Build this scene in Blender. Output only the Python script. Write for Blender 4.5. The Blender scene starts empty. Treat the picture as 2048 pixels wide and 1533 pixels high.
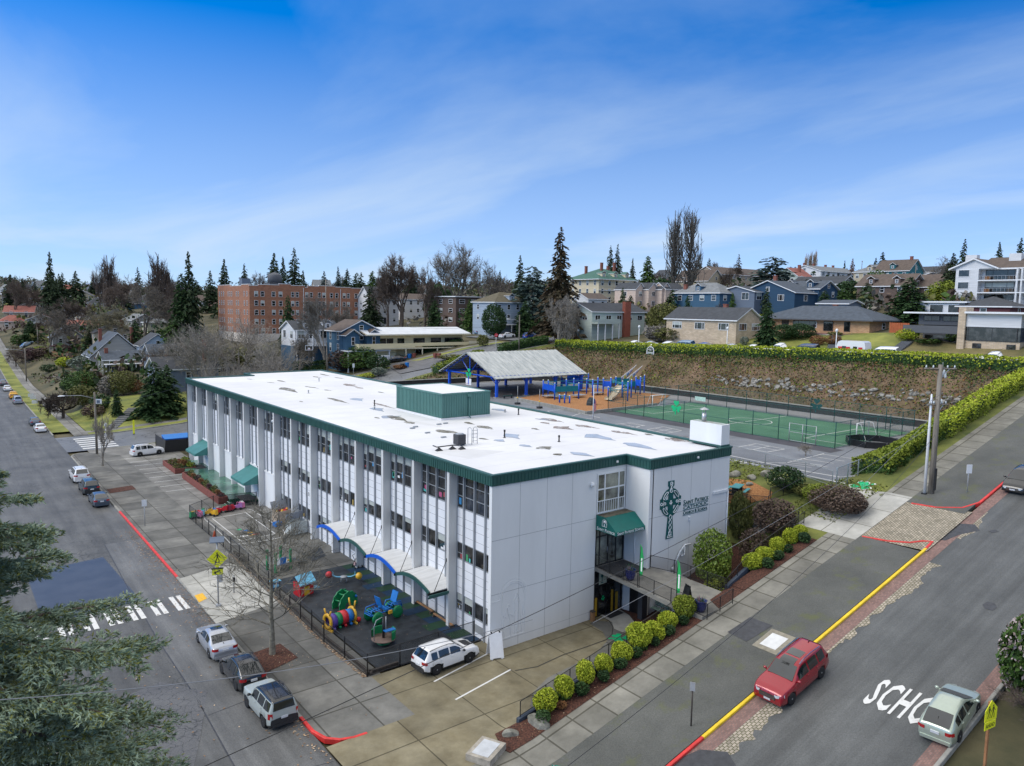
import bpy, bmesh, math, random
import numpy as np
from mathutils import Vector, Matrix
PI=math.pi
sc=bpy.context.scene
COL=sc.collection
# ---------------------------------------------------------------- camera
YAW,PITCH,ROLL,FPX=0.6617,0.1029,0.01632,1487.41
CAM=np.array([-29.995,-40.560,24.471])
_cy,_sy=math.cos(YAW),math.sin(YAW); _cp,_sp=math.cos(PITCH),math.sin(PITCH)
_f=np.array([_sy*_cp,_cy*_cp,-_sp]); _r=np.array([_cy,-_sy,0.]); _u=np.cross(_r,_f)
_R=math.cos(ROLL)*_r+math.sin(ROLL)*_u; _U=-math.sin(ROLL)*_r+math.cos(ROLL)*_u
cd=bpy.data.cameras.new('camera'); co=bpy.data.objects.new('camera',cd); COL.objects.link(co)
cd.sensor_width=36; cd.lens=FPX/2048*36; cd.clip_start=.5; cd.clip_end=9000
co.matrix_world=Matrix(((_R[0],_U[0],-_f[0],CAM[0]),(_R[1],_U[1],-_f[1],CAM[1]),(_R[2],_U[2],-_f[2],CAM[2]),(0,0,0,1)))
sc.camera=co
# ---------------------------------------------------------------- world, sun, exposure
SUN_EL,SUN_AZ=math.radians(38),math.radians(292)    # azimuth clockwise from +Y
w=bpy.data.worlds.new('World'); sc.world=w; w.use_nodes=True
nt=w.node_tree; N=nt.nodes; Lk=nt.links
bg=N['Background']
geo=N.new('ShaderNodeTexCoord')
sep=N.new('ShaderNodeSeparateXYZ'); Lk.new(geo.outputs['Generated'],sep.inputs[0])
def wm(op,a,b=None,c=None):
 n=N.new('ShaderNodeMath'); n.operation=op
 for i,x in enumerate((a,b,c)):
  if x is None: continue
  if isinstance(x,(int,float)): n.inputs[i].default_value=x
  else: Lk.new(x,n.inputs[i])
 return n.outputs[0]
comb=N.new('ShaderNodeCombineXYZ'); Lk.new(sep.outputs[0],comb.inputs[0]); Lk.new(sep.outputs[1],comb.inputs[1])
Lk.new(wm('ADD',wm('MULTIPLY',sep.outputs[2],2.6),.06),comb.inputs[2])
nrm=N.new('ShaderNodeVectorMath'); nrm.operation='NORMALIZE'; Lk.new(comb.outputs[0],nrm.inputs[0])
sky=N.new('ShaderNodeTexSky'); sky.sky_type='NISHITA'; sky.sun_disc=False
sky.sun_elevation=SUN_EL; sky.sun_rotation=SUN_AZ; sky.air_density=1.1; sky.dust_density=.6; sky.ozone_density=3.0
Lk.new(nrm.outputs[0],sky.inputs[0])
hs=N.new('ShaderNodeHueSaturation'); hs.inputs['Saturation'].default_value=1.15
tint=N.new('ShaderNodeMix'); tint.data_type='RGBA'; tint.blend_type='MULTIPLY'; tint.inputs['Factor'].default_value=1; tint.inputs['B'].default_value=(.53,.98,1.46,1); Lk.new(sky.outputs[0],tint.inputs['A']); Lk.new(tint.outputs['Result'],hs.inputs['Color'])
zc=wm('MAXIMUM',sep.outputs[2],.02)
cx_=wm('DIVIDE',sep.outputs[0],wm('ADD',zc,.12)); cy_=wm('DIVIDE',sep.outputs[1],wm('ADD',zc,.12))
cc=N.new('ShaderNodeCombineXYZ'); Lk.new(cx_,cc.inputs[0]); Lk.new(cy_,cc.inputs[1])
mp=N.new('ShaderNodeMapping'); mp.inputs['Rotation'].default_value=(0,0,math.radians(38)); mp.inputs['Scale'].default_value=(.75,.36,1); mp.inputs['Location'].default_value=(3.1,.4,0)
Lk.new(cc.outputs[0],mp.inputs[0])
n1=N.new('ShaderNodeTexNoise'); n1.inputs['Scale'].default_value=1.0; n1.inputs['Detail'].default_value=7; n1.inputs['Roughness'].default_value=.56; n1.inputs['Distortion'].default_value=.5
Lk.new(mp.outputs[0],n1.inputs[0])
rp=N.new('ShaderNodeValToRGB'); rp.color_ramp.elements[0].position=.44; rp.color_ramp.elements[1].position=.80
Lk.new(n1.outputs['Fac'],rp.inputs[0])
lowv=wm('MULTIPLY',wm('SUBTRACT',1.0,wm('MULTIPLY',zc,3.0)),.80)
lowv=wm('MAXIMUM',lowv,0.0)
cm=wm('MINIMUM',wm('ADD',wm('MULTIPLY',rp.outputs[0],.40),lowv),.92)
mx=N.new('ShaderNodeMix'); mx.data_type='RGBA'
Lk.new(cm,mx.inputs['Factor']); Lk.new(hs.outputs[0],mx.inputs['A']); mx.inputs['B'].default_value=(3.6,4.4,5.3,1)
ov_=N.new('ShaderNodeMapRange'); ov_.inputs[1].default_value=.40; ov_.inputs[2].default_value=.62; ov_.inputs[4].default_value=.92; Lk.new(sep.outputs[2],ov_.inputs[0])  # unseen white overcast added above the frame for soft, neutral light
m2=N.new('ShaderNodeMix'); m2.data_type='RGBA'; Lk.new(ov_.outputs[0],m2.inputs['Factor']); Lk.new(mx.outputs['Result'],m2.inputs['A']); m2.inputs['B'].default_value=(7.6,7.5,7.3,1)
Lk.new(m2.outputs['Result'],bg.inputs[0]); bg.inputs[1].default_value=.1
sl=bpy.data.lights.new('sun','SUN'); sl.energy=1.2; sl.angle=math.radians(35); sl.color=(1,.95,.88)
so=bpy.data.objects.new('sun',sl); COL.objects.link(so)
_sd=Vector((math.sin(SUN_AZ)*math.cos(SUN_EL),math.cos(SUN_AZ)*math.cos(SUN_EL),math.sin(SUN_EL)))
so.rotation_euler=_sd.to_track_quat('Z','Y').to_euler()
vs=sc.view_settings; vs.view_transform='Standard'; vs.look='None'; vs.exposure=0.84; vs.gamma=1
# ---------------------------------------------------------------- pixel helpers (2048x1533 photograph pixels -> points in the place)
def ray(u,v): return (u-1024)/FPX*_R-(v-766.5)/FPX*_U+_f
def az(u,v,z): d=ray(u,v); return CAM+d*((z-CAM[2])/d[2])
def ax(u,v,x): d=ray(u,v); return CAM+d*((x-CAM[0])/d[0])
def ay(u,v,y): d=ray(u,v); return CAM+d*((y-CAM[1])/d[1])
def ad(u,v,D): return CAM+ray(u,v)*D           # D metres along the view axis
def depth(p): return float((np.array(p)-CAM)@_f)
# ---------------------------------------------------------------- terrain
def tab(x,T):
 if x<=T[0][0]: return T[0][1]
 for (a,b),(c,d) in zip(T,T[1:]):
  if x<=c: return b+(d-b)*(x-a)/(c-a)
 return T[-1][1]
def ss(x,a,b):
 t=min(1,max(0,(x-a)/(b-a))); return t*t*(3-2*t)
TS=[(-80,-1.5),(-40,-.3),(-26,0),(-5.44,0),(66,15.2),(80,17.1),(98,17.4),(108,20.9),(150,26.5),(190,31),(240,34),(320,36.5),(700,38)]
TN=[(-80,-1.5),(-40,-.3),(-26,0),(-4,.1),(8,.9),(46,8.4),(60,11.2),(75,13.9),(90,15.8),(98,16.2),(120,18),(145,20.2),(166,24.5),(200,28),(260,32),(340,35),(700,37)]
TF=[(0,0),(250,0),(330,5),(400,11),(600,25),(900,42),(1200,54),(1700,62)]
def zs(x): return tab(x,TS)
def H(x,y):
 a=tab(x,TS); b=tab(x,TN)
 h=a+(b-a)*ss(y,0,95)
 if y<26: h-=1.6*(1-ss(y,12,26))*ss(x,98,106)*(1-ss(x,118,136))
 D=math.hypot(x+30,y+40)
 h+=tab(D,TF)*max(.15,1-max(0,h)/32)
 if y>112: h+=2.6*ss(y,111,138)*ss(x,-8,-1)*(1-ss(x,25,50))*(1-ss(y,300,420))
 if -14<=x<=90 and -10.3<=y<=95:
  if x<24.2:
   if y>=-.5 or x<-5: h=0.
   else:
    top=zs(x)
    if x<10.5: h=0. if y>-8.3 else max(0,top)
    else:
     f=ss(y,-6.2,-8.6); pit=tab(x,[(10.5,0),(14.5,.3),(18,2.2),(24.2,4.2)])
     h=pit+(top-pit)*f
  elif y<9:
   top=min(zs(x),8.6)
   h=top
   if x<28.5 and y>-6.0: h=top-(1-ss(x,26,28.5))*1.6*ss(y,-6.2,-5.2)*(1-ss(y,-1,1))
   if x>36: h=8.6
   if x>36 and y<-5: h=8.6+(max(8.6,zs(x))-8.6)*ss(y,-5,-7)
  else: h=8.6
  if x>=24.2 and x<78.3 and 9<=y<=86: h=8.6
  if x>=24.2 and x<78.3 and y>86: h=8.6+(b-8.6)*ss(y,87,94)
  if x>=78.3:
   top=tab(x,TS)*(1-ss(y,0,95))+b*ss(y,0,95)
   lo=9.6
   f=min(1,max(0,(x-78.3)/8.2)); f=.55*f+.45*ss(f,0,1)
   if y<-3: lo=lo+(top-lo)*ss(y,-3,-8)
   if y>84: lo=lo+(top-lo)*ss(y,84,93)
   h=lo+(top-.5-lo)*f
 return h
def grid(lo,hi,near,step,grow,far):
 xs=list(np.arange(near[0],near[1]+.01,step)); s=step
 x=near[1]
 while x<hi: s=min(s*grow,far); x+=s; xs.append(x)
 s=step; x=near[0]
 while x>lo: s=min(s*grow,far); x-=s; xs.insert(0,x)
 return [float(q) for q in xs]
GX=grid(-160,1900,(-34.5,111),1.5,1.22,70); GY=grid(-140,2300,(-46.5,135),1.5,1.2,80)
_gx=np.array(GX); _gy=np.array(GY)
_HG=np.array([[H(x,y) for y in GY] for x in GX])
def Hg(x,y):
 i=min(max(int(np.searchsorted(_gx,x))-1,0),len(GX)-2); j=min(max(int(np.searchsorted(_gy,y))-1,0),len(GY)-2)
 s=(x-GX[i])/(GX[i+1]-GX[i]); t=(y-GY[j])/(GY[j+1]-GY[j])
 s=min(1,max(0,s)); t=min(1,max(0,t))
 return float((1-s)*(1-t)*_HG[i,j]+s*(1-t)*_HG[i+1,j]+(1-s)*t*_HG[i,j+1]+s*t*_HG[i+1,j+1])
def ag(u,v,off=0.):
 """point of the terrain seen at photograph pixel (u,v)"""
 d=ray(u,v); t=8.;p=None
 while t<2500:
  q=CAM+d*t
  if q[2]<=Hg(q[0],q[1])+off:
   lo=t-max(.5,t*.01); hi=t
   for _ in range(18):
    m=(lo+hi)/2; q=CAM+d*m
    if q[2]<=Hg(q[0],q[1])+off: hi=m
    else: lo=m
   return CAM+d*hi
  t+=max(.5,t*.01)
 return CAM+d*900
# ---------------------------------------------------------------- materials
MATS={}
def mat(name,col,rough=.7,var=.12,scale=1.,bump=0.,bscale=None,metal=0.,col2=None,spec=.5,detail=6,mix=(.35,.65),coat=0,trans=0,stretch=None,alpha=1.):
 if name in MATS: return MATS[name]
 m=bpy.data.materials.new(name); m.use_nodes=True; t=m.node_tree; n=t.nodes; l=t.links
 b=n['Principled BSDF']; b.inputs['Roughness'].default_value=rough; b.inputs['Metallic'].default_value=metal
 b.inputs['Specular IOR Level'].default_value=spec; b.inputs['Coat Weight'].default_value=coat; b.inputs['Coat Roughness'].default_value=.06
 b.inputs['Alpha'].default_value=alpha
 c=(*col,1)
 if var>0 or col2:
  g=n.new('ShaderNodeNewGeometry'); src=g.outputs['Position']
  if stretch:
   mp=n.new('ShaderNodeMapping'); mp.inputs['Scale'].default_value=stretch; l.new(src,mp.inputs[0]); src=mp.outputs[0]
  no=n.new('ShaderNodeTexNoise'); no.inputs['Scale'].default_value=scale; no.inputs['Detail'].default_value=detail; no.inputs['Roughness'].default_value=.62
  l.new(src,no.inputs['Vector'])
  r=n.new('ShaderNodeValToRGB'); r.color_ramp.elements[0].position=mix[0]; r.color_ramp.elements[1].position=mix[1]
  c1=tuple(max(0,q*(1-var)) for q in col); c2=col2 or tuple(min(1,q*(1+var)) for q in col)
  r.color_ramp.elements[0].color=(*c1,1); r.color_ramp.elements[1].color=(*c2,1)
  l.new(no.outputs['Fac'],r.inputs[0]); l.new(r.outputs[0],b.inputs['Base Color'])
  if bump>0:
   bn=n.new('ShaderNodeTexNoise'); bn.inputs['Scale'].default_value=bscale or scale*4; bn.inputs['Detail'].default_value=5
   l.new(src,bn.inputs['Vector'])
   bb=n.new('ShaderNodeBump'); bb.inputs['Strength'].default_value=bump; bb.inputs['Distance'].default_value=.05
   l.new(bn.outputs['Fac'],bb.inputs['Height']); l.new(bb.outputs[0],b.inputs['Normal'])
 else: b.inputs['Base Color'].default_value=c
 MATS[name]=m; return m
def nodes(m): return m.node_tree.nodes,m.node_tree.links,m.node_tree.nodes['Principled BSDF']
# ---------------------------------------------------------------- mesh builder
class MB:
 def __init__(s): s.v=[]; s.f=[]; s.m=[]; s.T=None; s.mi=0; s.sm=[]
 def add(s,vs,fs,smooth=False):
  o=len(s.v)
  if s.T is not None: vs=[tuple(s.T@Vector(v)) for v in vs]
  s.v+= [tuple(map(float,v)) for v in vs]
  for f in fs: s.f.append(tuple(i+o for i in f)); s.m.append(s.mi); s.sm.append(smooth)
  return s
 def box(s,x0,x1,y0,y1,z0,z1):
  return s.add([(x0,y0,z0),(x1,y0,z0),(x1,y1,z0),(x0,y1,z0),(x0,y0,z1),(x1,y0,z1),(x1,y1,z1),(x0,y1,z1)],
          [(0,3,2,1),(4,5,6,7),(0,1,5,4),(1,2,6,5),(2,3,7,6),(3,0,4,7)])
 def poly(s,pts): return s.add(pts,[tuple(range(len(pts)))])
 def ext(s,pts,vec):
  n=len(pts); vec=Vector(vec)
  q=[tuple(Vector(p)+vec) for p in pts]
  return s.add(list(pts)+q,[tuple(range(n))[::-1],tuple(range(n,2*n))]+[(i,(i+1)%n,(i+1)%n+n,i+n) for i in range(n)])
 def tube(s,path,r,n=6,cap=True):
  P=[Vector(p) for p in path]; k=len(P)
  R=r if isinstance(r,(list,tuple)) else [r]*k
  vs=[];fs=[]
  prev=None
  for i,p in enumerate(P):
   d=(P[min(i+1,k-1)]-P[max(i-1,0)]); d=d.normalized() if d.length>1e-9 else Vector((0,0,1))
   a=prev if prev is not None else (Vector((1,0,0)) if abs(d.x)<.8 else Vector((0,1,0)))
   e=(a-d*a.dot(d)); e=e.normalized() if e.length>1e-6 else d.orthogonal().normalized(); g=d.cross(e); prev=e
   for j in range(n):
    t=2*PI*j/n; vs.append(tuple(p+(e*math.cos(t)+g*math.sin(t))*R[i]))
  for i in range(k-1):
   for j in range(n):
    fs.append((i*n+j,i*n+(j+1)%n,(i+1)*n+(j+1)%n,(i+1)*n+j))
  if cap and n>2: fs.append(tuple(range(n))[::-1]); fs.append(tuple(range((k-1)*n,k*n)))
  return s.add(vs,fs,n>5)
 def lathe(s,c,prof,n=12,axis='z'):
  vs=[];fs=[];k=len(prof)
  for r,z in prof:
   for j in range(n):
    t=2*PI*j/n; a,b=r*math.cos(t),r*math.sin(t)
    q=(a,b,z) if axis=='z' else ((a,z,b) if axis=='y' else (z,a,b))
    vs.append((c[0]+q[0],c[1]+q[1],c[2]+q[2]))
  for i in range(k-1):
   for j in range(n): fs.append((i*n+j,i*n+(j+1)%n,(i+1)*n+(j+1)%n,(i+1)*n+j))
  fs.append(tuple(range(n))[::-1]); fs.append(tuple(range((k-1)*n,k*n)))
  return s.add(vs,fs,True)
 def ball(s,c,r,n=10,k=6):
  rx,ry,rz=r if isinstance(r,(tuple,list)) else (r,r,r)
  o=len(s.v); vs=[];fs=[]
  for i in range(k+1):
   p=PI*i/k
   for j in range(n):
    t=2*PI*j/n; vs.append((c[0]+rx*math.sin(p)*math.cos(t),c[1]+ry*math.sin(p)*math.sin(t),c[2]-rz*math.cos(p)))
  for i in range(k):
   for j in range(n): fs.append((i*n+j,i*n+(j+1)%n,(i+1)*n+(j+1)%n,(i+1)*n+j))
  return s.add(vs,fs,True)
 def mesh(s,name,mats):
  me=bpy.data.meshes.new(name); me.from_pydata(s.v,[],s.f)
  for m in (mats if isinstance(mats,(list,tuple)) else [mats]): me.materials.append(m)
  me.polygons.foreach_set('material_index',s.m); me.polygons.foreach_set('use_smooth',s.sm); me.update()
  return me
 def obj(s,name,mats,parent=None,fix=True):
  me=s.mesh(name,mats)
  if fix:
   bm=bmesh.new(); bm.from_mesh(me); bmesh.ops.recalc_face_normals(bm,faces=bm.faces); bm.to_mesh(me); bm.free()
  return link(name,me,parent)
def link(name,me,parent=None,loc=None,rot=0):
 o=bpy.data.objects.new(name,me); COL.objects.link(o)
 if parent is not None: o.parent=parent
 if loc is not None: o.location=[float(q) for q in loc]
 if rot: o.rotation_euler=(0,0,rot)
 return o
def tag(o,label,cat,group=None,kind=None):
 o['label']=label; o['category']=cat
 if group: o['group']=group
 if kind: o['kind']=kind
 return o
def thing(name,label,cat,loc=(0,0,0),rot=0,group=None):
 o=link(name,None,None,loc,rot); return tag(o,label,cat,group)
def struct(name,mb,m):
 o=mb.obj(name,m) if isinstance(mb,MB) else mb
 o['kind']='structure'; return o
def dup(root,loc,rot=0,label=None,group=None,scale=None):
 r=root.copy(); COL.objects.link(r); r.location=[float(q) for q in loc]; r.rotation_euler=(0,0,rot)
 if label: r['label']=label
 if group: r['group']=group
 if scale is not None: r.scale=scale if isinstance(scale,(tuple,list)) else (scale,)*3
 for ch in list(root.children):
  c=ch.copy(); COL.objects.link(c); c.parent=r
  for g in list(ch.children):
   d=g.copy(); COL.objects.link(d); d.parent=c
 return r
def drape(pts,off=0.,step=True,skirt=0.):
 """polygon laid on the terrain, cut along the terrain grid"""
 bm=bmesh.new(); bm.faces.new([bm.verts.new((float(p[0]),float(p[1]),0)) for p in pts])
 xs=[p[0] for p in pts]; ys=[p[1] for p in pts]
 for ax_,G in ((0,GX),(1,GY)):
  lo,hi=(min(xs),max(xs)) if ax_==0 else (min(ys),max(ys))
  for g in G:
   if lo+.01<g<hi-.01:
    co_=[0,0,0]; co_[ax_]=g; no=[0,0,0]; no[ax_]=1
    bmesh.ops.bisect_plane(bm,geom=bm.verts[:]+bm.edges[:]+bm.faces[:],plane_co=co_,plane_no=no)
 for v in bm.verts: v.co.z=Hg(v.co.x,v.co.y)+off
 if skirt:
  be=[e for e in bm.edges if e.is_boundary]
  r=bmesh.ops.extrude_edge_only(bm,edges=be)
  for v in r['geom']:
   if isinstance(v,bmesh.types.BMVert): v.co.z-=skirt
 bmesh.ops.recalc_face_normals(bm,faces=bm.faces)
 return bm
def sheet(name,polys,m,off=0.,skirt=0.,kind='structure',parent=None):
 if not isinstance(polys[0][0],(tuple,list,np.ndarray)): polys=[polys]
 me=bpy.data.meshes.new(name); tot=bmesh.new()
 for p in polys:
  bm=drape(p,off,skirt=skirt); t=bpy.data.meshes.new('t'); bm.to_mesh(t); bm.free(); tot.from_mesh(t); bpy.data.meshes.remove(t)
 up=[f for f in tot.faces if f.normal.z<-.3]
 if up: bmesh.ops.reverse_faces(tot,faces=up)
 tot.to_mesh(me); tot.free(); me.materials.append(m)
 o=link(name,me,parent)
 if kind and parent is None: o['kind']=kind
 return o
def rect(x0,x1,y0,y1): return [(x0,y0),(x1,y0),(x1,y1),(x0,y1)]
def line(p,q,w):
 p=np.array(p[:2],float); q=np.array(q[:2],float); d=(q-p)/np.hypot(*(q-p)); n=np.array([-d[1],d[0]])*w/2
 return [tuple(p+n),tuple(q+n),tuple(q-n),tuple(p-n)]
def band(path,w0,w1):
 """strip between two offsets (to the left of the path)"""
 P=[np.array(p[:2],float) for p in path]; L=[];R=[]
 for i in range(len(P)):
  d=P[min(i+1,len(P)-1)]-P[max(i-1,0)]; d/=np.hypot(*d); n=np.array([-d[1],d[0]])
  L.append(tuple(P[i]+n*w0)); R.append(tuple(P[i]+n*w1))
 return L+R[::-1]
# ---------------------------------------------------------------- ground, streets, pavements
def wet_asphalt(name,c1,c2,rough=.55,crack=True,streak=None,cscale=.9,crackc=(.03,.03,.03),moss=None):
 m=mat(name,c1,rough,.0,.25,col2=c2,bump=.25,bscale=9,mix=(.3,.7))
 n,l,b=nodes(m)
 g=n.new('ShaderNodeNewGeometry')
 src=b.inputs['Base Color'].links[0].from_socket
 fine=n.new('ShaderNodeTexNoise'); fine.inputs['Scale'].default_value=14; fine.inputs['Detail'].default_value=4; l.new(g.outputs['Position'],fine.inputs[0])
 fr=n.new('ShaderNodeMapRange'); fr.inputs[1].default_value=.3; fr.inputs[2].default_value=.7; fr.inputs[3].default_value=.78; fr.inputs[4].default_value=1.25; l.new(fine.outputs['Fac'],fr.inputs[0])
 mu=n.new('ShaderNodeMix'); mu.data_type='RGBA'; mu.blend_type='MULTIPLY'; mu.inputs['Factor'].default_value=1; l.new(src,mu.inputs['A'])
 cmb=n.new('ShaderNodeCombineColor')
 for i in range(3): l.new(fr.outputs[0],cmb.inputs[i])
 l.new(cmb.outputs[0],mu.inputs['B']); src=mu.outputs['Result']
 if streak:
  mp=n.new('ShaderNodeMapping'); mp.inputs['Scale'].default_value=streak; l.new(g.outputs['Position'],mp.inputs[0])
  sn=n.new('ShaderNodeTexNoise'); sn.inputs['Scale'].default_value=1; sn.inputs['Detail'].default_value=5; sn.inputs['Roughness'].default_value=.65; l.new(mp.outputs[0],sn.inputs[0])
  sm=n.new('ShaderNodeMapRange'); sm.inputs[1].default_value=.3; sm.inputs[2].default_value=.72; sm.inputs[3].default_value=.66; sm.inputs[4].default_value=1.35; l.new(sn.outputs['Fac'],sm.inputs[0])
  c3=n.new('ShaderNodeCombineColor'); [l.new(sm.outputs[0],c3.inputs[i]) for i in range(3)]
  mu=n.new('ShaderNodeMix'); mu.data_type='RGBA'; mu.blend_type='MULTIPLY'; mu.inputs['Factor'].default_value=1; l.new(src,mu.inputs['A']); l.new(c3.outputs[0],mu.inputs['B']); src=mu.outputs['Result']
 if crack:
  wn=n.new('ShaderNodeTexNoise'); wn.inputs['Scale'].default_value=.8; wn.inputs['Detail'].default_value=5; l.new(g.outputs['Position'],wn.inputs[0])
  va=n.new('ShaderNodeVectorMath'); va.operation='MULTIPLY_ADD'; va.inputs[1].default_value=(1.6,1.6,0); l.new(wn.outputs['Color'],va.inputs[0]); l.new(g.outputs['Position'],va.inputs[2])
  vo=n.new('ShaderNodeTexVoronoi'); vo.feature='DISTANCE_TO_EDGE'; vo.inputs['Scale'].default_value=cscale; l.new(va.outputs[0],vo.inputs['Vector'])
  cr=n.new('ShaderNodeMapRange'); cr.inputs[1].default_value=.0; cr.inputs[2].default_value=.04; cr.inputs[3].default_value=1; cr.inputs[4].default_value=0; l.new(vo.outputs['Distance'],cr.inputs[0])
  pn=n.new('ShaderNodeTexNoise'); pn.inputs['Scale'].default_value=.09; pn.inputs['Detail'].default_value=3; l.new(g.outputs['Position'],pn.inputs[0])
  pr_=n.new('ShaderNodeMapRange'); pr_.inputs[1].default_value=.44; pr_.inputs[2].default_value=.60; l.new(pn.outputs['Fac'],pr_.inputs[0])
  mm=n.new('ShaderNodeMath'); mm.operation='MULTIPLY'; l.new(cr.outputs[0],mm.inputs[0]); l.new(pr_.outputs[0],mm.inputs[1])
  mi=n.new('ShaderNodeMix'); mi.data_type='RGBA'; l.new(mm.outputs[0],mi.inputs['Factor']); l.new(src,mi.inputs['A']); mi.inputs['B'].default_value=(*crackc,1); src=mi.outputs['Result']
 if moss:
  pn=n.new('ShaderNodeTexNoise'); pn.inputs['Scale'].default_value=.55; pn.inputs['Detail'].default_value=9; pn.inputs['Roughness'].default_value=.7; l.new(g.outputs['Position'],pn.inputs[0])
  pr_=n.new('ShaderNodeMapRange'); pr_.inputs[1].default_value=.53; pr_.inputs[2].default_value=.68; pr_.inputs[4].default_value=.75; l.new(pn.outputs['Fac'],pr_.inputs[0])
  mi=n.new('ShaderNodeMix'); mi.data_type='RGBA'; l.new(pr_.outputs[0],mi.inputs['Factor']); l.new(src,mi.inputs['A']); mi.inputs['B'].default_value=(*moss,1); src=mi.outputs['Result']
 l.new(src,b.inputs['Base Color'])
 return m
def slabs(name,c1,c2,sx,sy,joint=.05,jc=(.07,.068,.06),rot=0.,varc=.22,off=(0,0)):
 """concrete in cast slabs with joints, each slab its own tone"""
 m=mat(name,c1,.8,.0,.5,col2=c2,bump=.15,bscale=7,mix=(.3,.7)); n,l,b=nodes(m)
 src=b.inputs['Base Color'].links[0].from_socket
 g=n.new('ShaderNodeNewGeometry'); mp=n.new('ShaderNodeMapping'); mp.inputs['Rotation'].default_value=(0,0,rot); mp.inputs['Location'].default_value=(off[0]/sx,off[1]/sy,0); mp.inputs['Scale'].default_value=(1/sx,1/sy,0)
 l.new(g.outputs['Position'],mp.inputs[0])
 br=n.new('ShaderNodeTexBrick'); br.offset=.0; br.inputs['Scale'].default_value=1; br.inputs['Mortar Size'].default_value=joint/max(sx,sy); br.inputs['Brick Width'].default_value=1; br.inputs['Row Height'].default_value=1; br.inputs['Bias'].default_value=0
 br.inputs['Color1'].default_value=(1-varc,1-varc,1-varc,1); br.inputs['Color2'].default_value=(1.1,1.1,1.1,1); br.inputs['Mortar'].default_value=(.38,.37,.33,1)
 l.new(mp.outputs[0],br.inputs[0])
 st=n.new('ShaderNodeTexNoise'); st.inputs['Scale'].default_value=.35; st.inputs['Detail'].default_value=8; st.inputs['Roughness'].default_value=.7; l.new(g.outputs['Position'],st.inputs[0])
 sr=n.new('ShaderNodeMapRange'); sr.inputs[1].default_value=.35; sr.inputs[2].default_value=.65; sr.inputs[3].default_value=.7; sr.inputs[4].default_value=1.15; l.new(st.outputs['Fac'],sr.inputs[0])
 cmb=n.new('ShaderNodeCombineColor')
 for i in range(3): l.new(sr.outputs[0],cmb.inputs[i])
 a=n.new('ShaderNodeMix'); a.data_type='RGBA'; a.blend_type='MULTIPLY'; a.inputs['Factor'].default_value=1; l.new(src,a.inputs['A']); l.new(br.outputs['Color'],a.inputs['B'])
 c=n.new('ShaderNodeMix'); c.data_type='RGBA'; c.blend_type='MULTIPLY'; c.inputs['Factor'].default_value=1; l.new(a.outputs['Result'],c.inputs['A']); l.new(cmb.outputs[0],c.inputs['B'])
 l.new(c.outputs['Result'],b.inputs['Base Color']); return m
M_road=wet_asphalt('asphalt_left',(.062,.063,.062),(.115,.116,.113),.6,cscale=1.1,streak=(.9,.06,0))
M_roadS=wet_asphalt('asphalt_left_strip',(.085,.086,.084),(.14,.141,.138),.55,crack=False,streak=(1.1,.07,0))
M_road2=wet_asphalt('asphalt_right',(.056,.060,.060),(.098,.102,.10),.5,crack=False,streak=(.05,1.0,0))
M_roadN=wet_asphalt('asphalt_north',(.11,.114,.118),(.17,.175,.18),.5,cscale=.4)
M_verge=wet_asphalt('asphalt_verge',(.055,.058,.052),(.10,.102,.092),.65,crack=False,moss=(.09,.10,.03))
M_court=wet_asphalt('asphalt_court',(.135,.14,.147),(.215,.223,.234),.5,crack=False)
M_patch=mat('asphalt_patch',(.04,.042,.048),.5,.25,3,bump=.2,bscale=20)
M_walk=slabs('pavement_concrete',(.15,.145,.12),(.245,.235,.20),1.95,2.15,.06)
M_walkL=slabs('pavement_left',(.115,.114,.103),(.215,.21,.19),3.05,3.4,.06,varc=.4,off=(1.2,.6))
M_lot=slabs('lot_concrete',(.15,.125,.07),(.26,.23,.15),4.6,5.2,.05,varc=.12,off=(.3,1.0))
M_lot2=slabs('lot_concrete_north',(.17,.165,.15),(.27,.262,.24),4.6,5.2,.05,varc=.3,off=(.3,2.0))
M_pale=slabs('pale_concrete',(.34,.335,.30),(.44,.43,.39),3.2,3.2,.04,varc=.06)
M_grass=mat('grass',(.055,.085,.014),.9,.3,.35,col2=(.19,.20,.04),bump=.6,bscale=9,mix=(.3,.75),detail=9)
M_lawn=mat('lawn',(.12,.155,.025),.9,.2,.25,col2=(.25,.255,.05),bump=.4,bscale=12,detail=9)
M_drylawn=mat('dry_lawn',(.13,.12,.04),.9,.2,.2,col2=(.24,.19,.08),bump=.4,bscale=12,detail=9)
M_soil=mat('hillside_soil',(.05,.055,.022),.95,.3,.12,col2=(.12,.10,.05),bump=.7,bscale=4,detail=10)
M_bank=mat('bank_soil',(.085,.075,.03),.95,.3,.22,col2=(.20,.13,.08),bump=.9,bscale=3,detail=10,mix=(.3,.7))
M_mulch=mat('bark_mulch',(.035,.012,.007),.95,.4,9,col2=(.13,.05,.03),bump=.9,bscale=30)
M_chips=mat('wood_chips',(.30,.12,.035),.95,.25,6,col2=(.45,.22,.08),bump=.8,bscale=25)
M_rubber=mat('rubber_surface',(.012,.016,.022),.55,.3,1.2,col2=(.03,.037,.045),bump=.2,bscale=20)
M_white=mat('road_paint_white',(.72,.72,.70),.7,.10,3,col2=(.45,.45,.43),mix=(.55,.75))
M_yellowp=mat('kerb_paint_yellow',(.75,.52,.02),.6,.15,2)
M_redp=mat('kerb_paint_red',(.62,.035,.03),.55,.2,2)
M_kerb=mat('kerb_concrete',(.26,.255,.23),.85,.2,1.5)
M_brickp=mat('brick_gutter',(.22,.12,.10),.85,.2,3,bump=.4)
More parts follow.
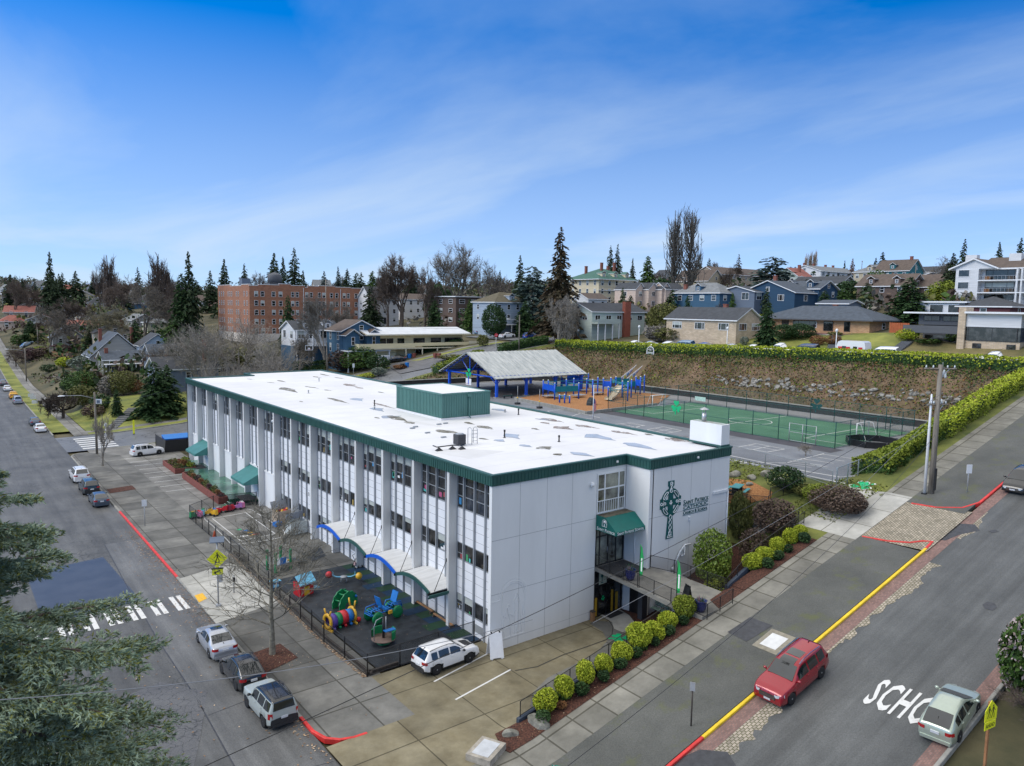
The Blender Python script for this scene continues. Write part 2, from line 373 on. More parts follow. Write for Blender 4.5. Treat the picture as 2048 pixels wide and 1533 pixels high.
def brick(m,c1,c2,mort,sx,sy,ms=.02,vec='uv',swap=False):
 n,l,b=nodes(m); g=n.new('ShaderNodeNewGeometry'); mp=n.new('ShaderNodeMapping'); src=g.outputs['Position']
 if swap:   # vertical walls: (x+y, z)
  sp=n.new('ShaderNodeSeparateXYZ'); l.new(src,sp.inputs[0]); ad_=n.new('ShaderNodeMath'); ad_.operation='ADD'; l.new(sp.outputs[0],ad_.inputs[0]); l.new(sp.outputs[1],ad_.inputs[1])
  cb=n.new('ShaderNodeCombineXYZ'); l.new(ad_.outputs[0],cb.inputs[0]); l.new(sp.outputs[2],cb.inputs[1]); src=cb.outputs[0]
 mp.inputs['Scale'].default_value=(1/sx,1/sy,0); l.new(src,mp.inputs[0])
 br=n.new('ShaderNodeTexBrick'); br.inputs['Scale'].default_value=1; br.inputs['Brick Width'].default_value=1; br.inputs['Row Height'].default_value=1; br.inputs['Mortar Size'].default_value=ms
 br.inputs['Color1'].default_value=(*c1,1); br.inputs['Color2'].default_value=(*c2,1); br.inputs['Mortar'].default_value=(*mort,1); l.new(mp.outputs[0],br.inputs[0])
 no=n.new('ShaderNodeTexNoise'); no.inputs['Scale'].default_value=.8; no.inputs['Detail'].default_value=6; l.new(g.outputs['Position'],no.inputs[0])
 mr=n.new('ShaderNodeMapRange'); mr.inputs[3].default_value=.7; mr.inputs[4].default_value=1.3; l.new(no.outputs['Fac'],mr.inputs[0])
 cmb=n.new('ShaderNodeCombineColor'); [l.new(mr.outputs[0],cmb.inputs[i]) for i in range(3)]
 mu=n.new('ShaderNodeMix'); mu.data_type='RGBA'; mu.blend_type='MULTIPLY'; mu.inputs['Factor'].default_value=1; l.new(br.outputs['Color'],mu.inputs['A']); l.new(cmb.outputs[0],mu.inputs['B'])
 l.new(mu.outputs['Result'],b.inputs['Base Color']); return m
brick(M_brickp,(.26,.15,.125),(.17,.10,.085),(.13,.11,.10),.22,.11,.06)
M_cobble=brick(mat('cobbles',(.3,.27,.22),.85,.2,3,bump=.6,bscale=8),(.42,.36,.29),(.25,.215,.17),(.09,.09,.04),.30,.17,.10)
CORR=[(-31,-5,-140,440),(-31,102,-32,-8.5),(-15.5,90,-11,96),(-15.5,150,92,115),(87,100,-60,135)]
def low(x,y): return any(a<=x<=b and c<=y<=d for a,b,c,d in CORR)
mb=MB(); nx,ny=len(GX),len(GY)
mb.v=[(GX[i],GY[j],_HG[i,j]-(.4 if low(GX[i],GY[j]) else 0)) for i in range(nx) for j in range(ny)]
for i in range(nx-1):
 for j in range(ny-1): mb.f.append((i*ny+j,(i+1)*ny+j,(i+1)*ny+j+1,i*ny+j+1)); mb.m.append(0); mb.sm.append(True)
struct('ground',link('ground',mb.mesh('ground',M_soil)),None)
RD=-.13
sheet('road',[rect(-27,-13.95,-140,-31),rect(-27,-13.95,-31,430)],M_road,RD)
sheet('road',[rect(-13.95,-1.5,-27.5,-17.25),rect(-1.5,100,-26.4,-17.25)],M_road2,RD+.004)
sheet('road',[rect(-13.95,150,96.2,111.4)],M_roadN,RD+.004)
sheet('road',[rect(89.5,97.6,-17.2,96.2),rect(89.5,97.6,111.4,135)],M_roadN,RD+.008)
KX=-13.8
sheet('pavement',[[(KX,-2.2),(-13.2,-3.3),(-12.3,-3.75),(-8.3,-3.75),(-8.3,1.9),(-7.6,1.9),(-7.6,37),(-7.6,89),(-11.2,93.8),(-12.6,93.8),(-13.5,93),(KX,92)]],M_walkL,0.,skirt=.3)
sheet('pavement',[rect(-14.6,-6.1,-17.1,-9.9),rect(-6.1,89,-12.45,-10.2)],M_walk,.004,skirt=.3)
sheet('parking_lot',[[(-13.95,-3.75),(-8.3,-3.75),(-8.3,1.9),(.72,1.9),(.72,0),(11.4,0),(11.4,-8.2),(-5.6,-8.4),(-6.1,-9.9),(-13.95,-9.9)]],M_lot,.0)
sheet('parking_lot',[[(-7.6,37.4),(.8,37.4),(.8,95.8),(-11.2,95.8),(-11.2,93.8),(-7.6,89)]],M_lot2,.002)
sheet('parking_lot',[rect(-7.6,.9,22.2,37.4)],M_walkL,.006)
sheet('rubber_ground',[rect(-7.5,.9,2.05,22.4)],M_rubber,.012)
sheet('verge',[rect(-14.6,27.0,-16.95,-12.45),rect(34.6,86,-16.95,-12.45)],M_verge,.0,skirt=.3)
sheet('driveway',[[(27.0,-12.45),(34.6,-12.45),(35.2,-17.3),(27.3,-17.3)]],M_cobble,-.03)
sheet('driveway',[rect(26.2,35.6,-12.47,-7.4)],M_pale,.01)
def kerb(path,m,name='kerb',w=.2,h=.14,z=0.):
 mb=MB(); P=[np.array(p,float) for p in path]
 q=[]
 for a,b in zip(P,P[1:]):
  k=max(1,int(np.hypot(*(b-a))/1.5)); q+=[a+(b-a)*i/k for i in range(k)]
 q.append(P[-1]); n=len(q)
 for i,p in enumerate(q):
  d=q[min(i+1,n-1)]-q[max(i-1,0)]; d=d/np.hypot(*d); nn=np.array([-d[1],d[0]])*w/2
  hz=Hg(*p)+z
  for o,zz in ((nn,-h-.15),(nn,.0),(nn*.7,.025),(-nn*.7,.025),(-nn,.0),(-nn,-h-.15)): mb.v.append((p[0]+o[0],p[1]+o[1],hz+zz))
 for i in range(n-1):
  for j in range(5): mb.f.append((i*6+j,i*6+j+1,i*6+7+j,i*6+6+j)); mb.m.append(0); mb.sm.append(False)
 mb.f+= [tuple(range(6)),tuple(range((n-1)*6,n*6))]; mb.m+=[0,0]; mb.sm+=[False]*2
 return struct(name,mb,m)
kerb([(-13.9,92),(-13.9,54)],M_kerb)
kerb([(-13.9,54),(-13.9,28.2)],M_redp); kerb([(-13.9,28.2),(-13.9,14.6)],M_kerb,z=-.02); kerb([(-13.9,14.6),(-13.9,.0)],M_kerb)
kerb([(-13.9,0),(-13.9,-1.8),(-13.6,-2.9),(-13.0,-3.5),(-12.3,-3.75),(-11.5,-3.8)],M_redp)
kerb([(-13.9,92),(-13.5,93.2),(-12.6,93.95),(-11.4,94)],M_kerb)
kerb([(-14.6,-17.1),(-1.2,-17.1)],M_kerb); kerb([(-1.2,-17.1),(1.7,-17.1)],M_redp); kerb([(1.7,-17.1),(27.6,-17.1)],M_yellowp);
kerb([(27.6,-17.1),(28.9,-17.0),(28.6,-16.4),(27.9,-15.8),(27.3,-14.4),(27.0,-12.6)],M_redp)
kerb([(34.5,-12.9),(34.7,-14.8),(35.6,-16.4),(37.2,-17.05),(46,-17.1)],M_redp); kerb([(46,-17.1),(86,-17.1)],M_kerb)
kerb([(-27,-140),(-27,92)],M_kerb); kerb([(-27,115),(-27,420)],M_kerb); kerb([(-13.9,114),(-13.9,420)],M_kerb)
kerb([(2,-26.6),(86,-26.6)],M_kerb)
kerb([(-11,111.6),(86,111.6)],M_kerb); kerb([(-9,96),(87,96)],M_kerb)
sheet('gutter',[rect(-3,27.8,-18.05,-17.2),rect(27.8,86,-18.05,-17.2)],M_brickp,RD+.012)
sheet('gutter',[rect(2,60,-26.5,-25.75)],M_brickp,RD+.012)
rnd=random.Random(5)
def ragged(x0,x1,y0,amp,base,s=.45):
 top=[];x=x0
 a=.5
 while x<x1: a=min(1.1,max(.02,a+rnd.uniform(-.34,.34))); top.append((x,y0-base-amp*a*(.35+.65*abs(math.sin(x*.33))))); x+=s*rnd.uniform(.3,.9)
 return [(x0,y0)]+top+[(x1,y0)]
sheet('cobble_edge',[ragged(.2,26,-18.06,1.0,.12),ragged(30.5,36,-18.06,.5,.1)],M_cobble,RD+.014)
def blob(cx,cy,rx,ry,n=18,j=.18,seed=1):
 r=random.Random(seed); return [(cx+rx*math.cos(2*PI*i/n)*(1+r.uniform(-j,j)),cy+ry*math.sin(2*PI*i/n)*(1+r.uniform(-j,j))) for i in range(n)]
def pxpoly(pts,off=0): return [tuple(ag(u,v,off)[:2]) for u,v in pts]
sheet('tar_patch',[pxpoly([(1455,1265),(1500,1235),(1546,1252),(1493,1284)])],M_patch,.018)
sheet('tar_patch',[pxpoly([(1868,1066),(1905,1050),(1920,1048),(1950,1050),(1960,1062),(1920,1070),(1890,1082),(1872,1080)],-.13),pxpoly([(1976,1063),(1990,1060),(1998,1064),(1985,1067)],-.13),pxpoly([(1965,1210),(1975,1204),(1990,1208),(1994,1216),(1985,1222),(1970,1218)],-.13)],M_patch,RD+.02)
sheet('tar_patch',[pxpoly([(1310,1545),(1330,1530),(1400,1500),(1455,1505),(1480,1545)],-.13)],M_patch,RD+.022)
M_patch2=mat('asphalt_patch_wet',(.05,.053,.06),.3,.2,.5)
sheet('tar_patch',[[(-24.5,37),(-18.2,38),(-17.6,24.6),(-20.8,24.2),(-24.5,23.6)]],M_patch2,RD+.01)
sheet('road',[[(-17.42,42),(-17.85,29.6),(-18.2,16.3),(-18.2,6),(-18.5,-2.5),(-18.6,-12),(-14,-12),(-14,42)]],M_roadS,RD+.006)
sheet('tar_seam',[line((-17.42,42),(-17.85,29.6),.07),line((-17.85,29.6),(-18.2,16.3),.08),line((-18.2,16.3),(-18.2,6),.08),line((-18.2,6),(-18.5,-2.5),.08),line((-18.5,-2.5),(-18.6,-12),.08),line((-14.1,4.2),(-18.2,3.6),.05),line((-14.1,-5),(-18.4,-4.2),.05)],M_patch,RD+.012)
sheet('crack_patch',[[(-25,-6),(-21,-3),(-19.2,1.5),(-17.4,6.5),(-19.5,9.5),(-23,8.5),(-25,4)]],wet_asphalt('asphalt_cracked',(.07,.07,.072),(.13,.13,.128),.5,cscale=1.7,crackc=(.02,.02,.02)),RD+.012)
for p_ in (nodes(MATS['asphalt_cracked'])[0],):
 for q in p_:
  if q.type=='MAP_RANGE' and abs(q.inputs[1].default_value-.44)<.01: q.inputs[1].default_value=.2; q.inputs[2].default_value=.3
mk=[]
for i in range(8):
 xx=-14.75-1.62*i
 mk+= [rect(xx-.36,xx,20.6,23.9),rect(xx-.92,xx-.56,20.6,23.9)]
for i in range(6): mk.append(rect(-9.4+i*1.25,-8.6+i*1.25,97.6,101.3)) if False else mk.append([(-11.5,97.6+i*2.05),(-6.2,97.6+i*2.05),(-6.2,98.5+i*2.05),(-11.5,98.5+i*2.05)])
sheet('road_marking',mk,M_white,RD+.022)
sheet('road_marking',[line((-2.6,.7),(-6.9,-1.6),.12),line((.35,-3.05),(-7.4,-3.5),.12)],M_white,.012) if False else None
lm=[line(ag(868,1364)[:2],ag(975,1308)[:2],.13),line(ag(911,1400)[:2],ag(1021,1340)[:2],.13)]
for i in range(9): lm.append(rect(-7.4,-3.0,60.5+i*3.1,60.62+i*3.1))
sheet('road_marking',lm,M_white,.012)
sheet('pavement',[pxpoly([(359,1158),(455,1128),(475,1128),(555,1205),(432,1248)])],M_pale,.014)
sheet('tactile_plate',[pxpoly([(389,1192),(405,1187),(414,1198),(398,1206)])],mat('tactile_yellow',(.75,.42,.03),.7,.15,6),.03)
sheet('lawn',[rect(-13.9,-11.0,117,420)],M_lawn,.01); sheet('pavement',[rect(-11,-8.6,112,420),rect(-8.6,86,113.8,115.6)],M_lot2,.008)
sheet('lawn',[rect(-8.6,86,111.6,113.8)],M_lawn,.012)
sheet('lawn',[rect(-8.5,22,115.6,142)],M_lawn,.02)
sheet('lawn',[rect(-8.5,2,150,420)],M_soil,.02)
sheet('lawn',[rect(-31,-27,-140,420)],M_grass,.0)
sheet('lawn',[rect(97.7,112,-15,58)],M_lawn,.02)
sheet('dry_lawn',[rect(97.7,112,-15,21)],M_drylawn,.035)
sheet('lawn',[rect(97.7,150,92.0,95.8),rect(97.7,150,111.6,116)],M_lawn,.02)
sheet('lawn',[rect(-7,89,92.6,95.9)],M_grass,.0)
sheet('bank',[rect(78.3,90,-9.8,94)],M_bank,.02); sheet('bank',[rect(24.2,78.4,86,93)],M_bank,.02)
sheet('court',[rect(24.0,78.4,9,87),rect(35.8,78.4,-5.4,9)],M_court,.006)
sheet('yard',[rect(24,36,-10.2,9.2),rect(36,78.5,-10.2,-5.2)],M_grass,.0)
sheet('yard',[rect(11.2,24.2,-10.25,-.0)],M_mulch,.0)
sheet('mulch_bed',[[(-5.2,-10.22),(-6.1,-10.22),(-6.2,-9.6),(-5.7,-8.3),(-4,-8.3),(10.6,-8.5),(10.6,-10.22)]],M_mulch,.03)
sheet('mulch_bed',[rect(15.2,24.6,-10.2,-8.2)],M_mulch,.04)
sheet('mulch_bed',[pxpoly([(492,1312),(560,1288),(596,1316),(524,1350)])],M_mulch,.03)
sheet('mulch_bed',[[(-13.3,66),(-10.2,66.5),(-10.2,64),(-13.3,63.5)]],M_mulch,.03)
sheet('wood_chip_ground',[pxpoly([(1455,957),(1500,962),(1545,985),(1540,1003),(1480,1010),(1452,1005)])],M_chips,.03)
# ---------------------------------------------------------------- school building
M_wall=mat('painted_white_wall',(.70,.71,.71),.75,.05,.35,bump=.05,bscale=12,stretch=(1,1,.25))
M_fin=mat('concrete_fin',(.60,.60,.585),.8,.10,.5,bump=.08,bscale=8,stretch=(1,1,.3))
M_panel=mat('white_panel',(.74,.75,.77),.5,.04,.6)
M_joint=mat('wall_joint',(.34,.35,.36),.8,0)
M_alu=mat('aluminium_mullion',(.34,.36,.38),.4,.08,2,metal=.3)
M_fgreen=mat('green_fascia',(.022,.085,.075),.45,.1,.6)
M_pgreen=mat('green_penthouse',(.075,.185,.165),.5,.1,.5)
M_roof=mat('roof_membrane',(.66,.66,.67),.8,.05,.12,col2=(.72,.72,.72),detail=9)
M_stain=mat('roof_stain',(.10,.085,.05),.7,.4,1.4,col2=(.30,.29,.25),detail=8)
M_stain2=mat('roof_stain_rust',(.16,.085,.06),.7,.4,1.4,col2=(.42,.38,.35),detail=8)
def ragged_alpha(m,lo,hi,sc):
 n,l,b=nodes(m); g=n.new('ShaderNodeNewGeometry'); t=n.new('ShaderNodeTexNoise'); t.inputs['Scale'].default_value=sc; t.inputs['Detail'].default_value=6; t.inputs['Roughness'].default_value=.7; l.new(g.outputs['Position'],t.inputs[0]); r=n.new('ShaderNodeMapRange'); r.inputs[1].default_value=lo; r.inputs[2].default_value=hi; l.new(t.outputs['Fac'],r.inputs[0]); l.new(r.outputs[0],b.inputs['Alpha'])
ragged_alpha(M_stain,.36,.52,1.6); ragged_alpha(M_stain2,.38,.56,1.6)
M_puddle=mat('roof_puddle',(.42,.44,.47),.15,.15,.8)
M_rpatch=mat('roof_patch',(.60,.60,.60),.8,.05,.5)
M_glass=mat('window_glass',(.012,.014,.016),.06,.35,.9,col2=(.10,.10,.10),spec=.9,mix=(.45,.8))
M_blind=mat('window_blind',(.42,.45,.42),.3,.06,2)
M_black=mat('black_metal',(.012,.012,.014),.4,.2,3)
M_blackmesh=mat('black_mesh',(.015,.015,.016),.5,0,alpha=.30)
M_greenpaint=mat('green_sign',(.0,.085,.085),.5,.08,2)
M_awn=mat('green_awning',(.0,.13,.105),.55,.12,1)
M_awn2=mat('teal_awning',(.045,.19,.175),.5,.12,1)
M_wlet=mat('white_lettering',(.85,.85,.85),.5,0)
def text(body,size,m,mtx,ext=.01,small=False,name='lettering',parent=None,align='LEFT',width=None,space=1.,bold=0):
 cu=bpy.data.curves.new('t','FONT'); cu.body=body; cu.size=size; cu.extrude=ext; cu.align_x=align; cu.space_character=space; cu.offset=bold
 cu.resolution_u=2
 if small:
  cu.small_caps_scale=.76
  for c in cu.body_format: c.use_small_caps=True
 o=bpy.data.objects.new('t',cu); COL.objects.link(o)
 dg=bpy.context.evaluated_depsgraph_get(); me=bpy.data.meshes.new_from_object(o.evaluated_get(dg))
 COL.objects.unlink(o); bpy.data.objects.remove(o)
 if width:
  xs=[v.co.x for v in me.vertices]; k=width/(max(xs)-min(xs)); me.transform(Matrix.Diagonal((k,1,1,1)))
 me.transform(mtx); me.materials.clear(); me.materials.append(m)
 return link(name,me,parent)
def plane_mtx(o,xd,yd):
 x=Vector(xd).normalized(); y=Vector(yd); y=(y-x*y.dot(x)).normalized(); z=x.cross(y)
 return Matrix(((x.x,y.x,z.x,o[0]),(x.y,y.y,z.y,o[1]),(x.z,y.z,z.z,o[2]),(0,0,0,1)))
def mesh_text(body,size,mtx,ext=.01,**k):
 o=text(body,size,M_wlet,mtx,ext,**k); me=o.data; COL.objects.unlink(o); bpy.data.objects.remove(o); return me
L_=78.54; F0,F1=12.05,12.85
school=thing('school_building','long white three storey school with concrete fins, green roof edge and flat white roof','school',(0,0,0))
foot=[(0,0),(13.36,0),(13.36,-2.52),(23.46,-2.52),(23.46,82.6),(10.07,82.6),(10.07,78.54),(0,78.54)]
mb=MB()
mb.box(.84,23.3,.32,78.3,-.4,12.6); mb.box(13.7,23.46,-2.52,.4,-.4,12.05); mb.box(13.36,13.8,-2.52,-.02,-.4,12.05); mb.box(10.07,23.4,78.3,82.6,-.4,12.05); mb.box(23.2,23.46,.3,82.5,-.4,12.05)
mb.box(.0,10.12,0,.31,-.4,12.05)                      # end wall
mb.box(10.12,13.36,.02,.3,11.62,12.05); mb.box(10.12,13.36,.02,.3,7.2,8.42)
mb.box(0,.84,78.2,78.54,-.4,12.05)
yf=[L_-5.2*i for i in range(16)]
for i in range(7): mb.box(.66,.86,yf[i+1],yf[i]-.35,-.3,4.25); mb.box(.58,.87,yf[i+1]+.0,yf[i]-.35,4.25,4.4)
mb.mi=1
for k in range(1,4): mb.box(2.52*k-.014,2.52*k+.014,-.004,.01,0,12.04)
for z in (8.11,4.19): mb.box(.02,10.1,-.005,.01,z-.016,z+.016)
mb.box(.02,10.1,-.005,.01,.62,.64)
for k in range(1,4): mb.box(13.36+2.52*k-.014,13.36+2.52*k+.014,-2.524,-2.5,0,12.04)
mb.box(13.37,23.44,-2.525,-2.5,8.1,8.13)
mb.obj('wall',[M_wall,M_joint],school)
for i in range(15):
 MB().box(0,.80,yf[i]-.33,yf[i],-.35,12.05).obj('fin',M_fin,school)
mb=MB(); P=foot; n=len(P)
outw=.09
def offs(P,d):
 r=[]; n=len(P)
 for i in range(n):
  a=Vector(P[i-1]);b=Vector(P[i]);c=Vector(P[(i+1)%n]); e1=(b-a).normalized(); e2=(c-b).normalized()
  n1=Vector((e1.y,-e1.x)); n2=Vector((e2.y,-e2.x)); r.append(tuple(b+n1*d+n2*d))
 return r
po=offs(P,outw); pi_=offs(P,-.25); pt=offs(P,outw+.05)
for a,b in ((po,None),):
 for i in range(n):
  j=(i+1)%n
  mb.add([(*po[i],F0),(*po[j],F0),(*po[j],F1),(*po[i],F1)],[(0,1,2,3)]); mb.add([(*po[i],F0),(*po[j],F0),(*pi_[j],F0),(*pi_[i],F0)],[(3,2,1,0)])
  mb.add([(*pi_[i],F1-.02),(*pi_[j],F1-.02),(*pi_[j],F1-.25),(*pi_[i],F1-.25)],[(0,1,2,3)])
  A=Vector(po[i]);B=Vector(po[j]); Ln=(B-A).length; d=(B-A)/Ln; nn=Vector((d.y,-d.x)); k=int(Ln/.31)
  for q in range(k):
   s=A+d*((q+.5)*Ln/k); e=d*.03
   mb.ext([(*(s-e),F0+.01),(*(s+e),F0+.01),(*(s+e),F1-.13),(*(s-e),F1-.13)],(nn.x*.035,nn.y*.035,0))
  for (zz0,zz1,o_) in ((F1-.12,F1,pt),):
   mb.add([(*o_[i],zz0),(*o_[j],zz0),(*o_[j],zz1),(*o_[i],zz1)],[(0,1,2,3)]); mb.add([(*o_[i],zz1),(*o_[j],zz1),(*pi_[j],zz1-.02),(*pi_[i],zz1-.02)],[(0,1,2,3)]); mb.add([(*o_[i],zz0),(*o_[j],zz0),(*po[j],zz0),(*po[i],zz0)],[(3,2,1,0)])
mb.obj('fascia',M_fgreen,school,fix=False)
RZ=12.68
mb=MB(); mb.poly([(*p,RZ) for p in offs(P,-.2)])
rr=random.Random(3)
def rblob(u0,v0,u1,v1,th,mi,seed):
 a=az(u0,v0,RZ); b=az(u1,v1,RZ); d=b-a; ln=np.hypot(d[0],d[1]); d=d/ln; nn=np.array([-d[1],d[0],0]); r=random.Random(seed); pts=[]
 k=16
 for q in range(k):
  t=2*PI*q/k; s=.5-.5*math.cos(t); pts.append(a+d*ln*s+nn*th*math.sin(t)*r.uniform(.5,1.25)*(.7+.5*math.sin(s*5)))
 mb.mi=mi; mb.poly([(p[0],p[1],RZ+.004+.0006*seed) for p in pts])
ST=[(563,775,596,786,.9,1),(655,796,700,808,.5,1),(610,773,640,778,.35,1),(493,758,510,760,.2,1),(555,761,572,765,.5,1),(534,765,552,767,.25,1),(640,748,661,753,.35,1),(668,755,693,759,.3,1),(625,753,645,757,.3,1),(690,768,716,775,.8,2),(712,775,728,778,.4,2),(648,780,668,783,.25,1),(756,784,770,787,.3,1),(706,797,726,803,.8,3),(745,816,768,824,.7,3),(766,832,800,838,1.1,3),(778,832,818,845,.7,1),(812,844,830,849,.5,1),(873,860,926,869,.7,1),(955,852,988,860,.7,1),(958,877,978,880,.3,1),(1082,837,1130,846,.8,2),(1110,853,1150,861,.8,2),(1083,845,1100,849,.5,2),(1150,850,1200,858,.5,2),(1222,862,1276,871,.5,2),(1330,876,1390,886,.7,2),(1172,869,1232,882,1.0,3),(1249,886,1315,901,1.0,3),(1290,868,1308,872,.3,1),(1070,838,1110,842,.4,3),(1013,868,1040,879,.8,3),(990,880,1010,884,.5,3),(1040,890,1065,895,.4,3),(1200,846,1225,851,.3,1),(1080,894,1100,900,.7,1),(1110,908,1122,912,.35,1),(985,818,1015,824,.6,3),(750,835,760,838,.2,1),(745,806,790,818,.35,2),(600,803,606,805,.2,1),(1355,872,1385,880,.5,2),(470,752,482,753,.15,1),(1140,905,1190,914,.5,3),(930,845,950,850,.4,1),(1064,857,1080,861,.3,1)]
for i,q in enumerate(ST): rblob(*q,seed=i)
mb.mi=4
for q in ([(803,838),(884,852),(882,855),(801,842)],[(862,905),(925,893),(930,898),(1010,903),(940,918)]):
 mb.poly([tuple(az(u,v,RZ)+np.array([0,0,.003])) for u,v in q])
mb.mi=4
for k in range(1,26): mb.box(.4,23.1,k*3.05,k*3.05+.05,RZ+.001,RZ+.0035)
mb.obj('roof',[M_roof,M_stain,M_stain2,M_puddle,M_rpatch],school,fix=False)
x0,x1,y0,y1=10.86,16.9,23.56,32.86
mb=MB(); mb.box(x0,x1,y0,y1,RZ,15.3)
for k in range(int((x1-x0)/.3)+1): mb.box(x0+k*.3,x0+k*.3+.1,y0-.05,y0+.01,RZ+.2,15.3);
for k in range(int((y1-y0)/.3)+1): mb.box(x0-.05,x0+.01,y0+k*.3,y0+k*.3+.1,RZ+.2,15.3)
mb.box(x0-.09,x1+.09,y0-.09,y0+.12,15.27,15.42); mb.box(x0-.09,x1+.09,y1-.12,y1+.09,15.27,15.42); mb.box(x0-.09,x0+.12,y0+.12,y1-.12,15.27,15.42); mb.box(x1-.12,x1+.09,y0+.12,y1-.12,15.27,15.42)
ph=mb.obj('penthouse',M_pgreen,school)
mb=MB(); mb.box(x0+.1,x1-.1,y0+.1,y1-.1,15.3,15.36); mb.mi=1; mb.poly([(x0+.3,y0+.2,15.366),(x0+3.2,y0+.2,15.366),(x0+3.,y0+.7,15.366),(x0+.8,y0+.5,15.366)]); mb.obj('roof',[M_roof,M_stain2],ph)
mb=MB(); mb.tube([(x0+3.3,y0-.13,15.1),(x0+3.3,y0-.13,12.95),(x0+3.3,y0-.45,12.75)],.07,8); mb.box(x0+3.1,x0+3.5,y0-.25,y0-.06,14.95,15.25); mb.obj('downpipe',M_pgreen,ph)
MB().box(x0-.12,x1+.12,y0-.12,y1+.12,RZ,RZ+.18).obj('flashing',M_roof,ph)
mb=MB(); mb.box(22.45,23.56,-2.3,1.05,12.98,14.7); ch=mb.obj('chimney',M_wall,school)
MB().box(22.40,23.60,-2.35,1.1,12.82,12.98).obj('flashing',M_fgreen,ch)
MB().box(22.6,23.45,-2.1,.9,14.7,14.72).obj('chimney_top',mat('rusty_cap',(.35,.30,.25),.6,.3,2,col2=(.42,.52,.47)),ch)
mb=MB(); mb.lathe((23.0,.0,14.7),[(.2,0),(.2,.75)],12); mb.lathe((23.0,0,15.75),[(.42,0),(.40,.04),(.02,.2)],12)
for a in (0,2.1,4.2): mb.tube([(23+.17*math.cos(a),.17*math.sin(a),15.4),(23+.17*math.cos(a),.17*math.sin(a),15.8)],.02,4)
mb.obj('vent_cap',mat('galvanised_metal',(.45,.46,.47),.35,.2,4,metal=.6),ch)
Mw=[M_alu,M_glass,M_blind]
def pane_window(x,ya,yb,za,zb,trans,blind,kind='window',sill=True):
 mb=MB(); mb.box(x-.02,x+.03,ya+.02,yb-.02,za,zb)      # glass bed
 mb.m=[1]*len(mb.f)
 mb.mi=0
 for (a,b,c,d) in ((ya+.0,yb-.0,za-.05,za+.04),(ya,yb,zb-.04,zb+.02),(ya,ya+.05,za+.04,zb-.04),(yb-.05,yb,za+.04,zb-.04)): mb.box(x-.06,x+.03,a,b,c,d)
 for z in trans: mb.box(x-.055,x+.03,ya+.05,yb-.05,z-.025,z+.025)
 if blind>0:
  mb.mi=2; mb.box(x-.03,x-.015,ya+.06,yb-.06,zb-.05-blind,zb-.05)
 return mb.obj(kind,Mw,school)
rw=random.Random(11)
deco=[mat('paper_red',(.30,.06,.07),.7,0),mat('paper_white',(.7,.7,.7),.7,0),mat('paper_blue',(.05,.25,.5),.7,0),mat('paper_green',(.05,.3,.12),.7,0),mat('paper_pink',(.40,.08,.18),.7,0),mat('paper_yellow',(.42,.30,.08),.7,0),mat('paper_teal',(.08,.45,.42),.7,0)]
M_louv=mat('louvre_grey',(.27,.28,.28),.6,.1,30,stretch=(.1,.1,6))
mull=MB(); pan=MB(); dec=MB()
for i in range(15):
 a=yf[i+1] if i<14 else .25; b=yf[i]-.33
 ed=[b,b-.99,b-2.38,b-3.75,a]
 zb=4.4 if i<7 else -.3
 for m_ in ed[1:4]: mull.box(.60,.83,m_-.055,m_+.055,zb,12.05)
 mull.box(.70,.83,a,a+.05,zb,12.05); mull.box(.70,.83,b-.05,b,zb,12.05)
 rows=[(9.3,12.02)]
 if i>=7: rows.append((5.32,6.62))
 if i in (7,8,9,14): rows.append((1.36,2.60))
 for q in range(4):
  y1_,y0_=ed[q]-.05,ed[q+1]+.05
  sp=sorted(rows)
  z=zb
  for (r0,r1) in sp+[(12.05,12.05)]:
   if r0-z>.1: pan.mi=0; pan.box(.74,.85,y0_,y1_,z,r0-.04)
   z=r1
  pan.mi=1
  for zl in (8.55,7.92,7.2,4.62,4.02,3.1,.72,2.05):
   if zl<zb+.2 or any(r0-.1<zl<r1+.1 for r0,r1 in rows): continue
   if i<7 and zl<4.6: continue
   pan.box(.735,.75,y0_,y1_,zl-.015,zl+.015)
  for (r0,r1) in rows:
   hh=r1-r0
   tr=[r0+hh*.34,r0+hh*.67] if hh>2 else ([r0+hh*.36] if q==0 else [])
   bl=0
   if hh>2: bl=rw.choice([0,.9,.9,1.3,0,.5]) if i<13 else 0
   else: bl=rw.choice([0,0,0,.35,.5])
   if i>=9 and hh>2 and i<13: bl=rw.choice([.9,1.0,1.2])
   pane_window(.79,y0_,y1_,r0,r1,tr if (q in(0,2) or hh<2 or i>12) else tr[:1],bl)
   if i>=8:
    for _ in range(rw.choice([0,0,1,2])):
     w_=rw.uniform(.12,.4); yy=rw.uniform(y0_+.15,max(y0_+.2,y1_-.15-w_)); h_=rw.uniform(.15,.55)
     dec.mi=rw.choice([0,1,1,2,3,4,5,6]); zz=r0+.07+(rw.uniform(0,.6) if hh>2 else 0)
     dec.box(.755,.77,yy,yy+w_,zz,zz+h_)
 if i in (10,11,12,13,14):
  for q in (1,2):
   y1_,y0_=ed[q]-.06,ed[q+1]+.06
   if (i+q)%2==0:
    MB().box(.72,.75,y0_,y1_,.35 if i==14 else .95,.95 if i==14 else 1.55).obj('louvre',M_louv,school)
mull.obj('mullion',M_alu,school); pan.obj('infill_panel',[M_panel,M_joint],school); dec.obj('window_display',deco,school)
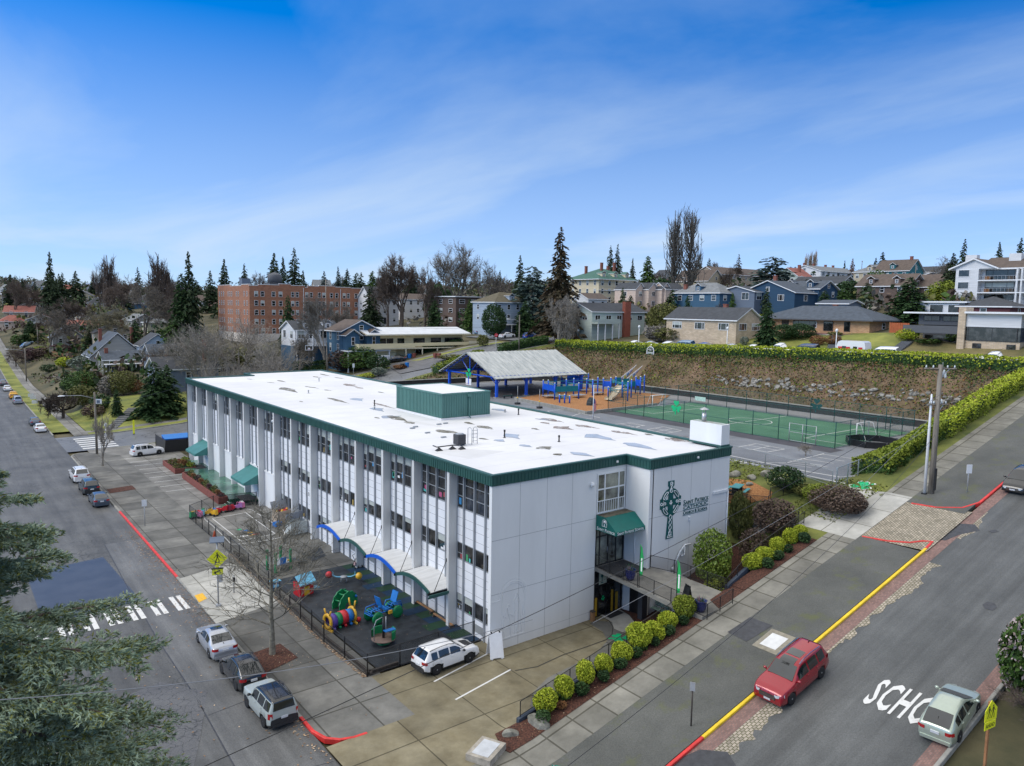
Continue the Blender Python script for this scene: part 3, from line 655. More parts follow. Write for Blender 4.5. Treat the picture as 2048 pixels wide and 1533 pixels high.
def facade_y(name,x0,x1,z0,z1,y,xs,zs_,mats,parent,fw=.07,dark=None):
 """glazed screen in a plane of constant y"""
 mb=MB(); mb.mi=1; mb.box(x0,x1,y,y+.05,z0,z1); mb.mi=0
 for x in [x0+fw/2,x1-fw/2]+xs: mb.box(x-fw/2,x+fw/2,y-.05,y+.04,z0,z1)
 E=[x0]+xs+[x1]
 for z in [z0+fw/2,z1-fw/2]+zs_:
  for a,b in zip(E,E[1:]): mb.box(a+fw/2+.0,b-fw/2,y-.045,y+.04,z-fw/2,z+fw/2)
 return mb.obj(name,mats,parent)
M_wframe=mat('white_frame',(.72,.74,.75),.5,.04,2)
M_interior=mat('stair_glass',(.06,.055,.045),.06,.5,.45,col2=(.33,.34,.27),mix=(.4,.65),spec=.9)
facade_y('window',10.16,13.3,8.42,11.62,.03,[11.0,12.55],[10.35],[M_wframe,M_interior],school,.11)
mb=MB()
for k in range(13): mb.box(10.22+k*.25,10.255+k*.25,-.03,.0,8.44,9.4)
mb.box(10.16,13.3,-.045,.005,9.4,9.46); mb.obj('guard_rail',M_wframe,school)
dd=facade_y('door',10.16,13.3,4.2,7.2,.06,[10.62,11.55,12.45],[6.55],[M_black,M_interior],school,.09)
MB().tube([(11.45,-.02,5.1),(11.45,-.02,5.6)],.02,6).obj('handle',M_alu,dd)
dl=facade_y('door',10.16,13.3,-.1,3.75,.06,[10.62,11.55,12.45],[2.5],[M_black,M_glass],school,.1)
mb=MB(); mb.box(12.6,12.85,-.0,.04,.1,1.6); mb.box(10.25,10.5,-.0,.04,.1,1.6); mb.box(12.1,12.3,-.0,.04,.1,1.9); mb.obj('yellow_reflection',mat('yellow_reflection',(.45,.27,.02),.6,.1,3),dl)  # reflections of yellow columns in the door glass, painted as flat strips
def shamrock(c,r,stem=True):
 """three heart leaves and a stem, flat outline pieces in 2-D"""
 out=[]
 for a in (90,210,330):
  a=math.radians(a); pts=[]
  for k in range(20):
   t=2*PI*k/20; hx=16*math.sin(t)**3/17; hy=(13*math.cos(t)-5*math.cos(2*t)-2*math.cos(3*t)-math.cos(4*t))/17
   x,y=hx*r*.52,(hy+1.0)*r*.50
   ca,sa=math.cos(a-PI/2),math.sin(a-PI/2); pts.append((c[0]+x*ca-y*sa,c[1]+x*sa+y*ca))
  out.append(pts)
 if stem: out.append([(c[0]-.07*r,c[1]),(c[0]+.07*r,c[1]),(c[0]+.24*r,c[1]-1.1*r),(c[0]+.06*r,c[1]-1.15*r)])
 return out
M_shrock=mat('shamrock_green',(.0,.42,.16),.6,.05,2)
M_shrockd=mat('shamrock_dark',(.005,.12,.11),.6,.05,2)
mb=MB()
for k,p in enumerate(shamrock((11.15,1.45),.22)): mb.poly([(x,.0-.002*k,z) for x,z in p])
mb.obj('shamrock_sticker',M_shrock,dl)
MB().box(10.66,11.5,.0,.03,2.62,3.6).obj('painted_transom',mat('pale_green',(.45,.5,.4),.5,.1,1),dl)
mb=MB(); mb.box(10.95,11.02,-.015,.0,2.72,3.2); mb.lathe((10.985,-.01,3.3),[(.14,-.01),(.14,.01)],12,'y'); mb.box(10.85,11.12,-.012,.0,2.72,2.78); mb.obj('cross_emblem',M_greenpaint,dl)
mb=MB(); mb.box(13.25,13.345,-2.1,-.9,-.1,2.3); mb.obj('door',M_black,school)
MB().box(12.7,13.3,-2.75,-2.3,-.2,3.9).obj('pillar',mat('dark_grey',(.035,.04,.05),.5,.1,2),school)
ya0,ya1=-.02,-2.2; xa0,xa1=10.12,13.36
mb=MB(); A=[(xa0,ya0,8.4),(xa0,-1.05,8.4),(xa0,ya1,7.5),(xa0,ya1,7.22),(xa0,ya0,7.22)]
mb.ext(A,(xa1-xa0,0,0)); aw=mb.obj('awning',M_awn,school)
MB().poly([(xa0+.03,-.05,8.407),(xa1-.03,-.05,8.407),(xa1-.03,-1.0,8.407),(xa0+.03,-1.0,8.407)]).obj('awning_top',mat('awning_top',(.10,.075,.05),.9,.5,2,col2=(.18,.17,.12)),aw)
text('Saint Patrick School',.34,M_wlet,plane_mtx((xa0+.12,ya1-.015,7.26),(1,0,0),(0,0,1)),.008,True,parent=aw,width=2.95)
text('Saint Patrick',.36,M_wlet,plane_mtx((xa0-.015,ya0-.12,7.28),(0,-1,0),(0,0,1)),.008,True,parent=aw,width=1.95)
mb=MB(); cy0=-.95
for k in range(10):
 t=PI*k/9; t2=PI*(k+1)/9
 if k<9: mb.tube([(xa0-.012,cy0+.24*math.cos(t),7.98+.24*math.sin(t)),(xa0-.012,cy0+.24*math.cos(t2),7.98+.24*math.sin(t2))],.018,5)
for s in(-1,1): mb.tube([(xa0-.012,cy0+s*.24,7.98),(xa0-.012,cy0+s*.24,7.68)],.018,5)
mb.lathe((xa0-.012,cy0,8.03),[(.14,-.008),(.14,.008)],12,'x'); mb.box(xa0-.02,xa0-.006,cy0-.04,cy0+.04,7.68,8.0); mb.tube([(xa0-.012,cy0-.24,7.68),(xa0-.012,cy0+.24,7.68)],.018,5)
mb.obj('emblem',M_wlet,aw)
cx0,cz0,yw=15.87,9.08,-2.52
mb=MB()
def arm(pts,dy): mb.ext([(cx0+x,yw-.0,cz0+z) for x,z in pts],(0,-dy,0))
arm([(-.30,.10),(.30,.10),(.22,1.25),(.36,1.36),(.36,1.76),(-.36,1.76),(-.36,1.36),(-.22,1.25)],.06)
arm([(-.20,-.30),(.20,-.30),(.20,.099),(-.20,.099)],.058)
arm([(-.30,-.301),(.30,-.301),(.26,-1.1),(.44,-2.95),(-.44,-2.95),(-.26,-1.1)],.06)
for s in (-1,1):
 arm([(s*.199,-.28),(s*.199,.28),(s*.85,.24),(s*.95,.40),(s*1.24,.40),(s*1.24,-.40),(s*.95,-.40),(s*.85,-.24)],.062)
K=40
for k in range(K):
 a,b=2*PI*k/K,2*PI*(k+1)/K
 arm([(.72*math.cos(a),.72*math.sin(a)),(1.16*math.cos(a),1.16*math.sin(a)),(1.16*math.cos(b),1.16*math.sin(b)),(.72*math.cos(b),.72*math.sin(b))],.045)
cr=mb.obj('celtic_cross',M_greenpaint,school)
mb=MB()
def st(pts,r=.045,closed=False):
 P=[(cx0+x,yw-.066,cz0+z) for x,z in pts]
 if closed: P.append(P[0])
 mb.tube(P,r,5)
def knot(ox,oz,w,h,ang):
 c,s=math.cos(ang),math.sin(ang); pts=[]
 for k in range(25):
  t=2*PI*k/24; x=w*math.sin(t); z=h*math.sin(2*t)*.5 if w>h else 0
  pts.append((ox+x*c-z*s,oz+x*s+z*c))
 st(pts,.035)
for s in (-1,1):
 knot(s*.93,0,.25,.42,PI/2); knot(s*.93,0,.30,.2,0)
knot(0,1.25,.42,.30,PI/2); st([(-.16,.9),(.05,1.15),(-.1,1.4),(.12,1.62)],.035)
for a in (45,135,225,315):
 a=math.radians(a)
 for d,rr_ in ((-.33,.94),(.33,.94)): pass
 P=[]
 for k in range(17):
  t=2*PI*k/16; rr_=.94+.11*math.sin(t); aa=a+.42*math.cos(t); P.append((rr_*math.cos(aa),rr_*math.sin(aa)))
 st(P,.03)
P1=[];P2=[]
for k in range(25):
 z=-1.0-k*.074; x=.16*math.sin(k*.55); P1.append((x,z)); P2.append((-x,z))
st(P1,.03); st(P2,.03); st([(-.3,-2.85),(.3,-2.85),(0,-2.35)],.028,True)
for p in shamrock((0,.0),.2): mb.ext([(cx0+x,yw-.058,cz0+z) for x,z in p],(0,-.012,0))
mb.obj('knotwork',mat('cross_white',(.75,.77,.77),.6,0),cr)
for body,z,sz,sm,wd in (('Saint Patrick',8.62,.56,True,3.25),('CATHOLIC',8.22,.40,False,3.2),('Church & School',7.80,.42,True,3.15)):
 text(body,sz,M_greenpaint,plane_mtx((17.47,yw-.03,z),(1,0,0),(0,0,1)),.012,sm,parent=school,width=wd)
mb=MB(); mb.box(17.47,20.7,yw-.04,yw,8.545,8.57); mb.box(17.47,20.7,yw-.04,yw,8.15,8.175); mb.box(17.47,20.6,yw-.04,yw,7.72,7.745); mb.obj('sign_rule',M_greenpaint,school)
mb=MB()
def rl(pts,r=.022): mb.tube([(x,-.012,z) for x,z in pts],r,5)
acx,acz=2.0,3.75
for rr_ in (.98,1.12): rl([(acx+rr_*math.cos(PI*k/14),acz+rr_*math.sin(PI*k/14)) for k in range(15)])
rl([(acx-.98,acz),(acx-.98,.75)]); rl([(acx+1.12,acz),(acx+1.12,.75),(acx-1.12,.75)]); rl([(acx-1.12,acz),(acx-1.5,acz-.1),(acx-1.9,acz-.05)])
rl([(acx+.2,.8),(acx+.15,2.4),(acx+.1,3.4),(acx+.35,3.9),(acx+.6,3.4),(acx+.7,2.2),(acx+.85,.8)]); rl([(acx-.85,.8),(acx-.8,2.1),(acx-.55,2.9),(acx-.3,2.2),(acx-.15,.8)]); rl([(acx-.55,3.0),(acx-.4,3.2),(acx-.25,3.0),(acx-.4,2.8),(acx-.55,3.0)])
rl([(acx-.3,2.5),(acx+.1,2.2),(acx+.3,2.7)]); rl([(acx-.9,1.5),(acx-.2,1.5)]); rl([(acx-.85,1.5),(acx-.7,.8)]); rl([(acx+.3,3.3),(acx+.45,3.5),(acx+.55,3.2)]); rl([(acx+.4,.8),(acx+.45,2.5)]); rl([(acx-.5,2.2),(acx-.9,2.5)]); rl([(acx+.9,1.0),(acx+.95,3.2)])
for k in range(7): mb.box(acx+.05+k*.14,acx+.12+k*.14,-.02,0,.95,1.02)
for k in range(22):
 t=PI*(k+.5)/22; mb.box(acx+1.28*math.cos(t)-.03,acx+1.28*math.cos(t)+.03,-.02,0,acz+1.28*math.sin(t)-.06,acz+1.28*math.sin(t)+.06)
mb.obj('wall_relief',M_wall,school)
mb=MB(); mb.ball((9.5,-.15,10.9),.2,10,6); mb.obj('wall_lamp',M_wframe,school)
for (u,v,yy) in ((1378,1037,-2.52),(1270,1068,-.6),):
 p=ay(u,v,yy); MB().box(p[0]-.12,p[0]+.12,yy-.14,yy,p[2]-.15,p[2]+.15).obj('alarm_box',M_wframe if v<1060 else M_black,school)
mb=MB(); mb.tube([(13.3,-1.2,7.2),(13.3,-1.2,4.3)],.05,6); mb.obj('downpipe',M_wframe,school)
mb=MB(); mb.tube([ay(1382,1088,-2.7),ay(1370,1090,-2.7),ay(1360,1104,-2.7),ay(1346,1138,-2.7)],.07,6); mb.tube([ay(1369,1093,-2.7),ay(1369,1110,-2.7),ay(1362,1112,-2.7)],.07,6); mb.tube([ay(1345,1135,-2.7),ay(1345,1142,-2.7)],.1,6); mb.obj('service_pipe',M_wframe,school)
mb=MB(); mb.box(21.3,23.3,-2.64,-2.52,8.95,9.15); mb.tube([(23.3,-2.6,9.0),(23.3,-2.6,2.0)],.06,6); mb.obj('conduit',M_wframe,school)
text('1101',.62,M_black,plane_mtx((-.02,yf[9]-.04,3.05),(0,-1,0),(0,0,1)),.01,parent=school,width=.28) if False else text('1101',.55,M_black,plane_mtx((.72,yf[8]-2.45,5.0-.95),(0,-1,0),(0,0,1)),.01,parent=school,width=1.5)
for i in range(10,14):
 a=yf[i+1]-.12; b=yf[i]-.22; mb=MB(); K=12
 col=mat('canopy_blue',(.0,.10,.55),.45,.05,1) if i%2==0 else M_fgreen
 prof=[]
 for k in range(K+1):
  t=k/K; y=b+(a-b)*t; z=2.86+.62*math.sin(PI*t)**.9*(1-.25*t); prof.append((y,z))
 for (y0_,z0_),(y1_,z1_) in zip(prof,prof[1:]):
  mb.add([(-1.5,y0_,z0_),(-1.5,y1_,z1_),(.72,y1_,z1_+.12),(.72,y0_,z0_+.12),(-1.5,y0_,z0_+.06),(-1.5,y1_,z1_+.06),(.72,y1_,z1_+.18),(.72,y0_,z0_+.18)],[(0,1,2,3),(7,6,5,4),(0,4,5,1),(2,6,7,3)])
  mb.mi=1; mb.box(-1.5,.72,y1_-.012,y1_+.012,0,0) if False else None; mb.mi=0
 cn=mb.obj('canopy',mat('canopy_sheet',(.60,.60,.585),.6,.1,1.2,stretch=(.4,3,1)),school)
 mb=MB()
 for (y0_,z0_),(y1_,z1_) in zip(prof,prof[1:]): mb.add([(-1.62,y0_,z0_-.12),(-1.62,y1_,z1_-.12),(-1.62,y1_,z1_+.16),(-1.62,y0_,z0_+.16),(-1.5,y0_,z0_-.12),(-1.5,y1_,z1_-.12),(-1.5,y1_,z1_+.16),(-1.5,y0_,z0_+.16)],[(0,1,2,3),(7,6,5,4),(3,2,6,7),(0,4,5,1)])
 mb.obj('canopy_edge',col,cn)
 mb=MB(); mb.box(-1.7,.0,a-.06,a+.04,2.74,2.92); mb.tube([(-1.1,a+.05,2.95),(.0,a+.1,5.15)],.028,6); mb.lathe((0,a+.1,5.05),[(.06,0),(.06,.25)],6); mb.obj('tie_rod',M_black,cn)
mb=MB(); mb.box(-1.75,.0,yf[14]-.42,yf[14]-.34,2.66,2.86); mb.box(-1.7,.6,yf[14]-.18,yf[14]-.1,2.5,2.6); mb.obj('canopy_beam',M_fgreen,school)
for i in (1,5):
 a,b=yf[i+1]+.02,yf[i]-.36
 mb=MB(); mb.ext([(.66,a,4.15),(-1.75,a,2.95),(-1.75,a,2.68),(.66,a,2.68)],(0,b-a,0)); mb.obj('awning',M_awn2,school)
 MB().box(.60,.67,a+.3,a+1.9,.6,2.6).obj('door',mat('green_door',(.01,.07,.06),.5,.1,2),school)
 MB().box(.62,.67,a+2.2,a+3.2,.6,2.5).obj('side_panel',M_panel,school)
 MB().box(.35,.6,a+.9,a+1.3,4.45,4.6).obj('flood_lamp',M_black,school)
mb=MB(); mb.ball((.5,yf[8]+.3,2.95),.28,10,6); mb.box(.3,.7,yf[8]+.1,yf[8]+.4,2.5,2.75); mb.obj('wall_lamp',M_wframe,school)
mb=MB(); mb.ball((.05,yf[7]+.1,11.0),.17,10,6); mb.obj('wall_lamp',M_wframe,school)
mb=MB()
for u,v in ((968,952),(1072,943),(918,938),(1110,934),(1180,924)): pass
mb.box(-.14,-.02,0,0,0,0) if False else None
for (x,y) in ((12.1,-.16),(18.9,-2.68)): MB().box(x-.08,x+.08,y-.1,y,12.35,12.5).obj('flood_lamp',M_wlet,school)
def vent(u,v,h=.45):
 p=az(u,v,RZ); mb=MB(); mb.lathe((p[0],p[1],RZ),[(.16,0),(.07,.05),(.06,h),(.09,h),(.09,h+.18)],8); return mb.obj('roof_vent',M_black if h>.3 else M_alu,school)
for u,v,h in ((1037,830,.5),(1009,876,.55),(1118,884,.4),(749,812,.5),(749,820,.2),(617,787,.25),(1010,825,.15),(638,763,.3)): vent(u,v,h)
mb=MB()
for u,v in ((825,858),(831,855),(855,867),(887,876),(878,850),(891,848)):
 p=az(u,v,RZ); mb.box(p[0]-.25,p[0]+.25,p[1]-.09,p[1]+.09,RZ,RZ+.12)
mb.obj('pipe_block',M_alu,school)
mb=MB(); mb.tube([tuple(az(u,v,RZ)+np.array([0,0,.3])) for u,v in ((866,899),(874,902),(905,898),(918,898))],.05,6)
for u,v in ((878,902),(905,899),(924,899)):
 p=az(u,v,RZ); mb.add([(p[0]-.3,p[1]-.2,RZ),(p[0]+.3,p[1]-.2,RZ),(p[0]+.3,p[1]+.2,RZ),(p[0]-.3,p[1]+.2,RZ),(p[0],p[1],RZ+.3)],[(0,1,4),(1,2,4),(2,3,4),(3,0,4),(3,2,1,0)])
mb.obj('roof_pipe',M_black,school)
p=az(919,891,RZ); u_=thing('condenser_unit','small dark grey condenser unit on the white roof near the ladder hoop','air conditioner',(p[0],p[1],RZ))
mb=MB(); mb.box(-.38,.38,-.38,.38,.12,.95)
for k in range(9): mb.box(-.40,.40,-.40,.40,.16+k*.085,.19+k*.085)
mb.obj('casing',mat('condenser_grey',(.05,.05,.055),.5,.2,4),u_); MB().lathe((0,0,.95),[(.36,0),(.36,.06),(.1,.1)],14).obj('fan_guard',M_alu,u_); mb=MB(); [mb.box(x-.05,x+.05,-.4,.4,0,.12) for x in(-.3,.3)]; mb.obj('foot',M_alu,u_)
p=az(949,889,RZ); u_=thing('roof_ladder','galvanised ladder hoop standing on the white roof beside the condenser','ladder',(p[0],p[1],RZ))
mb=MB();
for s in(-.28,.28): mb.tube([(s,0,0),(s,0,1.3),(s,.3,1.45),(s,.6,1.3),(s,.6,.0)],.03,6)
mb.obj('rail',M_alu,u_)
mb=MB(); [mb.tube([(-.28,0,z),(.28,0,z)],.02,6) for z in(.3,.6,.9,1.2)]; mb.obj('rung',M_alu,u_)
# ---------------------------------------------------------------- forecourt, ramp, yard
def G(u,v,off=0.):
 p=ag(u,v); return Vector((p[0],p[1],p[2]+off))
def onz(x,y,off=0.): return Vector((x,y,Hg(x,y)+off))
M_blue=mat('bright_blue_paint',(.005,.085,.55),.4,.08,2)
M_teal=mat('teal_paint',(.0,.19,.24),.4,.08,2)
M_toyg=mat('toy_green',(.005,.20,.07),.45,.08,3); M_toyr=mat('toy_red',(.55,.02,.03),.45,.08,3); M_toyy=mat('toy_yellow',(.70,.40,.03),.45,.08,3); M_toyb=mat('toy_blue',(.01,.16,.50),.45,.08,3); M_toyp=mat('toy_purple',(.10,.06,.32),.45,.08,3); M_sky=mat('toy_sky',(.18,.50,.70),.45,.05,3); M_pink=mat('toy_pink',(.62,.18,.35),.45,.08,3)
M_wood=mat('timber',(.28,.15,.07),.8,.25,3,stretch=(1,1,.3)); M_ply=mat('plywood',(.46,.36,.27),.75,.12,2)
M_darkw=mat('dark_timber',(.06,.05,.042),.85,.3,3); M_grey=mat('grey_plastic',(.28,.30,.32),.5,.1,3); M_steel=mat('steel_grey',(.38,.40,.41),.4,.12,4,metal=.4)
M_brickr=mat('red_brick',(.2,.07,.045),.85,.2,2); brick(M_brickr,(.24,.075,.05),(.16,.05,.036),(.19,.15,.12),.25,.09,.03,swap=True)
M_brownr=mat('planter_red',(.19,.055,.04),.8,.15,2)
M_navy=mat('navy_wall',(.035,.05,.075),.6,.25,1.2)
def fence(name,label,cat,path,h,mpost,mmesh,spacing=2.5,r=.03,group=None,z=None,postname='post',rail=2,gates=()):
 """posts, rails and a mesh panel along a path; every post is a part"""
 P=[Vector((p[0],p[1],z if z is not None else Hg(p[0],p[1]))) for p in path]
 t=thing(name,label,cat,P[0],0,group); o=P[0]
 pts=[]
 for a,b in zip(P,P[1:]):
  k=max(1,round((b-a).length/spacing)); pts+=[a+(b-a)*i/k for i in range(k)]
 pts.append(P[-1])
 if z is None: pts=[Vector((p.x,p.y,Hg(p.x,p.y))) for p in pts]
 me=None
 for p in pts:
  if me is None: me=MB().lathe((0,0,0),[(r,-.1),(r,h+.04),(r*.6,h+.08)],7).mesh(postname,mpost)
  link(postname,me,t,p-o)
 mb=MB(); mm=MB()
 for a,b in zip(pts,pts[1:]):
  a,b=a-o,b-o
  for zz in ([h,.06] if rail==2 else [h,h*.5,.06]): mb.tube([a+Vector((0,0,zz)),b+Vector((0,0,zz))],r*.62,5)
  mm.poly([a+Vector((0,0,.05)),b+Vector((0,0,.05)),b+Vector((0,0,h)),a+Vector((0,0,h))])
 mb.obj('rail',mpost,t)
 if mmesh: mm.obj('mesh_panel',mmesh,t,fix=False)
 return t
FX=-7.75
yl=[(.62,3.05),(-1.0,2.7),(-8.15,2.02),(FX+.15,11.8),(FX+.2,22),(FX+.25,36.6),(-3.2,41.3),(.0,46.9)]
yl=[tuple(G(u,v)[:2]) for u,v in ((948,1284),(800,1332),(735,1354),(648,1284),(560,1200),(462,1107),(380,1038),(427,1018))]+[tuple(ax(513,1004,-.05)[:2])]
fence('yard_fence','black chain link fence with posts round the play yard below the canopies','fence',yl,1.55,M_black,M_blackmesh,2.6,.045,z=0.)
a,b=Vector((*yl[2],0)),Vector((*yl[1],0))
mb=MB()
for p,q in zip(yl[2:5],yl[3:6]):
 pl=line(p,q,.16); mb.ext([(x+.3,y,-.02) for x,y in pl],(0,0,.24))
pl=line(yl[1],yl[2],.16); mb.ext([(x,y+.25,-.02) for x,y in pl],(0,0,.24))
t=mb.obj('timber_border',M_darkw); tag(t,'low dark timber border at the foot of the black yard fence','border')
LEAFM=[mat('dead_leaf',(.20,.10,.05),.9,.4,5,col2=(.42,.27,.15)),mat('dead_leaf_pale',(.5,.38,.26),.9,.2,5)]
mb=MB(); r=random.Random(9)
def leaf(x,y,z,s):
 a=r.uniform(0,6.3); c,d=math.cos(a)*s,math.sin(a)*s; mb.mi=0 if r.random()<.75 else 1
 mb.add([(x-c,y-d,z),(x+d*.5,y-c*.5,z+.01),(x+c,y+d,z+.015),(x-d*.5,y+c*.5,z+.02)],[(0,1,2,3)])
for p,q in zip(yl[2:5],yl[3:6]):
 for _ in range(260):
  s=r.random(); leaf(p[0]+(q[0]-p[0])*s-.15+r.uniform(-.15,.2),p[1]+(q[1]-p[1])*s,.03,.07)
for _ in range(700): leaf(-14.0-abs(r.gauss(0,.9)),r.uniform(14,46),RD+.03,.075)
for _ in range(170): leaf(r.uniform(-25,-13.9),r.uniform(-9,24),RD+.03,.09)
for _ in range(60): leaf(-14.1-abs(r.gauss(0,.35)),r.uniform(-5,2),RD+.03,.085)
for _ in range(50): leaf(r.uniform(-7,.5),r.uniform(2.5,22),.03,.05)
for _ in range(60): leaf(r.uniform(-13.5,-8.5),r.uniform(-3,30),.02,.06)
for _ in range(160):
 x=r.uniform(-5,10.5); y=r.uniform(-10.1,-8.6); leaf(x,y,Hg(x,y)+.05,.05)
for _ in range(40): leaf(r.uniform(-13,-10.5),r.uniform(5.7,9),.05,.06)
o=mb.obj('fallen_leaves',LEAFM,fix=False); tag(o,'brown fallen leaves scattered along the kerb and the yard fence','leaves',kind='stuff')
mb=MB(); M_mat=[mat('rubber_navy',(.006,.03,.07),.6,.2,2),mat('rubber_green',(.012,.045,.02),.6,.2,2)]
for i in range(18):
 mb.mi=i%2; y=2.2+i*1.12; mb.box(-.9 if i%3 else -1.6,.7,y,y+1.1,.014,.02)
o=mb.obj('rubber_tiles',M_mat); o['kind']='structure'
sheet('rubber_ground',[pxpoly([(602,1108),(641,1096),(652,1112),(625,1124)])],M_rubber,.02)
def pxband(pts,w,close=False):
 P=[tuple(G(u,v)[:2]) for u,v in pts]
 if close: P.append(P[0])
 return [line(a,b,w) for a,b in zip(P,P[1:])]
trk=[(417,1029),(425,1022),(493,1018),(505,1021),(548,1048),(566,1060),(570,1068),(560,1076),(530,1082),(476,1089),(462,1089),(452,1078),(425,1052),(410,1040),(408,1034)]
inn=[(425,1038),(491,1026),(550,1068),(482,1083)]
o=sheet('road_marking',pxband(trk,.10,True)+pxband(inn,.10,True),M_white,.018)
r=random.Random(4); hp=[]
for (u,v,w_) in ((488,1073,1.0),(500,1066,.6),(505,1071,.7),(492,1062,.5),(478,1060,.5),(512,1069,.6)):
 c=G(u,v); hp.append(blob(c.x,c.y,w_*.6,w_*.35,9,.4,r.randrange(99)))
for k,(m_,idx) in enumerate(((M_white,(0,)),(M_toyy,(1,2)),(M_toyb,(3,)),(M_shrock,(4,)),(M_toyr,(5,)))): sheet('painted_mural',[hp[i] for i in idx],m_,.02+.002*k)
def toy(kind,label,cat,u,v,rot=0,group=None): p=G(u,v); return thing(kind,label,cat,p,rot,group)
t=toy('seesaw','small seesaw with a red ball and a yellow ball on its ends','seesaw',688,1165,-.55)
mb=MB(); mb.tube([(-1.25,0,.75),(-.6,0,.5),(.6,0,.5),(1.25,0,.75)][::1],.06,6); mb.obj('beam',M_sky,t)
MB().lathe((0,0,.48),[(.32,0),(.34,.06),(.1,.1)],12).obj('centre_plate',M_grey,t)
mb=MB(); mb.tube([(-.2,0,.45),(-.25,0,.0)],.07,6); mb.tube([(.2,0,.45),(.25,0,.0)],.07,6); mb.obj('leg',M_grey,t)
MB().ball((-1.3,0,.72),.30,12,8).obj('ball',M_toyr,t); MB().ball((1.3,0,.55),.30,12,8).obj('ball',M_toyy,t)
mb=MB(); [mb.tube([(s,0,.6),(s,0,1.0)],.03,5) for s in(-.95,.95)]; mb.obj('handle',M_sky,t)
t=toy('climber','green plastic climber with two scalloped humped sides and an arch','play climber',690,1213,.35)
pts=[]
for k in range(15):
 q=PI*k/14; pts.append((-1.0*math.cos(q)*(1+.06*(k%2)),.25+1.05*math.sin(q)*(1+.07*(k%2))))
hump=[(-1.02,0)]+pts+[(1.02,0),(.42,0)]+[(.42*math.cos(PI*k/6),.5*math.sin(PI*k/6)) for k in range(1,6)]+[(-.42,0)]
for yy in (-.42,.36): MB().ext([(x,yy,z) for x,z in hump],(0,.07,0)).obj('side_panel',M_toyg,t)
mb=MB(); [mb.tube([(x,-.36,z),(x,.37,z)],.05,6) for x,z in((-.75,.7),(-.35,1.1),(.2,1.2),(.65,.85))]; mb.obj('rung',M_toyg,t); MB().ball((.78,-.46,.72),.12,8,5).obj('eye',M_toyb,t)
t=toy('crawl_tunnel','caterpillar crawl tunnel with coloured rings and a yellow horned face at each end','play tunnel',680,1252,.12)
def ring(mb,x0,x1,ro,ri,cz,n=14):
 o=len(mb.v); vs=[]
 for x in (x0,x1):
  for rr_ in (ro,ri):
   for k in range(n): a=2*PI*k/n; vs.append((x,rr_*math.cos(a),cz+rr_*math.sin(a)))
 fs=[]
 for k in range(n):
  j=(k+1)%n; fs+=[(k,j,2*n+j,2*n+k),(n+k,3*n+k,3*n+j,n+j),(k,n+k,n+j,j),(2*n+k,2*n+j,3*n+j,3*n+k)]
 mb.add(vs,fs,True)
for k,m_ in enumerate((M_toyp,M_toyg,M_toyr,M_toyb)):
 x=-.95+k*.48; mb=MB(); ring(mb,x,x+.47,.5 if k%2 else .54,.42,.6); mb.ball((x+.24,-.42,.1),.13,8,5); mb.ball((x+.24,.42,.1),.13,8,5); mb.obj('tunnel_ring',m_,t)
for x,k in((-1.12,0),(1.02,1)):
 mb=MB(); ring(mb,x,x+.12,.62,.36,.64); mb.tube([(x+.06,-.3,1.2),(x+.06,-.45,1.55+.25*k)],.07,6); mb.tube([(x+.06,.3,1.2),(x+.06,.45,1.55+.25*k)],.07,6); mb.box(x,x+.12,-.7,.7,0,.14); mb.obj('face_ring',M_toyy,t)
MB().ball((1.45,-.35,.2),.2,8,5).obj('foot_ball',M_toyr,t)
t=toy('spring_rider','blue tube frame buggy rider with two seats and big green wheels','play rider',767,1238,.15)
for sx in(-.95,.95):
 for sy in(-.55,.55): mb=MB(); ring(mb,0,.0,1,1,1) if False else mb.lathe((sx,sy,.48),[(.20,-.08),(.46,-.1),(.5,0),(.46,.1),(.20,.08)],16,'y'); mb.obj('wheel',M_toyg,t)
mb=MB()
for sy in(-.4,.4): mb.tube([(-1.5,sy,.75),(1.5,sy,.75)],.05,6); mb.tube([(-1.5,sy,.75),(-1.35,sy,1.2),(-.5,sy,1.25),(-.35,sy,.75)],.045,6); mb.tube([(1.5,sy,.75),(1.35,sy,1.2),(.5,sy,1.25),(.35,sy,.75)],.045,6)
for x in(-1.5,-1.3,-.5,.5,1.3,1.5): mb.tube([(x,-.4,.78),(x,.4,.78)],.04,6)
for x in(-1.35,-1.1,-.85,-.6,.6,.85,1.1,1.35): mb.tube([(x,-.4,1.0),(x,.4,1.0)],.03,5)
mb.obj('frame',M_toyb,t)
for x,s in((-.4,-1),(.9,1)): mb=MB(); mb.add([(x,-.35,1.15),(x+s*.25,-.35,1.95),(x+s*.25,.35,1.95),(x,.35,1.15),(x+.06,-.35,1.15),(x+s*.25+.06,-.35,1.95),(x+s*.25+.06,.35,1.95),(x+.06,.35,1.15)],[(0,1,2,3),(7,6,5,4),(0,4,5,1),(1,5,6,2),(2,6,7,3),(3,7,4,0)]); mb.obj('seat_back',M_toyb,t)
MB().box(-.15,.15,-.5,.5,.85,.95).obj('seat',M_toyb,t); MB().box(-.02,.3,-.75,-.62,.6,.85).obj('yellow_plate',M_toyy,t)
t=toy('spinner','round spinner with green curved walls a brown floor and a tall post','play spinner',767,1286,.0)
mb=MB(); mb.lathe((0,0,.32),[(.85,0),(.9,.04),(.85,.08)],18); mb.obj('floor',mat('spinner_floor',(.16,.11,.09),.7,.2,3),t)
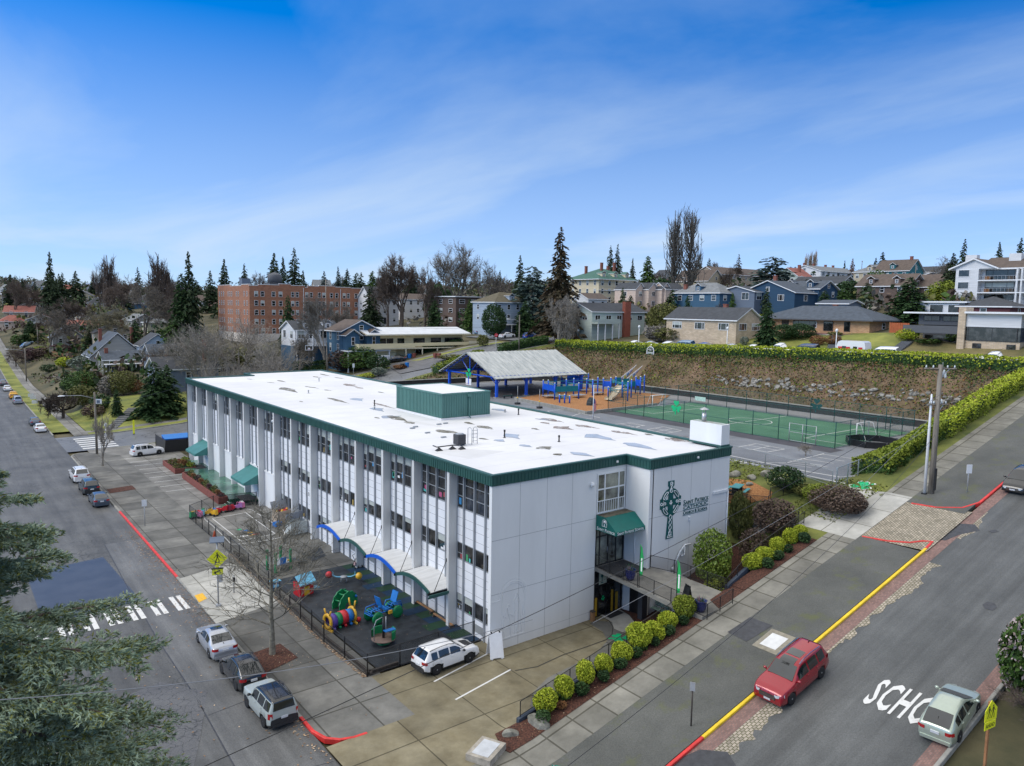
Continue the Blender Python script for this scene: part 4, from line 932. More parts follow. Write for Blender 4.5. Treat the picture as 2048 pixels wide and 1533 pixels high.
for a0 in (1.0,-1.3):
 mb=MB()
 for k in range(7):
  a,b=a0+k*.22,a0+(k+1)*.22; mb.add([(.88*math.cos(q)*rr_,.88*math.sin(q)*rr_,z) for z in(.4,.98) for rr_ in(1,.93) for q in(a,b)],[(0,1,5,4),(2,6,7,3),(4,5,7,6)])
 mb.obj('side_wall',M_toyg,t)
MB().tube([(0,0,.05),(0,0,1.9)],.1,8).obj('post',M_black,t); mb=MB(); mb.tube([(-.8,-.1,.4),(-.82,-.1,1.45),(-.6,-.05,1.85),(-.1,0,1.95)],.035,6); mb.tube([(.25,.1,.4),(.25,.1,1.9)],.035,6); mb.obj('hand_rail',M_steel,t); MB().box(-.1,.75,-.5,-.1,.98,1.02).obj('shelf',M_toyb,t); MB().lathe((0,0,0),[(.5,0),(.5,.05),(.1,.3)],12).obj('base',M_toyg,t)
t=toy('playhouse','little playhouse with a sky blue roof and red walls under the bare tree','playhouse',607,1188,.2)
mb=MB(); mb.box(-.65,.65,-.5,.5,0,1.15); mb.obj('wall',M_toyr,t); mb=MB(); mb.add([(-.8,-.75,1.05),(.8,-.75,1.05),(.8,.05,1.75),(-.8,.05,1.75),(-.8,.8,1.05),(.8,.8,1.05)],[(0,1,2,3),(3,2,5,4)]); mb.ext([(-.8,-.75,1.0),(.8,-.75,1.0),(.8,.05,1.7),(-.8,.05,1.7)],(0,0,.04)); mb.obj('roof',M_sky,t)
MB().box(-.25,.25,-.53,-.49,.05,.8).obj('door',M_toyy,t); MB().box(.68,.7,-.35,.0,.55,.9).obj('window',M_toyb,t); MB().box(.7,1.25,-.6,-.1,.4,.45).obj('counter',M_sky,t)
t=toy('play_table','small sky blue play stand with two shelves behind the bare tree','play table',551,1180,.1)
MB().box(-.4,.4,-.3,.3,.75,.82).obj('table_top',M_sky,t); MB().box(-.35,.35,-.25,.25,.3,.36).obj('shelf',M_sky,t)
for sx in(-.3,.3):
 for sy in(-.2,.2): MB().tube([(sx,sy,0),(sx,sy,.76)],.04,6).obj('leg',M_toyb,t)
t=toy('play_structure','dark toddler climbing frame with green posts and a grey slide','climbing frame',572,1135,.25)
for x,y in((-1.5,-.6),(-1.5,.7),(.0,.8),(.0,-.7)): MB().box(x-.09,x+.09,y-.09,y+.09,0,1.9).obj('post',M_toyg,t)
MB().box(-1.5,.1,-.7,.8,.6,.7).obj('deck',M_grey,t); mb=MB(); mb.add([(.1,-.4,.75),(.1,.4,.75),(2.0,.4,.1),(2.0,-.4,.1),(.1,-.4,.9),(.1,.4,.9),(2.0,.4,.25),(2.0,-.4,.25)],[(0,1,2,3),(1,5,6,2),(0,3,7,4),(3,2,6,7)]); mb.obj('slide',M_grey,t)
mb=MB(); [mb.tube([(-1.5,-.6+1.3*k/4,1.3),(-1.5,-.6+1.3*k/4,.6)],.03,5) for k in range(5)]; mb.tube([(-.2,.8,1.9),(.6,1.0,1.3)],.03,5); mb.obj('bars',M_steel,t); MB().box(-1.1,-.5,-.75,-.68,.7,1.3).obj('play_panel',M_toyb,t); MB().ball((-.3,-.8,.95),.1,8,5).obj('bubble',M_toyy,t)
for k,(u,v) in enumerate(((848,1217),(886,1244))):
 t=toy('balance_beam',['orange wooden balance beam beside the wall nearer the canopies','orange wooden balance beam ending against the last fin'][k],'balance beam',u,v,PI/2,'balance beams by the wall')
 MB().box(-1.35,1.35,-.07,.07,.16,.26).obj('beam',M_wood,t)
 for s in(-1.2,1.2): MB().box(s-.1,s+.1,-.2,.2,0,.16).obj('foot',M_darkw,t)
t=toy('stroller','folded black push chair with pink cloth standing by the wall below the canopies','push chair',718,1134,.0)
mb=MB()
for k in range(4):
 x=-.55+k*.36
 mb.tube([(x,-.3,0),(x+.15,.0,.7),(x,.25,1.15),(x+.25,.3,1.2)],.03,5); mb.tube([(x,.35,0),(x+.1,-.1,.8),(x+.3,-.2,1.05)],.03,5); mb.lathe((x,-.3,.12),[(.12,-.02),(.12,.02)],8,'x'); mb.lathe((x+.1,.35,.12),[(.12,-.02),(.12,.02)],8,'x')
mb.obj('frame',M_black,t); mb=MB(); mb.box(-.5,-.2,-.2,.1,.25,.55); mb.box(.2,.5,-.15,.1,.3,.6); mb.obj('cloth_seat',mat('dusty_pink',(.45,.30,.30),.8,.2,3),t)
for k,(u,v,m_,lb) in enumerate(((566,1043,M_ply,'open plywood storage box full of red and yellow toys beside the wall'),(593,1066,mat('pale_grey_box',(.50,.53,.51),.6,.08,2),'pale grey storage box with a raised lid next to a fin'))):
 t=toy('storage_box',lb,'storage box',u,v,.12 if k==0 else .1)
 mb=MB(); w2=.95
 for q in ((-w2,w2,-.65,-.58),(-w2,w2,.58,.65),(-w2,-w2+.07,-.58,.58),(w2-.07,w2,-.58,.58)): mb.box(*q,.05,1.35)
 mb.box(-w2+.07,w2-.07,-.58,.58,.05,.1); mb.obj('box',m_,t)
 mb=MB(); mb.add([(-1,.6,1.38),(1,.6,1.38),(1,1.0 if k==0 else .2,2.2),(-1,1.0 if k==0 else .2,2.2),(-1,.66,1.36),(1,.66,1.36),(1,1.06 if k==0 else .26,2.18),(-1,1.06 if k==0 else .26,2.18)],[(0,1,2,3),(7,6,5,4),(0,3,7,4),(1,5,6,2),(2,6,7,3),(0,4,5,1)]); mb.obj('lid',M_grey if k==0 else mat('lid_lilac',(.40,.42,.48),.5,.08,2),t)
 if k==0:
  mb=MB(); rr=random.Random(2)
  for q in range(14): mb.mi=q%3; mb.ball((rr.uniform(-.75,.75),rr.uniform(-.45,.45),1.25),rr.uniform(.12,.2),7,5)
  o=mb.obj('toys',[M_toyr,M_toyy,M_toyr],t); o['kind']='stuff'
t=toy('ball','round orange ball resting against the wall beside the grey box','ball',605,1061); MB().ball((0,0,.38),.38,12,8).obj('ball',mat('orange_ball',(.45,.10,.03),.5,.15,3),t); MB().tube([(0,0,.74),(.03,0,.86)],.05,6).obj('valve',M_toyg,t)
t=toy('crate','small blue crate on the painted play track','crate',555,1052,.3); mb=MB(); [mb.box(*q,.0,.45) for q in((-.4,.4,-.3,-.25),(-.4,.4,.25,.3),(-.4,-.35,-.25,.25),(.35,.4,-.25,.25))]; mb.box(-.35,.35,-.25,.25,0,.05); mb.obj('crate',M_toyb,t)
MB().box(-.43,.43,-.33,.33,.40,.45).obj('rim',M_toyb,t)
t=toy('traffic_cone','orange traffic cone inside the black yard fence','cone',429,1077); mb=MB(); mb.lathe((0,0,.04),[(.2,0),(.05,.75),(.04,.76)],12); mb.obj('cone',mat('cone_orange',(.75,.11,.02),.5,.05,3),t); MB().box(-.26,.26,-.26,.26,0,.045).obj('base',M_toyr,t)
def ride_on(u,v,m1,m2,lb,rot,s=1.):
 t=toy('ride_on_toy',lb,'ride-on toy',u,v,rot,'ride-on toys along the fence')
 mb=MB(); mb.add([(-.45*s,-.2,.2),(.45*s,-.2,.2),(.5*s,-.16,.42),(.1*s,-.16,.5),(-.15*s,-.16,.7*s),(-.45*s,-.16,.68*s)]+[(-.45*s,.2,.2),(.45*s,.2,.2),(.5*s,.16,.42),(.1*s,.16,.5),(-.15*s,.16,.7*s),(-.45*s,.16,.68*s)],[(0,1,2,3,4,5),(11,10,9,8,7,6)]+[(i,(i+1)%6+0,(i+1)%6+6,i+6) for i in range(6)]); mb.obj('body',m1,t)
 for x in(-.3*s,.3*s):
  for y in(-.24,.24): MB().lathe((x,y,.15),[(.15,-.04),(.15,.04)],9,'y').obj('wheel',M_black,t)
 mb=MB(); mb.tube([(.15*s,0,.45),(.08*s,0,.8),(.08*s,-.2,.86),(.08*s,.2,.86)],.03,5); mb.obj('handlebar',m2,t); MB().box(-.32*s,-.05*s,-.14,.14,.70*s,.74*s).obj('seat',m2,t)
RO=[(389,1037,M_toyg,M_toyy,'green and yellow ride-on toy in the corner of the fence'),(397,1036,M_pink,M_toyr,'pink ride-on toy near the fence corner'),(407,1032,M_sky,M_toyg,'sky blue and green ride-on toy by the fence'),(416,1031,M_toyy,M_black,'yellow ride-on toy with black seat by the fence'),(428,1032,M_toyy,M_toyb,'yellow ride-on toy with blue handlebar by the fence'),(437,1028,M_toyr,M_grey,'red ride-on car with grey handlebar by the fence'),(446,1025,M_toyr,M_toyg,'red ride-on toy with green handlebar by the fence'),(456,1023,mat('toy_maroon',(.25,.02,.05),.5,.1,3),M_black,'dark red ride-on toy by the fence'),(466,1021,M_toyr,M_black,'bright red tall ride-on toy by the fence'),(476,1019,mat('toy_lilac',(.40,.18,.45),.5,.1,3),M_pink,'lilac and pink ride-on toy at the end of the row'),(483,1017,M_pink,mat('toy_white',(.7,.7,.7),.5,.1,3),'pink and white ride-on toy last in the row')]
for k,q in enumerate(RO): ride_on(*q,rot=.3+(k*1.7)%2.6,s=1.15)
mb=MB(); mb.box(-2.6,.66,50.0,75.8,-.3,.6);
mb.mi=1; mb.box(-1.6,.4,48.2,51.6,.0,.0) if False else None
M_gterr=mat('green_terrace',(.012,.10,.06),.25,.35,.35,col2=(.10,.23,.16),detail=8)
mb.mi=0
for k in range(2): mb.box(-2.6,.66,50-.32*(k+1),50-.32*k,-.3,.4-.2*k); mb.box(-2.6-.34*(k+1),-2.6-.34*k,67.5,69.3,-.3,.4-.2*k); mb.box(-2.6-.34*(k+1),-2.6-.34*k,48.9,50.,-.3,.4-.2*k)
o=mb.obj('terrace',M_gterr); o['kind']='structure'
sheet('door_mat',[[(-1.6,48.2),(.2,48.2),(.2,51.2),(-1.6,51.2)]],mat('door_mat',(.03,.03,.032),.9,.2,3),.62); sheet('door_mat',[[(-1.4,69.2),(.2,69.2),(.2,72.2),(-1.4,72.2)]],MATS['door_mat'],.62)
mb=MB()
for k in range(2): mb.box(-2.6-.34*(k+1)-.0,-2.6-.34*(k+1)+.05,67.5,69.3,.4-.2*k+.002,.4-.2*k+.012); mb.box(-2.6-.34*(k+1),-2.6-.34*(k+1)+.05,48.9,50,.4-.2*k+.002,.4-.2*k+.012)
o=mb.obj('step_edge',M_white); o['kind']='structure'
def planter(name,lb,x0,x1,y0,y1,h):
 t=thing(name,lb,'planter',(0,0,0)); mb=MB()
 for q in((x0,x1,y0,y0+.15),(x0,x1,y1-.15,y1),(x0,x0+.15,y0+.15,y1-.15),(x1-.15,x1,y0+.15,y1-.15)): mb.box(*q,-.2,h)
 mb.obj('wall',M_brownr,t); MB().box(x0+.15,x1-.15,y0+.15,y1-.15,.0,h-.12).obj('soil',M_mulch,t); return t
planter('planter_box','long low red planter box of dark shrubs beside the green terrace',-3.75,-2.62,50.6,67.2,.85)
planter('planter_box','short red planter box with mixed flowers below the far awning',-3.9,-1.0,70.4,77.6,.7)
sheet('pavement',[[(11.2,-2.0),(11.4,-8.0),(6.8,-8.0),(5.6,-7.8),(1.8,-7.7),(-1.5,-7.9),(-2.2,-7.2),(-1.0,-6.0),(1.0,-5.1),(3.5,-4.8),(6.2,-4.4),(8.2,-3.5),(9.0,-2.2),(9.2,-.6),(10,-.3)]],M_walkL,.014)
sheet('pavement',[pxpoly([(1199,1232),(1236,1216),(1262,1235),(1276,1255),(1277,1262),(1246,1266),(1228,1258),(1224,1245)])],M_pale,.02)
sheet('joint_line',pxband([(1199,1232),(1218,1242),(1226,1255),(1224,1270),(1213,1280),(1180,1292),(1125,1311),(1075,1334),(1030,1342)],.07)+pxband([(1236,1216),(1258,1230),(1272,1248),(1278,1262)],.07),mat('joint_dark',(.04,.04,.038),.9,0),.024)
sheet('door_mat',[pxpoly([(1202,1228),(1231,1219),(1248,1227),(1221,1238)])],MATS['door_mat'],.03)
c=G(1242,1277);
for k,p in enumerate(shamrock((0,0),.85)):
 ca,sa=math.cos(-2.2),math.sin(-2.2); sheet('painted_shamrock',[[(c.x+x*ca-y*sa,c.y+x*sa+y*ca) for x,y in p]],M_shrock,.03+.003*k)
c=G(1721,974)
for k,p in enumerate(shamrock((0,0),1.0)):
 ca,sa=math.cos(.6),math.sin(.6); sheet('painted_shamrock',[[(c.x+(x*ca-y*sa)*1.15,c.y+(x*sa+y*ca)*1.15) for x,y in p]],M_white,.03+.003*k); sheet('painted_shamrock',[[(c.x+x*ca-y*sa,c.y+x*sa+y*ca) for x,y in p]],M_shrock,.045+.003*k)
wy=-8.35
mb=MB(); W=[(-4.1,wy-.15),(10.5,wy-.15),(10.5,wy+.1),(-4.1,wy+.1)]
n=12
for k in range(n):
 xa=-4.1+14.6*k/n; xb=-4.1+14.6*(k+1)/n
 ta,tb=max(.45,zs(xa)+.12),max(.45,zs(xb)+.12)
 mb.add([(xa,wy-.15,-.2),(xb,wy-.15,-.2),(xb,wy+.1,-.2),(xa,wy+.1,-.2),(xa,wy-.15,ta),(xb,wy-.15,tb),(xb,wy+.1,tb),(xa,wy+.1,ta)],[(4,5,6,7),(0,1,5,4),(2,3,7,6)]+([(3,0,4,7)] if k==0 else [])+([(1,2,6,5)] if k==n-1 else []))
t=mb.obj('retaining_wall',M_navy); tag(t,'low dark blue wall between the entrance court and the shrub bed','wall')
def rail(name,lb,pts,h=1.05,m=M_black,mesh=True,vert=None):
 t=thing(name,lb,'railing',pts[0]); o=Vector(pts[0]); P=[Vector(p)-o for p in pts]; mb=MB(); mm=MB()
 q=[]
 for a,b in zip(P,P[1:]):
  k=max(1,round((b-a).length/1.7)); q+=[a+(b-a)*i/k for i in range(k)]
 q.append(P[-1])
 for p in q: MB().box(p.x-.022,p.x+.022,p.y-.022,p.y+.022,p.z-.05,p.z+h).obj('post',m,t)
 for a,b in zip(q,q[1:]):
  for z in (h,.12): mb.tube([a+Vector((0,0,z)),b+Vector((0,0,z))],.024,5)
  mm.poly([a+Vector((0,0,.14)),b+Vector((0,0,.14)),b+Vector((0,0,h-.03)),a+Vector((0,0,h-.03))])
 mb.obj('hand_rail',m,t)
 if mesh: mm.obj('mesh_panel',M_blackmesh,t,fix=False)
 return t
rail('railing','black mesh railing on the dark blue wall behind the clipped shrubs',[(x,wy,max(.45,zs(x)+.12)) for x in (-3.9,0,5,9.9)],1.0)
zr0,zr1=4.2,3.62
mb=MB(); mb.add([(10.1,-.0,zr0),(13.36,0,zr0),(14.3,-4.5,zr0-.05),(14.6,-10.2,zr1+.32),(10.4,-10.2,zr1-.0),(10.1,-4.5,zr0-.25)]+[(10.1,-.0,zr0-.28),(13.36,0,zr0-.28),(14.3,-4.5,zr0-.33),(14.6,-10.2,zr1-.1),(10.4,-10.2,zr1-.4),(10.1,-4.5,zr0-.5)],[(0,5,4,3,2,1),(6,7,8,9,10,11)]+[(i,(i+1)%6,(i+1)%6+6,i+6) for i in range(6)])
t=mb.obj('entrance_ramp',mat('ramp_concrete',(.17,.165,.15),.8,.15,.9,col2=(.24,.23,.2))); tag(t,'grey concrete ramp from the pavement to the upper entrance door','ramp')
mb=MB(); mb.box(10.35,14.2,-10.15,-9.2,.5,3.3); o=mb.obj('ramp_abutment',M_navy); tag(o,'dark wall carrying the street end of the entrance ramp','wall')
sheet_m=mat('ramp_mat',(.035,.036,.04),.8,.2,3)
MB().box(10.25,13.2,-2.6,-.15,zr0+.002,zr0+.015).obj('mat',sheet_m,t)
rail('railing','black mesh railing along the street corner side of the entrance ramp',[(10.15,-.1,zr0),(10.15,-4.5,zr0-.22),(10.4,-10.6,zr1-.0),(13.2,-10.6,zr1+.45)],1.05)
rail('railing','black railing along the upper side of the entrance ramp beside the cross wall',[(13.5,-2.7,zr0),(14.25,-4.5,zr0-.05),(14.5,-9.0,zr1+.42)],1.05)
rail('railing','long black railing between the sunken shrubs and the pavement',[(14.7,-9.0,zr1+.45),(19.5,-8.25,zs(19.5)+.15),(26.5,-7.9,zs(26.5)+.1)],1.0)
mb=MB()
for a,b in (((14.7,-9.0),(19.5,-8.3)),((19.5,-8.3),(24.5,-8.05))):
 pl=line(a,b,.25); mb.add([(x,y,zs(x)-1.2) for x,y in pl]+[(x,y,zs(x)+.22) for x,y in pl],[(4,5,6,7),(0,1,5,4),(2,3,7,6),(1,2,6,5),(3,0,4,7)])
o=mb.obj('retaining_wall',M_navy); tag(o,'dark sloping kerb wall under the long railing by the clipped shrubs','wall')
for k,(u,v,lb) in enumerate(((1290,1200,'green feather banner nearer the school door on the ramp rail'),(1361,1236,'green feather banner nearer the pavement on the ramp rail'))):
 x,y=((10.2,-4.6),(10.3,-8.0))[k]; z=zr0-.25 if k==0 else zr1+.1
 t=thing('feather_banner',lb,'banner',(x,y,z),0,'green banners on the ramp')
 MB().tube([(0,0,-.2),(0,0,2.4),(.0,-.05,3.2)],.025,6).obj('pole',M_black,t)
 mb=MB(); mb.ext([(0,.02,.9),(0,-.28,1.0),(0,-.33,2.4),(0,-.18,3.1),(0,.02,3.3)],(.02,0,0)); mb.obj('banner_cloth',mat('banner_green',(.01,.33,.08),.7,.1,3),t)
 mb=MB(); mb.mi=0; mb.box(-.006,-.002,-.24,-.12,1.3,2.3); mb.box(.022,.026,-.24,-.12,1.3,2.3) if False else None; mb.obj('banner_mark',M_wlet,t)
from_r=random.Random(3)
def pot(x,y,z,lb):
 t=thing('plant_pot',lb,'plant pot',(x,y,z),0,'blue glazed pots'); MB().lathe((0,0,0),[(.28,0),(.36,.25),(.42,.5),(.38,.72),(.43,.8),(.38,.8),(.34,.7)],16).obj('pot',mat('blue_glaze',(.008,.015,.13),.15,.2,3,coat=.5),t)
 mb=MB()
 for k in range(40):
  a=from_r.uniform(0,6.3); l=from_r.uniform(.2,.55); rr_=from_r.uniform(0,.25); x0,y0=rr_*math.cos(a),rr_*math.sin(a); mb.mi=0 if k<32 else 1
  mb.add([(x0-.03,y0,.7),(x0+.03,y0,.7),(x0+.35*l*math.cos(a),y0+.35*l*math.sin(a),.7+l)],[(0,1,2)])
 mb.obj('foliage',[mat('pot_leaf',(.05,.16,.06),.6,.3,9),M_pink],t,fix=False)
pot(10.75,-3.2,zr0-.15,'blue glazed pot with grassy plant near the upper entrance door'); pot(11.0,-9.6,zr1+.05,'blue glazed pot with flowers at the street end of the ramp')
t=thing('sandwich_board','black sandwich board beside the blue pot at the street end of the ramp','sign board',(10.9,-8.5,zr1+.12),1.3); mb=MB(); mb.ext([(-.4,-.3,0),(.4,-.3,0),(.3,-.02,1.35),(-.3,-.02,1.35)],(0,.04,0)); mb.obj('board',M_black,t); mb=MB(); mb.ext([(-.4,.32,0),(.4,.32,0),(.3,.03,1.35),(-.3,.03,1.35)],(0,.03,0)); mb.obj('board',M_black,t); mb=MB(); [mb.box(x-.06,x+.06,-.04,.04,1.35,1.5) for x in(-.22,0,.22)]; mb.obj('handle',M_black,t)
p=G(1308,1226); t=thing('bench','pale green slatted bench in front of the white pickets','bench',p,-PI/2+.06)
M_bench=mat('bench_green',(.20,.30,.245),.6,.12,3)
mb=MB(); [mb.box(-1.25,1.25,-.28+k*.14,-.17+k*.14,.42,.46) for k in range(4)]; mb.obj('seat',M_bench,t)
mb=MB(); [mb.box(-1.25,1.25,.30,.33,.55+k*.13,.64+k*.13) for k in range(3)]; mb.obj('backrest',M_bench,t)
for x in(-1.1,1.1):
 for y in(-.22,.28): MB().box(x-.04,x+.04,y-.04,y+.04,0,.45 if y<0 else .92).obj('leg',M_bench,t)
p=G(1320,1221); t=thing('picket_fence','short white picket fence behind the green bench','fence',p,-PI/2+.06)
mb=MB(); mb.box(-1.5,1.5,.05,.09,.35,.43); mb.box(-1.5,1.5,.05,.09,.9,.98); mb.obj('rail',M_panel,t)
for k in range(13): MB().ext([(-1.45+k*.23,.02,.1),(-1.32+k*.23,.02,.1),(-1.32+k*.23,.02,1.25),(-1.385+k*.23,.02,1.4),(-1.45+k*.23,.02,1.25)],(0,.03,0)).obj('picket',M_panel,t)
p=ay(1186,1233,-.35); t=thing('wooden_post_bin','small brown wooden box at the foot of the wall by the lower doors','box',(p[0],-.3,0)); MB().box(-.14,.14,-.14,.14,0,.75).obj('box',M_wood,t); MB().box(-.17,.17,-.17,.17,.75,.82).obj('lid',M_darkw,t)
p=G(990,1313); t=thing('sandwich_board','blank white folding sign board by the corner of the school','sign board',p,-.35)
M_wp=mat('white_plastic',(.74,.75,.77),.45,.04,3)
mb=MB(); mb.ext([(-.5,-.55,.08),(-.35,-.55,.0),(-.25,-.55,.12),(.25,-.55,.12),(.35,-.55,0),(.5,-.55,0.08),(.45,-.04,1.75),(-.45,-.04,1.75)],(0,.05,0)); mb.obj('front_board',M_wp,t); mb=MB(); mb.ext([(-.5,.55,0),(.5,.55,0),(.45,.03,1.75),(-.45,.03,1.75)],(0,.04,0)); mb.obj('rear_board',M_wp,t); mb=MB(); [mb.box(x-.05,x+.05,-.06,.06,1.72,1.8) for x in(-.3,.3)]; mb.obj('hinge',M_black,t)
p=G(972,1510); t=thing('utility_vault','raised concrete utility vault with pale steel lid at the tip of the mulch bed','utility vault',p,.45); mb=MB(); mb.box(-.95,.95,-.75,.75,-.2,.38); mb.obj('vault',mat('vault_concrete',(.34,.31,.26),.85,.3,2),t); MB().box(-.72,.72,-.5,.5,.38,.40).obj('lid',mat('vault_lid',(.5,.52,.54),.4,.1,2),t)
t=thing('utility_cover','concrete framed white square cover set in the asphalt strip','utility cover',G(1548,1284,.01),.02); MB().box(-1.15,1.15,-.85,.85,-.1,.02).obj('frame',mat('cover_frame',(.24,.22,.17),.85,.2,3),t); MB().box(-.75,.75,-.55,.55,.02,.035).obj('lid',mat('cover_white',(.62,.63,.62),.5,.08,2),t)
t.rotation_euler=(0,-math.atan(.213),.02)
M_rock=mat('garden_rock',(.14,.14,.11),.9,.35,1.5,col2=(.30,.29,.25),bump=.6,bscale=5)
def rock(p,s,seed,lb,squash=.55,group='boulders in the beds'):
 r=random.Random(seed); bm=bmesh.new(); bmesh.ops.create_icosphere(bm,subdivisions=3,radius=1)
 k=[(Vector((r.gauss(0,1),r.gauss(0,1),r.gauss(0,1))).normalized(),r.uniform(.55,.9)) for _ in range(9)]
 for v in bm.verts:
  for d,c in k:
   e=v.co.dot(d)
   if e>c: v.co-=d*(e-c)
  v.co=Vector((v.co.x*s,v.co.y*s*.75,v.co.z*s*squash))
 me=bpy.data.meshes.new('boulder'); bm.to_mesh(me); bm.free(); me.materials.append(M_rock)
 o=link('boulder',me,None,p,r.uniform(0,3)); return tag(o,lb,'boulder',group)
rock(G(1076,1447),.85,1,'large mossy boulder in the mulch bed at the end of the blue wall'); rock(G(1021,1470),.55,2,'smaller flat boulder on the tip of the mulch bed')
for k,(u,v,s) in enumerate(((1468,950,.9),(1505,957,.7),(1536,951,1.0),(1500,970,.5),(1560,962,.7))): rock(G(u,v),s,10+k,['wide tan boulder on the bank above the picnic table','middle boulder on the bank above the picnic table','tall boulder under the bush on the bank','small boulder by the wood chips','boulder beside the bank bush'][k])
p=G(1474,988); t=thing('picnic_table','teal topped picnic table with black legs on orange wood chips','picnic table',p,.35)
M_tt=mat('teal_board',(.06,.27,.27),.5,.12,3)
MB().box(-.95,.95,-.42,.42,.72,.78).obj('table_top',M_tt,t)
for y in(-.85,.85): MB().box(-.95,.95,y-.15,y+.15,.42,.47).obj('bench_seat',M_tt,t)
for x in(-.7,.7): mb=MB(); mb.box(x-.06,x+.06,-.95,.95,.36,.42); mb.box(x-.06,x+.06,-.3,.3,.0,.72); mb.box(x-.07,x+.07,-.85,.85,0,.08); mb.obj('leg_frame',M_black,t)
fence('garden_fence','low black mesh fence on the concrete wall beside the columnar cypress','fence',[tuple(G(u,v)[:2]) for u,v in((1452,1012),(1500,1020),(1596,1052))],1.2,M_black,M_blackmesh,2.2,.035)
fence('garden_fence','black mesh fence with a gate stepping round the lawn below the picnic table','fence',[tuple(G(u,v)[:2]) for u,v in((1452,1000),(1536,1018),(1540,1000),(1592,985),(1600,970))],1.1,M_black,M_blackmesh,1.8,.035)
q=[G(u,v) for u,v in((1456,1048),(1500,1056),(1588,1060))]
mb=MB()
for a,b in zip(q,q[1:]):
 pl=line(a,b,.3); mb.add([(x,y,a.z-2.0) for x,y in pl]+[(pl[0][0],pl[0][1],a.z+.5),(pl[1][0],pl[1][1],b.z+.45),(pl[2][0],pl[2][1],b.z+.45),(pl[3][0],pl[3][1],a.z+.5)],[(4,5,6,7),(0,1,5,4),(2,3,7,6),(1,2,6,5),(3,0,4,7)])
o=mb.obj('garden_wall',mat('weathered_concrete',(.22,.215,.19),.9,.35,.8,col2=(.45,.44,.41),detail=9)); tag(o,'stained concrete retaining wall below the lawn beside the cypress','wall')
# ---------------------------------------------------------------- upper play court
CZ=8.6
def C(u,v,z=CZ): return Vector(az(u,v,z))
M_turf=mat('turf',(.045,.145,.075),.9,.10,.3,col2=(.07,.185,.10),bump=.2,bscale=30)
M_fieldgreen=mat('fence_green',(.008,.07,.065),.45,.1,3)
M_gmesh=mat('green_mesh',(.03,.09,.09),.5,0,alpha=.16)
M_gatemesh=mat('gate_mesh',(.05,.055,.06),.5,0,alpha=.2)
fl=[C(1226,825),C(1675,895),C(1812,864),C(1366,806)]
fx0,fx1=52.4,71.6; fy0,fy1=4.0,39.9
sheet('playing_field',[rect(fx0,fx1,fy0,fy1)],M_turf,.02)
ln=[line((fx0,21.8),(fx1,21.8),.12),line((fx0+3.2,fy1-5.5),(fx1-3.2,fy1-5.5),.12),line((fx0+3.2,fy1-5.5),(fx0+3.2,fy1),.12),line((fx1-3.2,fy1-5.5),(fx1-3.2,fy1),.12),line((fx0+3.2,fy0+5.5),(fx1-3.2,fy0+5.5),.12),line((fx0+3.2,fy0+5.5),(fx0+3.2,fy0),.12),line((fx1-3.2,fy0+5.5),(fx1-3.2,fy0),.12)]
cx_,cy_=(fx0+fx1)/2,21.8
for k in range(28):
 a,b=2*PI*k/28,2*PI*(k+1)/28; ln.append(line((cx_+3*math.cos(a),cy_+3*math.sin(a)),(cx_+3*math.cos(b),cy_+3*math.sin(b)),.12))
sheet('field_line',ln,M_white,.036)
M_steelg=mat('fence_grey',(.26,.30,.31),.4,.1,3,metal=.3)
sheet('court_edge',[rect(fx0-3.2,fx0-.2,2.5,41.5)],mat('asphalt_dark',(.06,.055,.06),.6,.2,.5),.012)
fence('field_fence','tall green chain link fence round the artificial turf field','fence',[(fx0-.3,fy1+.6),(fx0-.3,fy0-.4),(fx1+.4,fy0-.4),(fx1+.4,fy1+.6),(fx0-.3,fy1+.6)],3.05,M_fieldgreen,M_gmesh,3.6,.05,z=CZ,rail=3)
t=thing('field_gate','pale grey double gate in the near side of the green field fence','gate',(fx0-.38,7.7,CZ))
for y in(-1.75,0,1.75): MB().tube([(0,y,0),(0,y,2.3)],.05,6).obj('gate_post',M_steel,t)
mb=MB(); [mb.tube([(0,-1.7,z),(0,1.7,z)],.035,5) for z in(.15,1.2,2.25)]; mb.obj('gate_frame',M_steel,t)
def goal(x,y,rot,lb):
 t=thing('football_goal',lb,'goal',(x,y,CZ),rot,'white goals on the field'); M=mat('goal_white',(.72,.73,.73),.5,.05,2)
 mb=MB(); mb.tube([(-1.5,0,0),(-1.5,0,2.0),(1.5,0,2.0),(1.5,0,0)],.075,7); mb.obj('frame',M,t)
 mb=MB(); [mb.tube([(s,0,2.0),(s,.5,1.95),(s,1.2,.05),(s,0,.05)],.035,5) for s in(-1.5,1.5)]; mb.tube([(-1.5,1.2,.05),(1.5,1.2,.05)],.035,5); mb.obj('stay',M,t)
goal(cx_,fy1-1.0,0,'white goal at the playground end of the turf field'); goal(cx_,fy0+1.4,PI,'white goal at the street end of the turf field')
for k,(x,y,m_,lb) in enumerate(((fx0-.42,27.0,M_shrock,'bright green shamrock plate on the near field fence'),(fx1+.5,17.5,M_fieldgreen,'dark green shamrock plate on the far field fence'))):
 mb=MB()
 for j,p in enumerate(shamrock((0,0),1.0)): mb.ext([(x,y+a,CZ+2.2+b) for a,b in p],(-.05-.004*j,0,0))
 o=mb.obj('shamrock_plate',m_); tag(o,lb,'sign','shamrock plates on the field fence')
mb=MB(); mb.box(fx0+.1,fx0+.14,30,32,CZ+1.9,CZ+2.6) if False else mb.box(fx1-.1,fx1-.06,37,39.2,CZ+.5,CZ+1.2); o=mb.obj('fence_sign',mat('sign_palegreen',(.45,.62,.55),.5,.2,4)); tag(o,'pale green notice board hung inside the field fence','sign')
p=C(1745,890); t=thing('game_pit','black octagonal game pit on the court corner by the hedge','game pit',p,.2)
